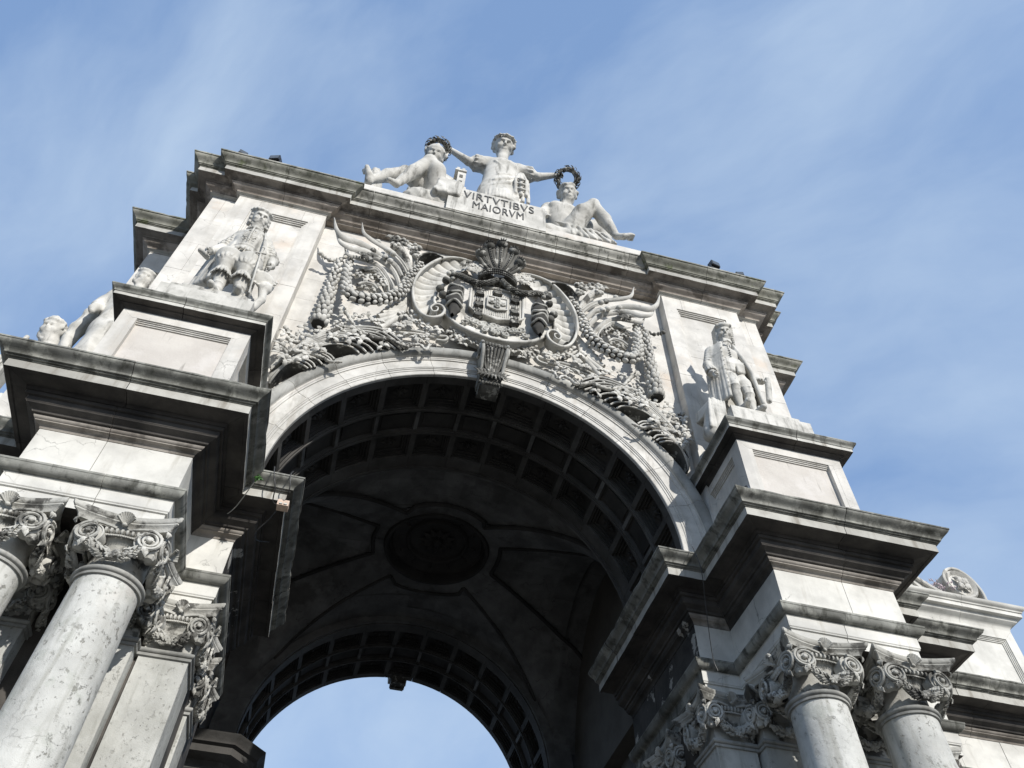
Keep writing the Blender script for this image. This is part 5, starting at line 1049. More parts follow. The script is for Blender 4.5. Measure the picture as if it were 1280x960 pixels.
# palm fronds curling onto the archivolt
palms_ = [resample(catmull(p, 8), 28) for p in ORN['palm'][:9]]
palms_ = [q for i in range(len(palms_)) for q in ([palms_[i]] if i == len(palms_)-1 or i == 3 else [palms_[i], [a.lerp(b, .5) for a, b in zip(palms_[i], palms_[i+1])]])]
for p in palms_:
    P = p; n = len(P); vs = []
    for j, q in enumerate(P):
        t = j/(n-1); h = .08+.27*math.sin(pi*min(1, t*.85))**.7; w = .02
        tg = (P[min(n-1, j+1)]-P[max(0, j-1)]).normalized(); nn = V((-tg.z, 0, tg.x))
        if nn.z < 0: nn = -nn
        vs += [V((q.x, .10, q.z)), V((q.x, -h, q.z))+nn*.03, V((q.x, -h-.015, q.z))+nn*(.03+w*1.6), V((q.x, .10, q.z))+nn*w*2.2]
    g = G(); g.add(vs, [(4*j+k, 4*j+(k+1) % 4, 4*j+4+(k+1) % 4, 4*j+4+k) for j in range(n-1) for k in range(4)]+[(3, 2, 1, 0), tuple(range(4*n-4, 4*n))])
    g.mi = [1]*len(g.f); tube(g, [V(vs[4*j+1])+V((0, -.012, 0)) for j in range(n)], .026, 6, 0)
    both(g, 'palm_leaf', [M['reliefclean'], M['carvedark']], 50)  # shade of the hollows put into the colour: dark sides, pale front edge
for p in ORN['oak']:
    g = G(); P = catmull(p, 6); n = len(P)
    tube(g, P, [.062*(1.1-.5*j/n)+.012*math.sin(j*1.9) for j in range(n)], 9)
    for j in range(3, n-2, 9):
        d = V((rr.uniform(-1, 1), -.5, rr.uniform(-1, .6))).normalized(); tube(g, [P[j], P[j]+d*.14], [.035, .02], 6)
    both(g, 'oak_branch', M['relief'], 50)
for p in ORN['ribbon']:
    g = G(); P = catmull(p, 6)
    for dy, r in ((0, .035), (.07, .045)): tube(g, [q+V((0, dy, 0)) for q in P], r, 7)
    both(g, 'scroll_ribbon', M['reliefclean'], 50)
def oakleaf(c, s, seed):
    rnd = random.Random(seed); g = G(); c = V(c); a0 = rnd.uniform(0, 2*pi)
    if math.hypot(c.x, c.z-ZC) < (5.62 if s > .195 else 5.85): return
    k = rnd.choice((2, 3, 3, 4))
    for i in range(k):
        a = a0+i*2*pi/k+rnd.uniform(-.4, .4)
        leaf(g, c, V((math.cos(a), rnd.uniform(-.35, .1), math.sin(a))), V((rnd.uniform(-.3, .3), -1, rnd.uniform(-.1, .5))), s*rnd.uniform(.8, 1.15), s*.33, rnd.uniform(.1, .35), 3)
    if rnd.random() < .5: blob(g, c+FRONT*.05, s*.2, s*.2, s*.24, n=8, m=5)
    both(g, 'oak_leaf', M['reliefclean'], 60)
for i, c in enumerate(ORN['oakleaf']): oakleaf(c, .23 if i < 11 else .20, 100+i)
rl = random.Random(55)
for p in ORN['oak'][:2]:
    P = catmull(p, 4)
    for q in P[::3]:
        for _ in range(2): oakleaf(q+V((rl.uniform(-.25, .25), rl.uniform(-.05, .12), rl.uniform(-.35, .35))), rl.uniform(.12, .19), rl.randint(0, 99999))
for i, c in enumerate(ORN['folcenter']): oakleaf(c, .17, 300+i)
# ---- the royal arms
SH = [V(p) for p in ORN['shield']]
xm = max(abs(p.x) for p in SH); 
zt_ = (SH[0].z+SH[1].z)/2; zb_ = (SH[2].z+SH[3].z)/2
def shield_outline(w, zt, zb, n=8):
    pts = [(-w, zt-.04), (-w*.5, zt+.0), (0, zt+.07), (w*.5, zt+.0), (w, zt-.04), (w*1.0, (zt+zb)/2), (w*1.0, zb+.28), (w*.8, zb+.10), (w*.4, zb+.06), (0, zb-.06), (-w*.4, zb+.06), (-w*.8, zb+.10), (-w, zb+.28), (-w, (zt+zb)/2)]
    return pts
ARMS = None
g = G(); w = xm*.92
po = shield_outline(w, zt_, zb_)
def slab_xz(g, pts, y0, y1, mi=0):
    n = len(pts); g.add([(x, y0, z) for x, z in pts]+[(x, y1, z) for x, z in pts], [tuple(range(n)), tuple(reversed(range(n, 2*n)))]+[(i, n+i, n+(i+1) % n, (i+1) % n) for i in range(n)], mi)
slab_xz(g, po, -.40, .1)
# oval cartouche behind
ARMS = g.build('coat_of_arms', M['reliefclean'], ARCH, smooth=30)
def armpart(g, name, mat='reliefclean', smooth=50): return g.build(name, M[mat], ARMS, smooth=smooth)
g = G(); tube(g, [V((x, -.43, z)) for x, z in po+[po[0]]], .04, 7); armpart(g, 'shield_rim')
g = G()
for i in range(23):
    x = -w*.9+1.8*w*i/22
    if abs(x) < .05: pass
    g.box(x-.012, x+.012, -.422, -.39, zb_+.16, zt_-.06)
armpart(g, 'engraved_bars').__setitem__('kind', 'stuff')
cs = [V(p) for p in ORN['castles']]
def castle(c):
    g = G(); x, z = c.x, c.z; y = -.41; s = 1.15
    g.box(x-.10*s, x+.10*s, y-.09, y, z-.13*s, z+.05*s)
    for d in (-.075, 0, .075): g.box(x+(d-.025)*s, x+(d+.025)*s, y-.11, y, z+.05*s, z+(.13 if d else .17)*s)
    lathe_at(g, V((x, y-.03, z-.13*s)), UP, [(.13*s, 0), (.125*s, .03), (.10*s, .05)], 10)
    o = armpart(g, 'castle', 'carvedark', 30); return o
cx_ = sorted([c for c in cs[:3]], key=lambda c: -c.z); dx = (sum(abs(c.x) for c in cs[:6])/6)
for c, c2 in zip(cs[:3], cs[3:6]):
    z = (c.z+c2.z)/2
    castle(V((-dx, 0, z))); castle(V((dx, 0, z)))
castle(V((0, 0, cs[6].z)))
EZ = sum(p[2] for p in ORN['esc'])/4; eh = abs(ORN['esc'][0][2]-ORN['esc'][3][2])/2*.8; ew = dx*.55
g = G(); slab_xz(g, [(-ew, EZ+eh), (ew, EZ+eh), (ew, EZ-eh*.8), (0, EZ-eh*1.12), (-ew, EZ-eh*.8)], -.47, -.3); inn = armpart(g, 'inner_escutcheon')
g = G(); tube(g, [V((x, -.48, z)) for x, z in [(-ew, EZ+eh), (ew, EZ+eh), (ew, EZ-eh*.8), (0, EZ-eh*1.12), (-ew, EZ-eh*.8), (-ew, EZ+eh)]], .028, 6); armpart(g, 'escutcheon_rim')
qs = [(-ew*.58, EZ-.02), (ew*.58, EZ-.02), (0, EZ+eh*.55), (0, EZ), (0, EZ-eh*.55)]
for x, z in qs:
    g = G(); s = .085; slab_xz(g, [(x-s, z+s), (x+s, z+s), (x+s, z-s*.5), (x, z-s), (x-s, z-s*.5)], -.52, -.45)
    for a, b in ((-.4, .4), (.4, .4), (0, 0), (-.4, -.4), (.4, -.4)): blob(g, V((x+a*s, -.525, z+b*s)), .02, .015, .02, n=6, m=4)
    armpart(g, 'small_shield', 'carved')
# oval cartouche rim, its lower scroll and fill
for mname in ('cart',):
    P = catmull(ORN['cart'], 6); Pm = [V((-p.x, p.y, p.z)) for p in P]
    # average both halves so that the arms are symmetrical
    left_ = [p for p in P if p.x <= 0.0]
    g = G(); full = left_+[V((-p.x, p.y, p.z)) for p in reversed(left_)]
    tube(g, full, .05, 8); vs = []
    for q in full: vs += [q, V((q.x*.94, q.y+.42, q.z-.10))]
    g.add(vs, [(2*j, 2*j+1, 2*j+3, 2*j+2) for j in range(len(full)-1)])
    tube(g, [V((q.x*.955, q.y+.1, q.z+.04)) for q in full], .03, 7)
    armpart(g, 'cartouche_rim', 'reliefclean')
    g = G(); n = len(left_)
    for i, q in enumerate(full):
        g.v += [(q.x, q.y+.08, q.z), (q.x*.5, -.28, (q.z+zb_+.3)/2), (0, -.25, zb_+.5)]
    g.f = [(3*i+k, 3*i+3+k, 3*i+4+k, 3*i+1+k) for i in range(len(full)-1) for k in (0, 1)]; g.mi = [0]*len(g.f)
    armpart(g, 'cartouche_field', 'reliefclean')
for i, c in enumerate(ORN['below']):
    for s in (1, -1):
        c2 = V((c[0]*s, c[1], c[2])); g = G()
        sp = spiral(c2, V((s, 0, 0)), UP, .10, 1.4, 20, a0=rr.uniform(0, 6), rmin=.02); tube(g, sp, [.04-.018*j/19 for j in range(20)], 6)
        armpart(g, 'scroll_leaf', 'carved')
# tassels, orbs, drapery bars
for s in (1, -1):
    P = [V((p[0]*s, p[1], p[2])) for p in ORN['tassel']]; g = G(); n = len(P)
    lathe_prof = []
    for j in range(26):
        t = j/25; i = min(n-2, int(t*(n-1))); f = t*(n-1)-i; c = P[i].lerp(P[i+1], f)
        tb = [.03, .16, .22, .23, .21, .16, .08]; base = tb[i]*(1-f)+tb[min(6, i+1)]*f
        wv = base*(1+.16*math.sin(t*4*2*pi-1.2)) if t > .3 else base
        for k in range(18):
            a = 2*pi*k/18; z = .05*math.sin(3*a+j*.0)*(1 if t > .3 else 0)
            g.v.append((c.x+wv*math.cos(a), c.y+wv*.8*math.sin(a), c.z+z))
    g.f = [(j*18+k, j*18+(k+1) % 18, (j+1)*18+(k+1) % 18, (j+1)*18+k) for j in range(25) for k in range(18)]; g.mi = [0]*len(g.f)
    armpart(g, 'tassel', 'nearblack', 60)
    P = catmull([V((p[0]*s, p[1], p[2])) for p in ORN['tassel']], 3)
    g = G()
    for zz in (.33, .47, .61, .75):
        i = int(zz*(len(P)-1)); c = P[i]
        ring = [c+V((.225*math.cos(a)*(1-.25*abs(zz-.5)), .19*math.sin(a), .055*math.sin(3*a+zz*9))) for a in [2*pi*k/24 for k in range(25)]]
        tube(g, ring, .04, 7)
    armpart(g, 'tassel_fringe', 'carved', 60)
    for j, c in enumerate(ORN['balls']):
        g = G(); blob(g, V((c[0]*s, c[1], c[2])), .13 if j < 2 else .09, .12, .13 if j < 2 else .09, n=12, m=8); armpart(g, 'orb', 'carvedark', 80)
    P = catmull([V((p[0]*s, p[1], p[2])) for p in ORN['bar']], 5); g = G(); n = len(P)
    tube(g, P, [.075+.012*math.sin(j*2.2) for j in range(n)], 10)
    for j in range(1, n-1):
        for k in range(9):
            a = k*2*pi/9+j; blob(g, P[j]+V((0, math.sin(a)*.078, math.cos(a)*.078)), .04, .026, .026, n=5, m=4)
    armpart(g, 'drapery_roll', 'carvedark', 60).__setitem__('kind', 'stuff')
    g = G(); c = P[0]
    for k in range(9): blob(g, c+V((rr.uniform(-.11, .11), rr.uniform(-.08, .05), rr.uniform(-.10, .10))), .085, .08, .08, n=8, m=6)
    armpart(g, 'drapery_knot', 'carved', 60)
# crown: domed base with beaded arches ending in curled plumes
g = G(); base = [V(p) for p in ORN['crownbase']]
CW = (abs(base[0].x)+abs(base[4].x))/2; CB = (base[0].z+base[4].z)/2; CT = base[2].z
for i in range(9):
    t = i/8; rad = CW*(1.0-.05*t) if t < .3 else CW*math.cos((t-.3)/.7*1.1)
    for k in range(22): a = 2*pi*k/22; g.v.append((rad*math.cos(a), -.28+rad*.62*math.sin(a), CB+(CT-CB)*t*.85))
g.f = [(j*22+k, j*22+(k+1) % 22, (j+1)*22+(k+1) % 22, (j+1)*22+k) for j in range(8) for k in range(22)]; g.mi = [0]*len(g.f)
crown = armpart(g, 'crown', 'carvedark', 60)
g = G()
for j in range(3):
    z = CB+.02+j*.12
    for k in range(30):
        a = pi+pi*k/29; blob(g, V((CW*1.02*math.cos(a), -.28+CW*.66*math.sin(a), z)), .04, .04, .045, n=6, m=4)
armpart(g, 'crown_beading', 'carvedark', 60).__setitem__('kind', 'stuff')
for i, p in enumerate(ORN['plumes']):
    P5 = [V(q) for q in ORN['plumes'][i]]; Q5 = [V(q) for q in ORN['plumes'][4-i]]
    pts = [V(((a.x-b.x)/2, (a.y+b.y)/2, (a.z+b.z)/2)) for a, b in zip(P5, Q5)]
    pts = [pts[0]]+pts[1:]
    P = catmull(pts, 6); g = G(); n = len(P)
    for off in (-.075, 0, .075):
        tg = (P[-1]-P[0]).normalized(); sd = tg.cross(FRONT)
        tube(g, [q+sd*off*(1+.8*j/n)+FRONT*(.03 if off == 0 else 0) for j, q in enumerate(P)], [.045+.03*j/n for j in range(n)], 7)
    for j in range(0, n, 1): blob(g, P[j]+FRONT*.10, .024, .02, .03, n=6, m=4)
    c = P[-1]; tg = (P[-1]-P[-3]).normalized()
    blob(g, c+FRONT*.05, .19, .17, .17, n=14, m=9)
    for k in range(7):
        a = pi*k/6; leaf(g, c+FRONT*.1+tg*.05, (FRONT*math.sin(a)*1.2-tg*.4+tg.cross(FRONT)*math.cos(a)), tg, .2, .06, -.3, 2)
    armpart(g, 'crown_plume', 'carvedark', 60)
for i, c in enumerate(ORN['crownfol']):
    for s in (1, -1):
        g = G(); cc = V((s*abs(c[0]), c[1], c[2]))
        for k in range(5):
            a = rr.uniform(0, 2*pi); leaf(g, cc, V((math.cos(a), -.5, math.sin(a))), FRONT, .18, .055, .35, 2)
        for k in range(3): blob(g, cc+V((rr.uniform(-.08, .08), -.06, rr.uniform(-.08, .08))), .045, .04, .045, n=7, m=5)
        armpart(g, 'crown_foliage', 'relief', 60)
# keystones, front and rear
def keystone(rear=False):
    s = -1 if rear else 1; Y0 = 14.57 if rear else 0.0
    def Y(y): return Y0-y*-1*(-1) if False else (Y0+y if not rear else 14.57-y)
    prof = [(19.82, .1), (19.84, -.25), (19.78, -.50), (19.58, -.64), (19.34, -.62), (19.1, -.48), (18.88, -.34), (18.7, -.28), (18.55, -.29), (18.42, -.31), (18.33, -.25), (18.30, -.05)]
    g = G(); n = len(prof)
    def wz(z): return .27+.13*(z-18.3)/1.5
    # body
    prof = [(z+(.25 if rear else 0), y) for z, y in prof]; body = catmull([V((0, y, z)) for z, y in prof], 4); m = len(body)
    vs = []
    for q in body: w = wz(q.z)*.80; vs += [V((-w, Y(q.y+.07), q.z)), V((w, Y(q.y+.07), q.z))]
    g.add(vs, [(2*i, 2*i+1, 2*i+3, 2*i+2) for i in range(m-1)])
    y0_, y1_ = sorted((Y(-.16), Y(.3))); g.box(-.27, .27, y0_, y1_, prof[-1][0]+.06, prof[0][0])
    k_ = g.build('keystone', M['carvedark'], ARCH, smooth=60)
    for sx in (-1, 1):
        g = G(); vs = []
        for q in body[:-14]:
            w = wz(q.z); vs += [V((sx*w, Y(q.y), q.z)), V((sx*w*.80, Y(q.y), q.z)), V((sx*w*.80, Y(.3), q.z)), V((sx*w, Y(.3), q.z))]
        g.add(vs, [(4*i+k, 4*i+(k+1) % 4, 4*i+4+(k+1) % 4, 4*i+4+k) for i in range(m-15) for k in range(4)]+[(0, 1, 2, 3), tuple(range(4*m-60, 4*m-56))])
        tube(g, [V((sx*wz(q.z)*.9, Y(q.y-.0), q.z)) for q in body[:-14]], .05, 8)
        o = g.build('keystone_scroll', M['roll'], k_, smooth=50)
        g = G(); c = V((sx*wz(19.5)*1.02, Y(-.36), 19.52)); tube(g, spiral(c, V((0, 1, 0)), UP, .22, 2.0, 36, rmin=.03), [.045-.02*i/35 for i in range(36)], 6); g.build('volute', M['carved'], k_, smooth=60)
    if rear: return
    rnd = random.Random(9); g = G(); fy = -1 if not rear else 1
    for j in range(-3, 4):      # fan of lobes rising from the foot
        P = catmull([V((j*.03, Y(-.31), 18.62)), V((j*.065, Y(-.38), 18.95)), V((j*.085, Y(-.52), 19.2)), V((j*.10, Y(-.64), 19.42))], 5)
        tube(g, P, [.028+.018*i/len(P) for i in range(len(P))], 6)
    for j in range(-4, 5):
        leaf(g, V((j*.07, Y(-.30), 18.55)), V((j*.12, fy*.25, .5)), V((0, fy, .2)), .30, .045, .22, 3)
        leaf(g, V((j*.07, Y(-.33), 18.62)), V((j*.14, fy*.4, -.7)), V((0, fy, -.3)), .22, .045, .35, 2)
        blob(g, V((j*.072, Y(-.25), 18.38)), .04, .05, .045, n=7, m=5)
    for j in range(-4, 5): blob(g, V((j*.085, Y(-.66), 19.52)), .05, .055, .08, n=7, m=5)
    for j in (-1.5, -.5, .5, 1.5): blob(g, V((j*.12, Y(-.36), 18.72)), .03, .035, .035, n=6, m=4)
    o = g.build('acanthus_leaf', M['carvedark'], k_, smooth=60); o['kind'] = 'stuff'
keystone(); keystone(True)

# ---------------------------------------------------------------- sculpture: one continuous surface per figure
class Sculpt:
    def __init__(s, lo, hi, vox):
        s.lo = np.array(lo, float); s.vox = vox; s.n = np.ceil((np.array(hi)-s.lo)/vox).astype(int)+1
        s.d = np.full(tuple(s.n), 9.0, np.float32)
        s.ax = [s.lo[i]+np.arange(s.n[i])*vox for i in range(3)]
    def _sub(s, lo, hi):
        a = np.maximum(0, np.floor((lo-s.lo)/s.vox).astype(int)); b = np.minimum(s.n, np.ceil((hi-s.lo)/s.vox).astype(int)+1)
        if np.any(b <= a): return None
        sl = tuple(slice(a[i], b[i]) for i in range(3))
        X = np.stack(np.meshgrid(*[s.ax[i][sl[i]] for i in range(3)], indexing='ij'), -1)
        return sl, X
    def _mix(s, sl, e, k, sub=False):
        d = s.d[sl]
        if sub:
            e = -e; h = np.maximum(k-np.abs(d-e), 0)/k; s.d[sl] = np.maximum(d, e)+h*h*k*.25
        else:
            h = np.maximum(k-np.abs(d-e), 0)/k; s.d[sl] = np.minimum(d, e)-h*h*k*.25
    def cap(s, a, b, ra, rb=None, k=.06, sub=False, flat=None):
        rb = ra if rb is None else rb; a = np.array(a, float); b = np.array(b, float); m = max(ra, rb)+k+.08
        r = s._sub(np.minimum(a, b)-m, np.maximum(a, b)+m)
        if r is None: return
        sl, X = r; ab = b-a; t = np.clip(((X-a)@ab)/max(ab@ab, 1e-9), 0, 1)
        q = X-(a+t[..., None]*ab)
        if flat is not None:
            ax, sc = flat; ax = np.array(ax, float); ax /= np.linalg.norm(ax); q = q+(q@ax)[..., None]*ax*(sc-1)
        s._mix(sl, (np.linalg.norm(q, axis=-1)-(ra+(rb-ra)*t)).astype(np.float32)*(1 if flat is None else .7), k, sub)
    def chain(s, pts, rs, k=.06, sub=False, flat=None):
        if isinstance(rs, (int, float)): rs = [rs]*len(pts)
        for i in range(len(pts)-1): s.cap(pts[i], pts[i+1], rs[i], rs[i+1], k, sub, flat)
    def ell(s, c, r, k=.06, R=None, sub=False):
        c = np.array(c, float); r = np.array(r, float) if not isinstance(r, (int, float)) else np.array([r]*3, float); m = r.max()+k+.08
        q = s._sub(c-m, c+m)
        if q is None: return
        sl, X = q; X = X-c
        if R is not None: X = X@np.array(R, float)
        k0 = np.linalg.norm(X/r, axis=-1); k1 = np.linalg.norm(X/(r*r), axis=-1)
        s._mix(sl, (k0*(k0-1)/np.maximum(k1, 1e-6)).astype(np.float32), k, sub)
    def box(s, c, h, k=.03, R=None, rad=.03):
        c = np.array(c, float); h = np.array(h, float); m = np.linalg.norm(h)+k+.08
        q = s._sub(c-m, c+m)
        if q is None: return
        sl, X = q; X = X-c
        if R is not None: X = X@np.array(R, float)
        w = np.abs(X)-h+rad
        e = np.linalg.norm(np.maximum(w, 0), axis=-1)+np.minimum(w.max(-1), 0)-rad
        s._mix(sl, e.astype(np.float32), k)
    def warp(s, lo, hi, fn):
        q = s._sub(np.array(lo, float), np.array(hi, float))
        if q is None: return
        sl, X = q; s.d[sl] = s.d[sl]+fn(X).astype(np.float32)
    def mesh(s, name, mat, parent=None, xs=None, dz=0.0, **tags):
        d = s.d; n = d.shape; ins = d < 0
        ins[0] = ins[-1] = False; ins[:, 0] = ins[:, -1] = False; ins[:, :, 0] = ins[:, :, -1] = False
        d = np.where(ins, np.minimum(d, -1e-4), np.maximum(d, 1e-4))
        cs = (n[0]-1, n[1]-1, n[2]-1)
        acc = np.zeros(cs+(3,), np.float32); cnt = np.zeros(cs, np.float32)
        corners = [(i, j, k) for i in (0, 1) for j in (0, 1) for k in (0, 1)]
        def C(c): return d[c[0]:c[0]+cs[0], c[1]:c[1]+cs[1], c[2]:c[2]+cs[2]]
        for a in corners:
            for ax in range(3):
                if a[ax]: continue
                b = list(a); b[ax] = 1
                da, db = C(a), C(b); m = (da < 0) != (db < 0)
                t = np.where(m, da/(da-db+1e-12), 0)
                for q in range(3): acc[..., q] += np.where(m, a[q]+(t if q == ax else 0), 0)
                cnt += m
        act = cnt > 0; idx = -np.ones(cs, np.int64); idx[act] = np.arange(act.sum())
        ijk = np.argwhere(act); v = (ijk+acc[act]/cnt[act][:, None])*s.vox+s.lo
        faces = []
        for ax in range(3):
            o1, o2 = [(1, 2), (2, 0), (0, 1)][ax]
            a = [slice(None)]*3; a[ax] = slice(0, -1); b = [slice(None)]*3; b[ax] = slice(1, None)
            m = ins[tuple(a)] != ins[tuple(b)]; e = np.argwhere(m)
            e = e[(e[:, o1] > 0) & (e[:, o2] > 0) & (e[:, o1] < cs[o1]) & (e[:, o2] < cs[o2])]
            def I(d1, d2):
                q = e.copy(); q[:, o1] += d1; q[:, o2] += d2; return idx[q[:, 0], q[:, 1], q[:, 2]]
            F = np.stack([I(-1, -1), I(0, -1), I(0, 0), I(-1, 0)], 1)
            inside = ins[tuple(a)][tuple(e.T)]
            F[~inside] = F[~inside][:, ::-1]; faces.append(F)
        F = np.concatenate(faces)
        # light smoothing of the vertices
        for _ in range(1):
            e = np.concatenate([F[:, [0, 1]], F[:, [1, 2]], F[:, [2, 3]], F[:, [3, 0]]]); sm = np.zeros_like(v); ct = np.zeros(len(v))
            np.add.at(sm, e[:, 0], v[e[:, 1]]); np.add.at(ct, e[:, 0], 1); np.add.at(sm, e[:, 1], v[e[:, 0]]); np.add.at(ct, e[:, 1], 1)
            v = v*.88+.12*sm/np.maximum(ct, 1)[:, None]
        if xs: v[:, 0] = xs[0]+(v[:, 0]-xs[0])*xs[1]
        v[:, 2] += dz
        me = D.meshes.new(name); me.vertices.add(len(v)); me.vertices.foreach_set('co', v.astype(np.float32).ravel())
        me.loops.add(len(F)*4); me.loops.foreach_set('vertex_index', F.astype(np.int32).ravel())
        me.polygons.add(len(F)); me.polygons.foreach_set('loop_start', np.arange(0, len(F)*4, 4, dtype=np.int32))
        me.polygons.foreach_set('use_smooth', np.ones(len(F), bool))
        me.materials.append(mat); me.update(); me.validate()
        o = D.objects.new(name, me); COL.objects.link(o)
        if parent: o.parent = parent
        for k_, w in tags.items(): o[k_] = w
        return o
def frame(yaw, pitch=0, roll=0):
    "columns: right, forward, up of a head looking toward -y when yaw = 0 (yaw>0 turns to +x)"
    y, p, r = map(math.radians, (yaw, pitch, roll))
    f = np.array([math.sin(y)*math.cos(p), -math.cos(y)*math.cos(p), math.sin(p)])
    rt_ = np.array([-math.cos(y), -math.sin(y), 0.0]); u = np.cross(rt_, f)*1.0
    if u[2] < 0: u = -u
    r2_ = rt_*math.cos(r)+u*math.sin(r); u2_ = -rt_*math.sin(r)+u*math.cos(r)
    return np.stack([r2_, f, u2_], 1)
def head(S, c, h, yaw=0, pitch=0, roll=0, hair='curly', beard=False, seed=0):
    "c centre of skull, h head height"
    R = frame(yaw, pitch, roll); c = np.array(c, float); rnd = random.Random(seed)
    def L(x, y, z): return c+R@np.array([x, y, z])*h
    k = .06*h
    S.ell(L(0, -.05, .12), np.array([.34, .41, .37])*h, k, R)
    S.ell(L(0, .08, -.12), np.array([.27, .30, .36])*h, .12*h, R)
    S.ell(L(0, .20, -.34), np.array([.15, .15, .12])*h, .10*h, R)          # chin
    S.cap(L(-.13, .34, .10), L(.13, .34, .10), .065*h, .065*h, .05*h)        # brow
    for s in (-1, 1):
        S.ell(L(s*.135, .385, .0), np.array([.105, .11, .08])*h, .02*h, R, sub=True)
        S.ell(L(s*.135, .315, .0), np.array([.062, .06, .048])*h, .01*h, R)
        S.ell(L(s*.17, .27, -.12), np.array([.10, .10, .09])*h, .08*h, R)   # cheek
        S.ell(L(s*.33, -.02, -.04), np.array([.05, .09, .12])*h, .02*h, R)   # ear
    S.cap(L(0, .37, .06), L(0, .435, -.10), .030*h, .045*h, .03*h)            # nose
    S.ell(L(-.04, .40, -.12), .035*h, .015*h); S.ell(L(.04, .40, -.12), .035*h, .015*h)
    S.cap(L(-.09, .375, -.225), L(.09, .375, -.225), .016*h, .016*h, .01*h, sub=True)
    S.cap(L(-.07, .37, -.20), L(.07, .37, -.20), .03*h, .03*h, .02*h); S.cap(L(-.06, .365, -.255), L(.06, .365, -.255), .034*h, .034*h, .02*h)
    if hair == 'curly' or hair == 'wreath':
        for i in range(85):
            a = rnd.uniform(0, 2*pi); z = rnd.uniform(-.25, .95)
            q = np.array([math.cos(a)*math.sqrt(max(0, 1-z*z)), math.sin(a)*math.sqrt(max(0, 1-z*z)), z])
            if q[1] > .35 and z < .42: continue
            S.ell(L(q[0]*.37, q[1]*.42-.05, q[2]*.39+.12), rnd.uniform(.055, .095)*h, .02*h)
    if hair == 'wreath':
        for i in range(20):
            a = 2*pi*i/20; S.ell(L(.37*math.cos(a), .40*math.sin(a)-.02, .30+.03*(i % 2)), np.array([.065, .065, .05])*h, .015*h, R)
    if hair == 'wig':
        for s in (-1, 1):
            for i in range(9):
                for j in range(3):
                    S.ell(L(s*(.33+.03*j), .10-.14*j, .28-.11*i), np.array([.09, .10, .065])*h, .012*h, R)
        for i in range(11): S.cap(L(-.30+.06*i, .26, .36), L(-.36+.072*i, -.3, .42), .06*h, .07*h, .015*h)
        S.ell(L(0, .02, .36), np.array([.36, .40, .20])*h, .05*h, R)
        S.ell(L(0, .05, .58), np.array([.10, .10, .10])*h, .02*h, R)
    if hair == 'cap':
        S.ell(L(0, -.08, .30), np.array([.38, .42, .24])*h, .03*h, R)
        for i in range(14):
            a = 2*pi*i/14; S.ell(L(.36*math.cos(a), .36*math.sin(a)-.06, .34), np.array([.09, .09, .09])*h, .02*h, R)
        for s in (-1, 1):
            for i in range(6): S.ell(L(s*.34, .02-.06*(i % 2), .12-.09*i), .08*h, .02*h)
    if hair == 'helmet':
        S.ell(L(0, -.06, .22), np.array([.39, .45, .36])*h, .03*h, R)
        S.cap(L(-.36, .20, .22), L(.36, .20, .22), .05*h, .05*h, .02*h)
        S.chain([L(0, .26, .44), L(0, .10, .60), L(0, -.15, .66), L(0, -.42, .50)], .045*h, .05*h)
        for s in (-1, 1): S.cap(L(s*.38, -.05, .24), L(s*.46, -.1, .5), .09*h, .03*h, .02*h)
    if beard:
        for i in range(46):
            x = rnd.uniform(-.26, .26); z = rnd.uniform(-.62, -.26)*(1-abs(x)*.8)
            S.ell(L(x, .27-.5*abs(x)*.6+rnd.uniform(-.03, .05), z), rnd.uniform(.05, .08)*h, .02*h)
        for s in (-1, 1): S.cap(L(0, .40, -.17), L(s*.17, .32, -.28), .04*h, .03*h, .02*h)
    return L
def hand(S, w, d, n, s, curl=.5, spread=.18, side=1):
    "w wrist, d direction of the palm, n palm normal (fingers curl toward it), s hand length"
    w = np.array(w, float); d = np.array(d, float); d /= np.linalg.norm(d); n = np.array(n, float); n -= d*(n@d); n /= np.linalg.norm(n); x = np.cross(d, n)*side
    p = w+d*s*.28
    S.cap(w, w+d*s*.42, s*.13, s*.16, s*.08, flat=(n, 1.5))
    for i in range(4):
        b = w+d*s*.48+x*(i-1.5)*s*.115; L = s*(.42, .50, .47, .36)[i]; dd = d+x*(i-1.5)*spread*.5
        m1 = b+dd*L*.5*math.cos(curl*.6)+n*L*.5*math.sin(curl*.6); m2 = m1+dd*L*.5*math.cos(curl*1.7)+n*L*.5*math.sin(curl*1.7)
        S.chain([b, m1, m2], [s*.062, s*.055, s*.042], s*.02)
    b = w+d*s*.15+x*(-1)*s*.16*-1; t1 = b+(x*.9+d*.6)*s*.24; S.chain([w+d*s*.12+x*s*.08, t1, t1+(d*.9+n*.4)*s*.2], [s*.09, s*.07, s*.05], s*.04)
A3 = lambda *p: np.array(p, float)
def lerp(a, b, t): return np.array(a)*(1-t)+np.array(b)*t
MB = M['marble']

def cloth(amp, seed=0, fx=5.0, fz=2.2):
    "fine running wrinkles of cloth"
    def fn(X):
        x, y, z = X[..., 0], X[..., 1], X[..., 2]
        w = np.sin(x*fx*1.7+1.6*np.sin(z*fz+seed)+y*3)+.6*np.sin(x*fx*3.1-z*fz*2.3+2.0*np.sin(z*1.9+seed*2))+.5*np.sin(z*fz*4.1+x*4+seed+1.5*np.sin(x*6))
        return amp*(np.abs(w)-.8)
    return fn
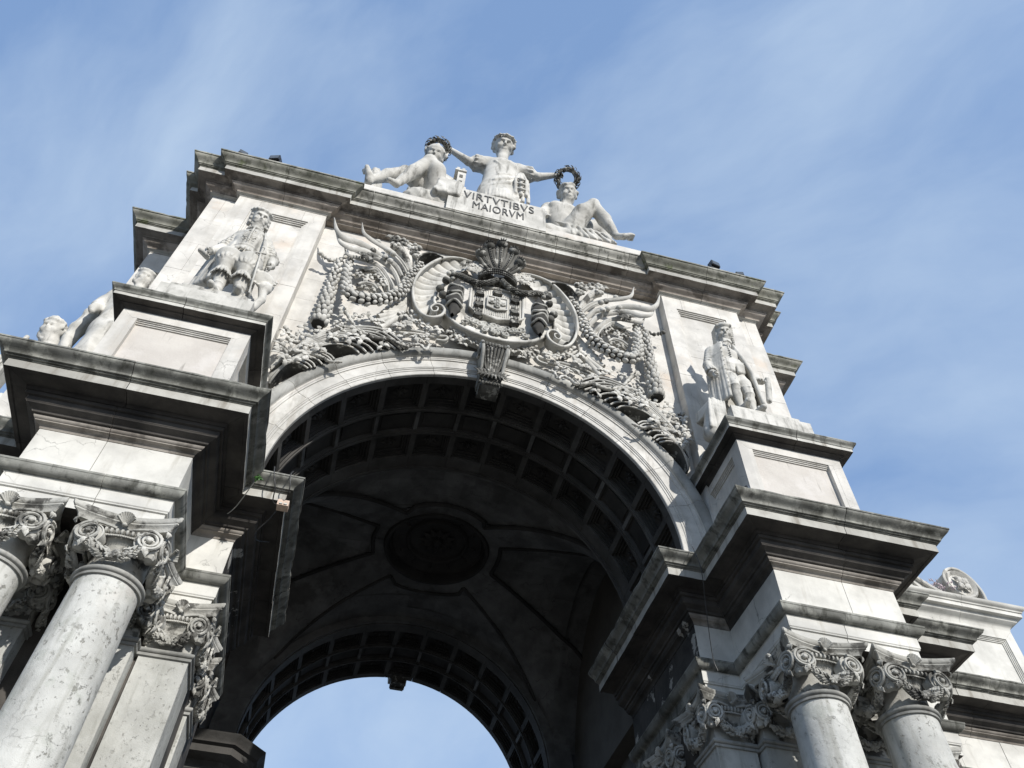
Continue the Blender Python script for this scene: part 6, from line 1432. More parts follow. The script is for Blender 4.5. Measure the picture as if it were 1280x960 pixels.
# --- bearded navigator in short breeches on the left pedestal
def statue_left():
    S = Sculpt((-8.05, -2.15, 17.45), (-5.35, -.35, 22.7), .026)
    hd = A3(-6.86, -1.42, 21.80)
    kn = {-1: A3(-6.98, -1.62, 19.0), 1: A3(-6.50, -1.66, 18.9)}; an = {-1: A3(-6.92, -1.42, 18.0), 1: A3(-6.40, -1.48, 17.95)}
    for s in (-1, 1):
        hip = A3(-6.78+s*.20, -1.32, 19.80); K = kn[s]; An = an[s]
        # slashed, puffed breeches
        S.chain([hip, lerp(hip, K, .45)+A3(s*.03, -.05, 0), lerp(hip, K, .82)], [.26, .32, .25], .08)
        for i in range(15):
            a = 2*pi*i/15; c = A3(math.cos(a), math.sin(a), 0)
            S.chain([hip+c*.24, lerp(hip, K, .4)+c*.325, lerp(hip, K, .78)+c*.265, K+c*.19+A3(0, 0, .10)], [.03, .042, .04, .025], .012)
        S.ell(K+A3(0, 0, .09), (.20, .19, .04), .02)
        # leg, turned-down boot top, shoe
        S.chain([K, lerp(K, An, .38)+A3(0, .05, 0), An], [.165, .175, .10], .04)
        for i in range(16):
            a = 2*pi*i/16; c = A3(math.cos(a), math.sin(a), 0); S.cap(lerp(K, An, .24)+c*.17, lerp(K, An, .44)+c*(.225+.02*(i % 2)), .03, .035, .02)
        S.ell(lerp(K, An, .70), (.155, .15, .02), .015); S.ell(lerp(K, An, .84), (.135, .135, .018), .015)
        S.chain([An, An+A3(.02*s, -.18, -.12), An+A3(.06*s, -.40, -.16)], [.115, .11, .08], .04)
    belt = A3(-6.80, -1.34, 20.16)
    S.chain([A3(-6.78, -1.3, 19.9), belt, A3(-6.8, -1.32, 20.62), A3(-6.8, -1.28, 20.98)], [.34, .31, .40, .34], .10, flat=((0, 1, 0), 1.25))
    S.cap(A3(-7.10, -1.26, 21.0), A3(-6.50, -1.24, 20.98), .20, .20, .1)
    S.chain([A3(-6.84, -1.3, 21.05), hd+A3(0, .05, -.3)], [.16, .14], .05)
    for i in range(30):
        a = 2*pi*i/30; c = A3(math.cos(a), math.sin(a), 0)
        S.ell(A3(-6.84, -1.33, 21.22+.02*(i % 2))+c*A3(.22, .20, 1), (.035, .035, .05), .01)
        S.ell(belt+c*A3(.33, .265, 1), (.04, .04, .035), .015)
    for i in range(20):                       # pleated skirt of the doublet
        a = 2*pi*i/20; c = A3(math.cos(a), math.sin(a), 0)
        S.cap(belt+c*A3(.30, .24, 1)+A3(0, 0, -.04), belt+c*A3(.42, .36, 1)+A3(0, 0, -.36), .03, .05, .012)
    S.chain([A3(-6.80, -1.64, 21.05), A3(-6.79, -1.71, 20.6), A3(-6.79, -1.63, 20.2)], .025, .012)
    for i in range(9):
        for sx in (-1, 1): S.cap(A3(-6.79, -1.68, 20.28+.085*i), A3(-6.79+sx*.22, -1.64, 20.33+.085*i), .014, .012, .012)
    S.chain([A3(-6.50, -1.55, 20.98), A3(-6.40, -1.64, 20.5), A3(-6.34, -1.62, 20.05)], .035, .012)
    eL = A3(-7.38, -1.26, 20.30); hL = A3(-7.56, -1.50, 19.62); eR = A3(-6.14, -1.16, 20.36); hR = A3(-6.04, -1.42, 19.70)
    for a_, b_, h_ in ((A3(-7.12, -1.26, 21.0), eL, hL), (A3(-6.48, -1.24, 20.98), eR, hR)):
        S.chain([a_, b_, h_], [.17, .14, .085], .05)
        for i in range(7):
            c = lerp(a_, b_, .06+.15*i)
            for j in range(10):
                t = 2*pi*j/10+.3*i; S.ell(c+A3(.15*math.cos(t), .15*math.sin(t), 0), (.05, .05, .045), .012)
        for i in range(4): S.ell(lerp(b_, h_, .15+.2*i), (.135-.012*i, .135-.012*i, .022), .015)
        S.ell(lerp(b_, h_, .95), (.12, .12, .05), .01)
    hand(S, hL, (-.05, -.25, -1), (1, 0, 0), .34, .9); hand(S, hR, (.05, -.2, -1), (-1, 0, 0), .34, .7, side=-1)
    S.cap(hL+A3(-.08, -.22, -.38), hL+A3(.0, .12, -.10), .07, .07, .008)
    # hat with curled brim in the right-hand fist
    hat = A3(-6.02, -1.40, 19.12)
    S.ell(hat+A3(0, 0, -.12), (.30, .06, .24), .02, frame(25, -30, 25)); S.ell(hat+A3(.08, .04, -.36), (.17, .15, .20), .03)
    for i in range(9):
        a = pi*i/8; S.ell(hat+A3(.29*math.cos(a), -.03, -.12-.24*math.sin(a)), (.045, .04, .045), .015)
    S.chain([hat+A3(.06, .05, -.5), hat+A3(.12, .05, -.85), hat+A3(.0, .08, -1.2)], [.11, .09, .10], .04)
    # cape over the far shoulder hanging in straight folds
    for t in range(8):
        x0 = -7.02-.05*t; x1 = -7.18-.075*t
        S.chain([A3(x0, -1.44+.04*t, 21.08-.02*t), A3(lerp(x0, x1, .5)-.04, -1.50+.05*t, 20.0), A3(x1-.02, -1.40+.07*t, 18.72+.03*(t % 2))], [.045, .05, .055+.02*(t % 2)], .015)
    S.cap(A3(-7.1, -1.05, 20.9), A3(-7.35, -1.0, 18.8), .2, .22, .1); S.cap(A3(-6.6, -1.0, 20.9), A3(-6.5, -.95, 18.0), .2, .22, .1)
    for t in range(3): S.chain([A3(-6.56+.06*t, -1.42+.05*t, 21.06), A3(-6.46+.08*t, -1.46+.08*t, 20.4), A3(-6.34+.09*t, -1.3+.1*t, 19.2)], [.04, .05, .05], .015)
    head(S, hd, .70, yaw=22, pitch=-28, roll=-6, hair='cap', beard=True, seed=3)
    S.box(A3(-6.85, -1.32, 17.68), (.74, .40, .10), .02)
    o = S.mesh('navigator_statue', MB, None, label='stone statue of a bearded man in short breeches standing on the left pedestal', category='statue')
    g = G(); tube(g, [V((-6.28, -1.84, 19.75)), V((-6.27, -1.82, 19.5)), V((-6.10, -1.80, 17.8))], [.035, .03, .02], 8); tube(g, [V((-6.40, -1.84, 19.52)), V((-6.14, -1.84, 19.55))], .025, 6); blob(g, V((-6.28, -1.84, 19.8)), .05, .05, .05)
    g.build('sword', MB, o, smooth=50)
statue_left()

# --- man in long coat and wig on the right pedestal
def statue_right():
    S = Sculpt((5.1, -2.1, 16.6), (8.0, -.3, 22.45), .026)
    hd = A3(6.58, -1.38, 21.50)
    hips = A3(6.46, -1.28, 19.5)
    for s, K, An in ((-1, A3(6.24, -1.60, 18.78), A3(6.36, -1.44, 17.98)), (1, A3(6.70, -1.46, 18.72), A3(6.74, -1.38, 17.95))):
        hip = hips+A3(.17*s, 0, 0)
        S.chain([hip, lerp(hip, K, .5)+A3(0, -.03, 0), K], [.23, .205, .15], .06)
        for i in range(5): S.chain([lerp(hip, K, .15+.16*i)+A3(-.19, -.06, .03), lerp(hip, K, .2+.16*i)+A3(0, -.20, -.02), lerp(hip, K, .12+.16*i)+A3(.19, -.08, .02)], .018, .02)
        S.ell(K+A3(0, 0, -.10), (.165, .155, .03), .015)
        S.chain([K+A3(0, 0, -.1), lerp(K, An, .4)+A3(0, .05, 0), An], [.13, .15, .085], .04)
        S.chain([An, An+A3(.02, -.2, -.1), An+A3(.04*s, -.40, -.13)], [.11, .10, .08], .04)
        S.box(An+A3(.0, -.28, -.02), (.06, .03, .045), .008)
    S.chain([hips, A3(6.44, -1.32, 19.95), A3(6.43, -1.30, 20.38), A3(6.44, -1.26, 20.70)], [.30, .31, .36, .28], .10, flat=((0, 1, 0), 1.2))
    S.cap(A3(6.14, -1.24, 20.70), A3(6.76, -1.22, 20.74), .18, .17, .08)
    S.chain([A3(6.48, -1.28, 20.75), hd+A3(0, .04, -.25)], [.15, .13], .05)
    # buttoned waistcoat ending in two points over the breeches
    S.chain([A3(6.45, -1.58, 20.70), A3(6.43, -1.66, 20.3), A3(6.42, -1.62, 19.75)], .018, .01)
    for i in range(10): S.ell(A3(6.39, -1.64-.01*(i > 3), 19.80+.09*i), .024, .005)
    for sx in (-1, 1):
        for j in range(4): S.chain([A3(6.43+.02*sx+.055*j*sx, -1.60, 19.95), A3(6.44+.05*sx+.06*j*sx, -1.63, 19.70), A3(6.45+(.07+.065*j)*sx, -1.60+.02*j, 19.42+.03*j)], [.05, .05, .045], .02)
        for i in range(3): S.cap(A3(6.47, -1.58-.02*i, 21.0-.06*i), A3(6.47+sx*.12, -1.60, 20.95-.07*i), .03, .028, .012)
        S.box(A3(6.43+.22*sx, -1.63, 19.82), (.09, .03, .03), .01)
    # long coat: open fronts falling in flat panels to the knees
    for t in range(7):
        S.chain([A3(6.27-.02*t, -1.54+.03*t, 20.78), A3(6.16-.035*t, -1.60+.05*t, 20.2), A3(6.10-.045*t, -1.60+.07*t, 19.5), A3(6.03-.045*t, -1.62+.09*t, 18.22)], [.055, .06, .055, .05+.015*(t % 2)], .018)
        S.chain([A3(6.66+.02*t, -1.52+.03*t, 20.80), A3(6.78+.02*t, -1.58+.05*t, 20.2), A3(6.93+.025*t, -1.58+.07*t, 19.5), A3(6.98+.05*t, -1.56+.09*t, 18.28)], [.055, .06, .055, .05+.015*(t % 2)], .018)
    for i in range(11): S.ell(A3(6.17-.012*i, -1.67, 20.55-.2*i), .024, .005)
    for j in range(8):
        x0 = 6.14+.09*j; S.cap(A3(x0, -1.02, 20.3), A3(5.95+.16*j, -.98, 18.2), .16, .13+.03*(j % 2), .05)
    # arms with deep turned-back cuffs
    eL = A3(5.86, -1.24, 19.95); hL = A3(5.76, -1.50, 19.26)
    S.chain([A3(6.08, -1.22, 20.66), eL, hL], [.165, .125, .085], .05)
    for i in range(12):
        a = 2*pi*i/12; c = A3(math.cos(a), math.sin(a), 0); S.cap(lerp(eL, hL, .42)+c*.115, lerp(eL, hL, .88)+c*.135, .03, .03, .015); S.ell(hL+c*.085+A3(0, 0, -.03), .034, .012)
    for i in range(5): S.chain([lerp(A3(6.08, -1.24, 20.6), eL, .2*i)+A3(-.15, -.06, .03), lerp(A3(6.08, -1.24, 20.6), eL, .2*i)+A3(-.02, -.16, -.03), lerp(A3(6.08, -1.24, 20.6), eL, .2*i)+A3(.10, -.1, .02)], .018, .015)
    hand(S, hL+A3(0, -.02, -.06), (.05, -.2, -1), (1, 0, 0), .32, .9)
    eR = A3(7.10, -1.05, 20.05); hR = A3(7.30, -1.40, 19.50)
    S.chain([A3(6.80, -1.2, 20.7), eR, hR], [.165, .125, .085], .05)
    for i in range(12):
        a = 2*pi*i/12; c = A3(math.cos(a), math.sin(a)*.8, .3*math.sin(a)); S.cap(lerp(eR, hR, .45)+c*.11, lerp(eR, hR, .88)+c*.13, .028, .028, .015)
    hand(S, hR, (.2, -.5, -.5), (-.2, 0, -1), .32, .9, side=-1)
    S.chain([hR+A3(.10, -.14, .0), hR+A3(.06, -.08, -.40), hR+A3(.0, -.02, -.85)], [.075, .085, .08], .012)
    S.ell(hR+A3(.10, -.18, .03), (.045, .045, .045), .008, sub=True)
    head(S, hd, .66, yaw=-18, pitch=-20, roll=0, hair='wig', seed=5)
    S.box(A3(5.62, -1.15, 17.9), (.22, .35, .22), .06, frame(15, 0, 8)); S.cap(A3(5.58, -1.3, 17.7), A3(5.42, -1.3, 16.9), .2, .24, .08)
    for i in range(6): S.chain([A3(5.45+.08*i, -1.5, 18.05), A3(5.36+.08*i, -1.54, 17.5), A3(5.3+.09*i, -1.52, 16.9)], [.035, .05, .05], .015)
    S.box(A3(6.68, -1.25, 17.66), (.72, .40, .10), .02)
    S.mesh('statesman_statue', MB, None, label='stone statue of a man in long coat and wig standing on the right pedestal', category='statue')
statue_right()

def robe_folds(amp, freq, dirv, lo, hi, phase=0, warpf=1.5):
    dirv = np.array(dirv, float)
    def fn(X):
        u = X@dirv; w = .35*np.sin(X[..., 2]*warpf+X[..., 0]*1.3)+.2*np.sin(X[..., 1]*3+X[..., 2]*.9)
        return amp*(np.abs(np.sin((u+w)*freq+phase))-.5)
    return fn
# --- crowning figure holding out two wreaths
def statue_glory():
    S = Sculpt((-2.9, -1.5, 27.9), (2.8, 1.3, 35.6), .042)
    hd = A3(-.10, -.25, 34.35)
    zz = [28.75, 29.2, 29.7, 30.3, 31.0, 31.6, 32.35, 32.8]; rz = [.90, .88, .84, .78, .66, .64, .70, .55]
    def R_(z): return float(np.interp(z, zz, rz))
    def sf(u, z, out=0.0):
        "point on the front of the robe: u -1..1 across"
        r = R_(z); u = max(-.98, min(.98, u)); return A3(-.08+u*r, -.06-(r/1.30+out)*math.sqrt(1-u*u), z)
    S.chain([A3(-.08, -.06, z) for z in zz[:-1]], rz[:-1], .2, flat=((0, 1, 0), 1.30))
    S.cap(A3(-.68, -.04, 32.72), A3(.56, -.04, 32.82), .34, .33, .2)
    S.chain([A3(-.08, -.08, 32.95), hd+A3(0, .08, -.4)], [.26, .22], .08)
    hl = A3(-2.20, -.32, 32.72); hr = A3(2.05, -.35, 32.75)
    for a, e, h in ((A3(-.70, -.05, 32.74), A3(-1.42, -.22, 32.28), hl), (A3(.60, -.05, 32.82), A3(1.34, -.2, 32.5), hr)):
        S.chain([a, lerp(a, e, .6)], [.34, .30], .1); S.chain([lerp(a, e, .4), e, h], [.22, .175, .105], .05)
        for i in range(12):          # gathered sleeve end
            t = 2*pi*i/12; c = A3(0, math.cos(t), math.sin(t)); S.cap(lerp(a, e, .1)+c*.31, lerp(a, e, .66)+c*.31, .03, .05, .015)
    hand(S, hl, (-1, -.1, .35), (0, -.4, -1), .44, .9); hand(S, hr, (1, -.1, .1), (0, -.4, -1), .44, .9, side=-1)
    for i in range(9):               # bodice folds sweeping from the shoulders to the right hip
        o = .13*i; P = [sf(-.86+.09*i, 32.85-.02*i), sf(-.50+.08*i, 32.25-o*.8), sf(.0+.07*i, 31.75-o), sf(.55+.03*i, 31.5-o)]
        S.chain(P, [.035, .055, .055, .04], .02)
    for i in range(4): S.chain([sf(.80-.1*i, 32.85), sf(.62-.12*i, 32.3), sf(.40-.08*i, 31.8-.1*i)], [.03, .045, .03], .02)
    for i in range(15):              # long skirt folds
        u = -.93+.13*i; w = .06*math.sin(i*2.1)
        S.chain([sf(u*.9, 31.0-.12*(i % 3)), sf(u+w, 30.1), sf(u+w*.4, 29.2, .03), sf(u, 28.68, .02)], [.03, .05, .065, .07], .015)
    S.chain([sf(-.95, 30.5), sf(-.4, 30.15, .06), sf(.2, 30.5, .08), sf(.75, 31.3, .06)], [.06, .085, .09, .07], .02)
    S.chain([sf(-.95, 30.1), sf(-.4, 29.65, .06), sf(.2, 30.0, .08), sf(.7, 30.9, .08)], [.05, .07, .08, .06], .02)
    S.chain([sf(-.95, 31.0), sf(-.3, 30.85, .05), sf(.3, 31.1, .06), sf(.8, 31.6, .05)], [.05, .07, .07, .05], .02)
    for i in range(6):               # cascading end of the mantle at the hip
        x = .34+.10*i; S.chain([A3(.52+.03*i, -.60, 31.5), A3(x, -.80+.10*(i % 2), 30.4), A3(x+.02, -.76+.10*(i % 2), 29.3-.35*(i % 2))], [.04, .065, .075], .012)
    for i in range(3):
        z = 30.5-.42*i; S.chain([A3(.36, -.80, z), A3(.56, -.90, z-.20), A3(.84, -.78, z+.05)], [.03, .05, .03], .01)
    head(S, hd, 1.16, yaw=0, pitch=-30, hair='wreath', seed=8)
    S.mesh('glory_statue', MB, None, dz=-.30, label='robed standing stone figure at the very top with both arms stretched out', category='statue')
statue_glory()
def wreath(c, R, nrm, label):
    rnd = random.Random(int(abs(c[0])*100)); g = G(); c = V(c); nrm = V(nrm).normalized(); u = nrm.orthogonal().normalized(); v = nrm.cross(u)
    n = 40
    tube(g, [c+u*R*math.cos(2*pi*k/n)+v*R*math.sin(2*pi*k/n) for k in range(n+1)], .06, 7)
    for k in range(n):
        a = 2*pi*k/n; rad = u*math.cos(a)+v*math.sin(a); tg = v*math.cos(a)-u*math.sin(a)
        for j in range(4):
            b = rnd.uniform(0, 2*pi); o = rad*math.cos(b)+nrm*math.sin(b)
            leaf(g, c+rad*R+o*.06, tg+o*.75, o, .16, .045, .2, 2)
    g.build('laurel_wreath', M['carvedark'], None, smooth=60, label=label, category='wreath', group='laurel wreaths held out by the crowning figure')
wreath((-2.66, -.45, 31.85), .38, (.1, -.62, -.75), 'dark laurel wreath held above the helmeted seated figure on the left')
wreath((2.48, -.50, 32.05), .40, (-.1, -.62, -.75), 'dark laurel wreath held above the seated figure on the right')

def statue_seated_left():
    J = {k: np.array(v) for k, v in JT['left'].items()}
    S = Sculpt((-5.2, -1.4, 26.9), (-.9, 1.4, 32.4), .048)
    hd = A3(-2.74, -.35, 31.25)
    hip = A3(-2.25, .05, 28.35); ch = A3(-2.42, .18, 30.0)
    S.chain([hip, A3(-2.32, .1, 29.2), ch, A3(-2.45, .15, 30.35)], [.55, .47, .55, .42], .2, flat=((0, 1, 0), 1.2))
    S.cap(A3(-3.0, .1, 30.35), A3(-1.95, .15, 30.30), .27, .27, .2)
    S.chain([A3(-2.5, .1, 30.5), hd+A3(0, .1, -.38)], [.25, .22], .1)
    # legs stretched to the left, near knee raised
    S.chain([hip+A3(-.15, -.25, .1), A3(-2.55, -.72, 29.25), A3(-2.85, -.85, 29.60)], [.42, .34, .25], .1)
    S.chain([A3(-2.85, -.85, 29.6), A3(-3.30, -.72, 28.75), A3(-3.75, -.62, 27.75)], [.24, .25, .14], .08)
    S.chain([A3(-3.75, -.62, 27.72), A3(-4.0, -.8, 27.5)], [.14, .1], .05)
    S.chain([hip+A3(-.2, .1, 0), A3(-2.95, -.2, 29.0), A3(-3.62, -.35, 29.30)], [.40, .34, .25], .1)
    S.chain([A3(-3.62, -.35, 29.3), A3(-4.15, -.40, 28.65), A3(-4.68, -.45, 27.82)], [.24, .24, .135], .08)
    S.chain([A3(-4.68, -.45, 27.75), A3(-4.72, -.6, 27.95), A3(-4.86, -.72, 28.25)], [.15, .13, .09], .05)
    for i in range(5): S.cap(A3(-4.80-.03*i, -.66+.05*i, 28.22), A3(-4.86-.035*i, -.70+.05*i, 28.38), .045, .04, .02)
    S.ell(A3(-2.82, -.95, 29.68), (.2, .14, .2), .08); S.ell(A3(-3.60, -.45, 29.38), (.2, .14, .2), .08)
    # near arm down to the tower
    S.chain([A3(-1.98, .12, 30.25), A3(-1.80, -.05, 29.45), A3(-1.62, -.25, 28.75)], [.25, .2, .12], .08)
    hand(S, A3(-1.62, -.25, 28.75), (.1, -.2, -1), (0, -1, 0), .42, .7)
    S.chain([A3(-3.0, .15, 30.3), A3(-3.25, .35, 29.5), A3(-3.3, .35, 28.7)], [.24, .19, .13], .08)
    # drapery over the lap
    for i in range(9): S.chain([A3(-2.35+.07*i, -.42, 29.35-.08*i), A3(-2.30+.09*i, -.75, 28.6), A3(-2.45+.10*i, -.80, 27.6)], [.07, .09, .10], .04)
    S.cap(A3(-2.9, 0, 27.6), A3(-1.6, 0, 27.6), .7, .6, .2)
    S.warp((-3.6, -1.3, 27.0), (-1.2, 1.0, 28.4), robe_folds(.03, 7, (1, .3, .5), None, None))
    head(S, hd, .98, yaw=0, pitch=-28, roll=6, hair='helmet', seed=11)
    S.mesh('helmeted_seated_statue', MB, None, label='nude seated stone figure wearing a helmet with legs stretched to the left', category='statue')
    S = Sculpt((-5.1, -.3, 27.1), (-4.2, 1.0, 30.6), .045)
    S.chain([A3(-4.65, .45, 27.3), A3(-4.65, .4, 29.3)], [.38, .33], .1)
    head(S, A3(-4.66, .25, 29.75), .62, yaw=-12, pitch=-10, hair='curly', seed=14)
    S.mesh('lion_figure', MB, None, label='small curly stone lion head behind the stretched foot of the helmeted figure', category='statue')
    # little castle tower
    g = G(); x, y = -1.60, -.50
    for z0, z1, w in ((28.285, 28.6, .20), (28.6, 29.9, .15), (29.9, 30.0, .21)): g.box(x-w-.04*(z0-28), x+w-.04*(z0-28), y-w, y+w, z0, z1-.002)
    tw = g.build('castle_tower', MB, None, label='small carved stone tower between the helmeted figure and the robed figure', category='sculpture')
    for k in range(4):
        g = G(); a = pi/4+k*pi/2; xx = x-.08+.14*math.cos(a); yy = y+.14*math.sin(a); g.box(xx-.055, xx+.055, yy-.055, yy+.055, 30.0, 30.25); g.build('merlon', MB, tw)
    for z in (28.9, 29.4): g = G(); g.box(x-.1, x+.02, y-.17, y-.14, z, z+.22); g.build('window', M['carvedark'], tw)
statue_seated_left()
def statue_seated_right():
    S = Sculpt((1.0, -1.4, 26.9), (4.95, 1.4, 32.0), .048)
    hd = A3(2.52, -.30, 30.95); hip = A3(2.45, .05, 28.1); ch = A3(2.25, -.02, 29.55)
    S.chain([hip, A3(2.32, .0, 28.85), ch, A3(2.28, .0, 29.9)], [.52, .45, .55, .42], .2, flat=((0, 1, 0), 1.2))
    for s in (-1, 1): S.ell(ch+A3(.24*s, -.35, .1), (.28, .18, .2), .1)
    S.cap(A3(1.78, .02, 29.98), A3(2.75, .12, 30.15), .26, .26, .18)
    S.chain([A3(2.32, .02, 30.1), hd+A3(0, .1, -.38)], [.25, .21], .1)
    S.chain([hip+A3(.1, -.25, .1), A3(2.9, -.62, 28.95), A3(3.30, -.75, 29.55)], [.42, .35, .25], .1)
    S.chain([A3(3.30, -.75, 29.55), A3(3.72, -.65, 28.85), A3(4.12, -.58, 27.95)], [.24, .25, .14], .08)
    S.chain([A3(4.12, -.58, 27.9), A3(4.32, -.72, 27.72), A3(4.58, -.82, 27.78)], [.15, .13, .09], .05)
    for i in range(5): S.cap(A3(4.5, -.85+.055*i, 27.74), A3(4.68, -.88+.06*i, 27.76), .045, .04, .02)
    S.ell(A3(3.32, -.85, 29.66), (.19, .14, .19), .08)
    S.chain([hip+A3(.2, .2, 0), A3(3.2, .1, 29.2), A3(3.98, .05, 29.95)], [.40, .34, .25], .1)
    S.chain([A3(3.98, .05, 29.95), A3(4.02, .12, 29.0), A3(3.9, .2, 27.6)], [.24, .24, .15], .08)
    S.chain([A3(1.80, .0, 29.95), A3(1.50, -.15, 29.15), A3(1.55, -.45, 28.45)], [.25, .20, .12], .08)
    hand(S, A3(1.55, -.45, 28.45), (.2, -.5, -.8), (.5, 0, -1), .42, .8)
    S.chain([A3(2.75, .12, 30.12), A3(3.1, .3, 29.3), A3(2.9, .1, 28.6)], [.24, .19, .13], .08)
    for i in range(7): S.chain([A3(1.9+.2*i, -.42, 28.25-.05*i), A3(2.3+.22*i, -.56, 27.9), A3(2.5+.26*i, -.58, 27.3)], [.04, .06, .07], .08)
    S.cap(A3(1.7, 0, 27.5), A3(4.0, .1, 27.4), .6, .5, .2)
    S.warp((1.2, -1.3, 27.0), (4.4, 1.0, 28.2), robe_folds(.03, 7, (1, .3, .5), None, None))
    head(S, hd, .98, yaw=-6, pitch=-26, roll=-4, hair='curly', seed=17)
    S.mesh('seated_statue', MB, None, label='seated stone figure with curly hair and one leg stretched to the right', category='statue')
statue_seated_right()
def statue_river():
    S = Sculpt((-13.0, 1.2, 16.2), (-9.4, 3.7, 22.6), .05)
    hd = A3(-11.62, 2.15, 19.72)
    S.chain([A3(-10.2, 2.7, 16.9), A3(-10.9, 2.6, 17.4), A3(-11.3, 2.5, 18.0)], [.7, .62, .5], .2)
    S.chain([A3(-11.35, 2.45, 18.3), hd+A3(.06, .12, -.3)], [.3, .24], .1)
    S.chain([A3(-10.9, 2.45, 18.0), A3(-10.7, 2.0, 18.1), A3(-10.98, 1.8, 19.15)], [.26, .18, .12], .08)
    hand(S, A3(-11.0, 1.8, 19.1), (.0, .0, 1), (-1, 0, 0), .38, 1.5)
    S.chain([A3(-9.9, 2.6, 18.6), A3(-10.2, 2.3, 19.9), A3(-10.82, 1.98, 20.36)], [.33, .27, .21], .1)
    S.chain([A3(-10.86, 1.95, 20.38), A3(-10.95, 1.9, 19.7), A3(-11.0, 2.0, 18.6)], [.21, .20, .13], .08)
    S.ell(A3(-10.88, 1.82, 20.42), (.19, .15, .19), .08)
    S.chain([A3(-10.0, 2.6, 18.2), A3(-9.9, 2.5, 19.6), A3(-10.1, 2.45, 20.0)], [.4, .34, .24], .1)
    S.cap(A3(-12.2, 2.6, 16.7), A3(-9.9, 2.6, 16.8), .5, .6, .2)
    S.warp((-12.8, 1.3, 16.2), (-9.5, 3.6, 18.0), robe_folds(.06, 8, (1, .3, .5), None, None))
    head(S, hd, .80, yaw=-8, pitch=-18, hair='curly', beard=True, seed=23)
    S.mesh('river_god_statue', MB, None, label='bearded curly-haired reclining stone figure at far left behind the big cornice', category='statue')
statue_river()
def statue_outer():
    S = Sculpt((-11.0, .6, 16.8), (-9.1, 2.5, 22.6), .048)
    hd = A3(-10.02, 1.45, 22.0)
    S.chain([A3(-10.0, 1.5, 17.0), A3(-10.0, 1.5, 19.2), A3(-10.0, 1.5, 20.6), A3(-10.0, 1.5, 21.0)], [.5, .42, .42, .34], .15)
    S.cap(A3(-10.4, 1.5, 21.1), A3(-9.6, 1.5, 21.1), .2, .2, .15); S.chain([A3(-10.0, 1.5, 21.2), hd+A3(0, .05, -.2)], [.17, .15], .06)
    for s in (-1, 1): S.chain([A3(-10+.42*s, 1.5, 21.05), A3(-10+.6*s, 1.35, 20.2), A3(-10+.5*s, 1.1, 19.6)], [.2, .16, .1], .06); hand(S, A3(-10+.5*s, 1.1, 19.6), (0, -.4, -1), (0, -1, 0), .34, .8)
    S.warp((-10.9, .7, 17), (-9.1, 2.4, 20.8), robe_folds(.05, 9, (1, .3, .2), None, None))
    head(S, hd, .66, yaw=22, pitch=-20, hair='cap', beard=True, seed=29)
    S.mesh('outer_statue', MB, None, label='stone statue of which only the head shows behind the left pedestal cornice', category='statue')
    block('pedestal_core', M['ashlar'], 9.25, 10.85, .95, 2.4, 13.36, 16.9)
statue_outer()
# plinths of the two pedestal statues
for s, x0, x1 in ((-1, 5.86, 7.92), (1, 5.74, 7.86)):
    a, b = sorted((s*x0, s*x1)); g = G(); g.box(a, b, -1.90, -.4, 16.49, 17.36); pl_ = g.build('plinth', M['marble'], ARCH)
    g = G(); g.box(a+.05, b-.05, -1.84, -.5, 17.365, 17.43); g.build('plinth_moulding', M['weathered'], pl_)
    g = G(); g.box(a+.12, b-.14, -1.74, -.6, 17.435, 17.66); g.build('plinth_top', M['marble'], pl_)
# inscription stone under the crowning figure
g = G(); g.box(-1.98, 1.45, -.78, .5, 26.56, 28.28); ins_ = g.build('inscription_stone', MB, None, label='white stone block with dark lettering VIRTVTIBVS MAIORVM under the crowning figure', category='inscription')
def text(body, x, y, z, w, h, parent):
    cu = D.curves.new(body, 'FONT'); cu.body = body; cu.align_x = 'CENTER'; cu.extrude = .012; cu.space_character = 1.08
    o = D.objects.new('lettering', cu); COL.objects.link(o)
    bpy.context.view_layer.update(); dg = bpy.context.evaluated_depsgraph_get(); me = D.meshes.new_from_object(o.evaluated_get(dg)); D.objects.remove(o)
    xs_ = [v.co.x for v in me.vertices]; ys_ = [v.co.y for v in me.vertices]; sx = w/(max(xs_)-min(xs_)); sy = h/(max(ys_)-min(ys_)); cx = (max(xs_)+min(xs_))/2; cy = (max(ys_)+min(ys_))/2
    for v in me.vertices: v.co = ((v.co.x-cx)*sx+x, y-v.co.z, (v.co.y-cy)*sy+z)
    me.materials.clear(); me.materials.append(M['letters']); o = D.objects.new('lettering', me); COL.objects.link(o); o.parent = parent; return o
text('VIRTVTIBVS', -.22, -.795, 27.86, 2.50, .50, ins_)
text('MAIORVM', -.22, -.795, 27.22, 1.78, .50, ins_)
g = G(); g.box(-4.95, 4.95, -.62, 1.2, 26.55, 27.15); g.build('figure_base', M['ashlar'], ARCH)

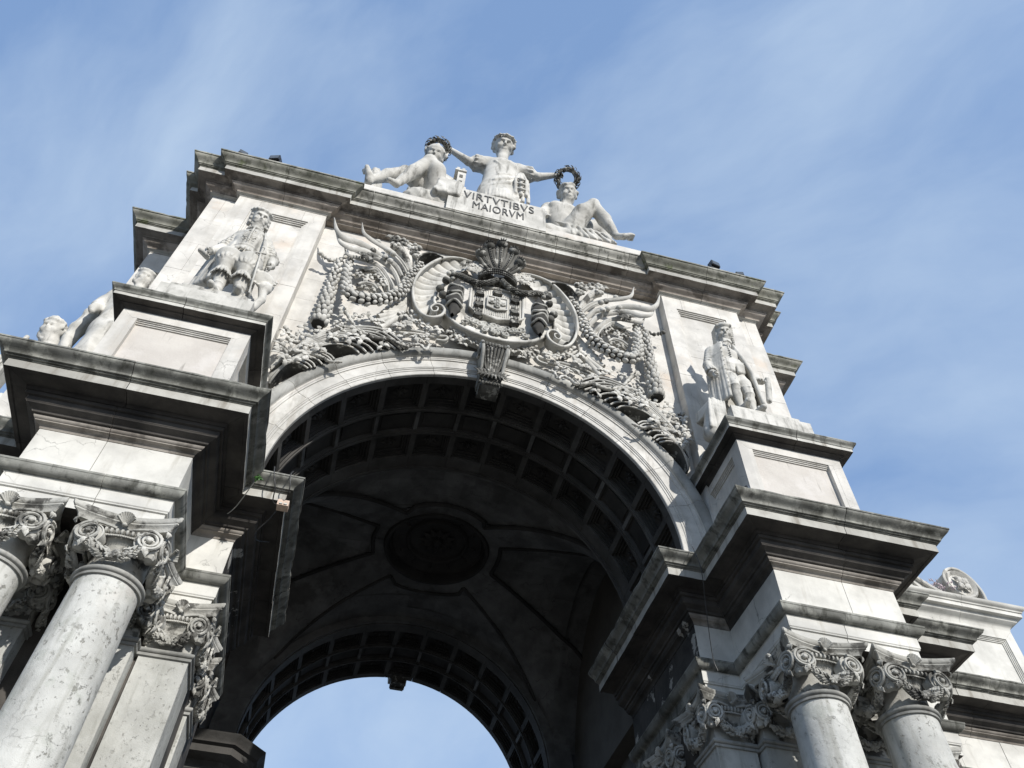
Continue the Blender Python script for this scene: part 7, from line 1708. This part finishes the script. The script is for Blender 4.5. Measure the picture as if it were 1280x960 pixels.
# ---------------------------------------------------------------- wing scrolls
for s in (1, -1):
    g = G(); y0, y1 = 2.35, 2.95
    c = V((14.72*s, y0, 17.12)); 
    lathe_at(g, c, FRONT, [(.50, -.62), (.50, .0), (.46, .05), (.42, .02), (.36, -.04), (.02, -.04)], 28)
    sp = [V((15.28*s, y0, 16.5)), V((15.30*s, y0, 17.0)), V((15.12*s, y0, 17.45)), V((14.78*s, y0, 17.68)), V((14.42*s, y0, 17.58)), V((14.2*s, y0, 17.25)), V((14.25*s, y0, 16.92))]
    P = catmull(sp, 6); tube(g, P, .05, 8); vs = []
    for q in P: vs += [q, q+V((0, .6, 0))]
    g.add(vs, [(2*j, 2*j+1, 2*j+3, 2*j+2) for j in range(len(P)-1)])
    outl = catmull([V((15.2*s, 0, 16.5)), V((14.2*s, 0, 16.62)), V((13.6*s, 0, 16.85)), V((13.0*s, 0, 17.35)), V((12.6*s, 0, 18.1)), V((12.3*s, 0, 18.9)), V((12.2*s, 0, 19.6))], 6)
    n = len(outl); vs = []
    for q in outl: vs += [V((q.x, y0+.08, q.z)), V((q.x, y1, q.z)), V((q.x, y1, 16.45)), V((q.x, y0+.08, 16.45))]
    g.add(vs, [(4*j+k, 4*j+(k+1) % 4, 4*j+4+(k+1) % 4, 4*j+4+k) for j in range(n-1) for k in range(4)]+[(3, 2, 1, 0), tuple(range(4*n-4, 4*n))])
    sc = g.build('scroll_buttress', M['marble'], ARCH, smooth=40)
    g = G(); tube(g, [V((q.x, y0+.03, q.z-.03)) for q in outl], .06, 8); tube(g, [V((q.x, y0+.05, max(16.55, q.z-.35))) for q in outl[4:]], .04, 7); g.build('scroll_moulding', M['marble'], sc, smooth=40)
    g = G()
    for k in range(4):
        a = pi/4+k*pi/2; leaf(g, c+FRONT*.0, V((math.cos(a), -.2, math.sin(a))), FRONT, .30, .13, .3, 2); blob(g, c+V((math.cos(a)*.2, -.06, math.sin(a)*.2)), .07, .06, .07, n=8, m=6)
    blob(g, c+FRONT*.06, .08, .08, .08, n=10, m=7); g.build('rosette', M['marble'], sc, smooth=60)
g = G(); rp = random.Random(3); c = V((14.1, 2.5, 16.75))
for k in range(60):
    d = V((rp.uniform(-1, 1), rp.uniform(-.6, .6), rp.uniform(.1, 1))).normalized(); p = c+V((rp.uniform(-.35, .15), 0, 0))+d*rp.uniform(.1, .42)
    leaf(g, p, d, V((rp.uniform(-1, 1), -1, 1)), .09, .03, .2, 1)
tube(g, [c-UP*.2, c+V((-.05, 0, .2)), c+V((.1, 0, .42))], .01, 4); tube(g, [c-UP*.2, c+V((-.3, 0, .3))], .01, 4)
g.build('wild_plant', M['blossom'], None, label='small pinkish wild plant growing behind the stone scroll at right', category='plant')

# ---------------------------------------------------------------- floodlights, cables, weeds
def floodlight(x, y, z, yaw, label, group=None, small=False):
    e = empty('floodlight', (x, y, z), label=label, category='floodlight', group='black floodlights on the cornices')
    s = .65 if small else .85
    if group: e['group'] = group
    g = G(); R_ = lambda p: rotz(p, yaw)
    def bx(x0, x1, y0, y1, z0, z1): 
        g.add([R_((a*s, b*s, c_*s)) for c_ in (z0, z1) for b in (y0, y1) for a in (x0, x1)], [(0, 2, 3, 1), (4, 5, 7, 6), (0, 1, 5, 4), (2, 6, 7, 3), (0, 4, 6, 2), (1, 3, 7, 5)])
    bx(-.20, .20, -.14, .14, .14, .46)
    for k in range(5): bx(-.17+.075*k, -.14+.075*k, .14, .19, .16, .44)
    for a, b in ((-.23, -.20), (.20, .23)): bx(a, b, -.05, .05, 0, .34)
    g.build('lamp_housing', M['black'], e); g = G(); bx(-.17, .17, -.155, -.142, .17, .43); g.build('lamp_glass', M['glass'], e)
    g = G(); bx(-.25, .25, -.07, .07, -.06, 0); g.build('bracket', M['black'], e)
floodlight(-8.55, -.98, 26.17, .3, 'outer black floodlight on the left end of the top cornice', small=True)
floodlight(-7.75, -.55, 27.16, -.3, 'black floodlight on the left parapet beside the end of its cap')
floodlight(7.72, -.60, 27.16, .2, 'black floodlight on the right end of the parapet cap')
floodlight(8.3, -.98, 26.17, -.2, 'outer black floodlight on the right end of the top cornice', small=True)
floodlight(5.05, -2.55, 13.36, .4, 'tiny dark floodlight behind the corner of the right main cornice', small=True)

def cable(name, mat, pts, r, **tags):
    g = G(); tube(g, catmull(pts, 6), r, 6); return g.build(name, mat, None, smooth=60, **tags)
CB_ = [V((4.46, -.93, 13.38)), V((4.46, -.98, 13.2)), V((4.52, -1.0, 12.7)), V((4.62, -.7, 12.0)), V((4.78, -.3, 11.2)), V((4.86, -.25, 10.9))]
cable('hanging_cable', M['cable'], CB_, .009, label='thin cable hanging down from the right impost cornice', category='cable')
cable('black_cable', M['cable'], [V((-4.35, -.93, 13.36)), V((-4.30, -.95, 13.1)), V((-4.22, -.86, 12.88)), V((-4.2, -.6, 12.74)), V((-4.02, -.55, 12.8)), V((-3.95, -.86, 12.9)), V((-4.0, -.95, 13.2)), V((-3.98, -.9, 13.36))], .012, label='black cable looped over the left impost cornice down to the junction box', category='cable')
cable('slack_cable', M['cable'], [V((-4.1, -.45, 12.74)), V((-4.25, -.2, 12.6)), V((-4.42, .0, 12.45)), V((-4.40, .3, 12.5)), V((-4.2, .6, 12.75))], .012, label='slack cable under the left impost cornice behind the junction box', category='cable')
cable('thin_wire', M['rope'], [V((-4.62, -.90, 12.90)), V((-4.95, -.2, 12.72)), V((-5.3, .05, 12.55)), V((-5.55, .1, 12.4))], .010, label='thin pale wire crossing the sooty soffit left of the junction box', category='wire')
g = G(); g.box(-4.12, -3.90, -.66, -.48, 12.66, 12.80); jb = g.build('junction_box', M['beige'], None, label='small beige junction box under the left impost cornice', category='junction box')
for k in (0, 1): g = G(); g.box(-4.08+.09*k, -4.02+.09*k, -.68, -.655, 12.68, 12.71); g.build('cable_gland', M['rope'], jb)
g = G(); rp = random.Random(8); c = V((-4.55, -.93, 12.95))
for k in range(26):
    d = V((rp.uniform(-1, 1), rp.uniform(-1, .1), rp.uniform(-.6, 1))).normalized(); leaf(g, c+d*.02, d, V((0, -1, .6)), rp.uniform(.04, .09), .018, .3, 1)
g.build('green_weed', M['leafgreen'], None, label='small green weed sprouting from the corner of the left cornice', category='plant')
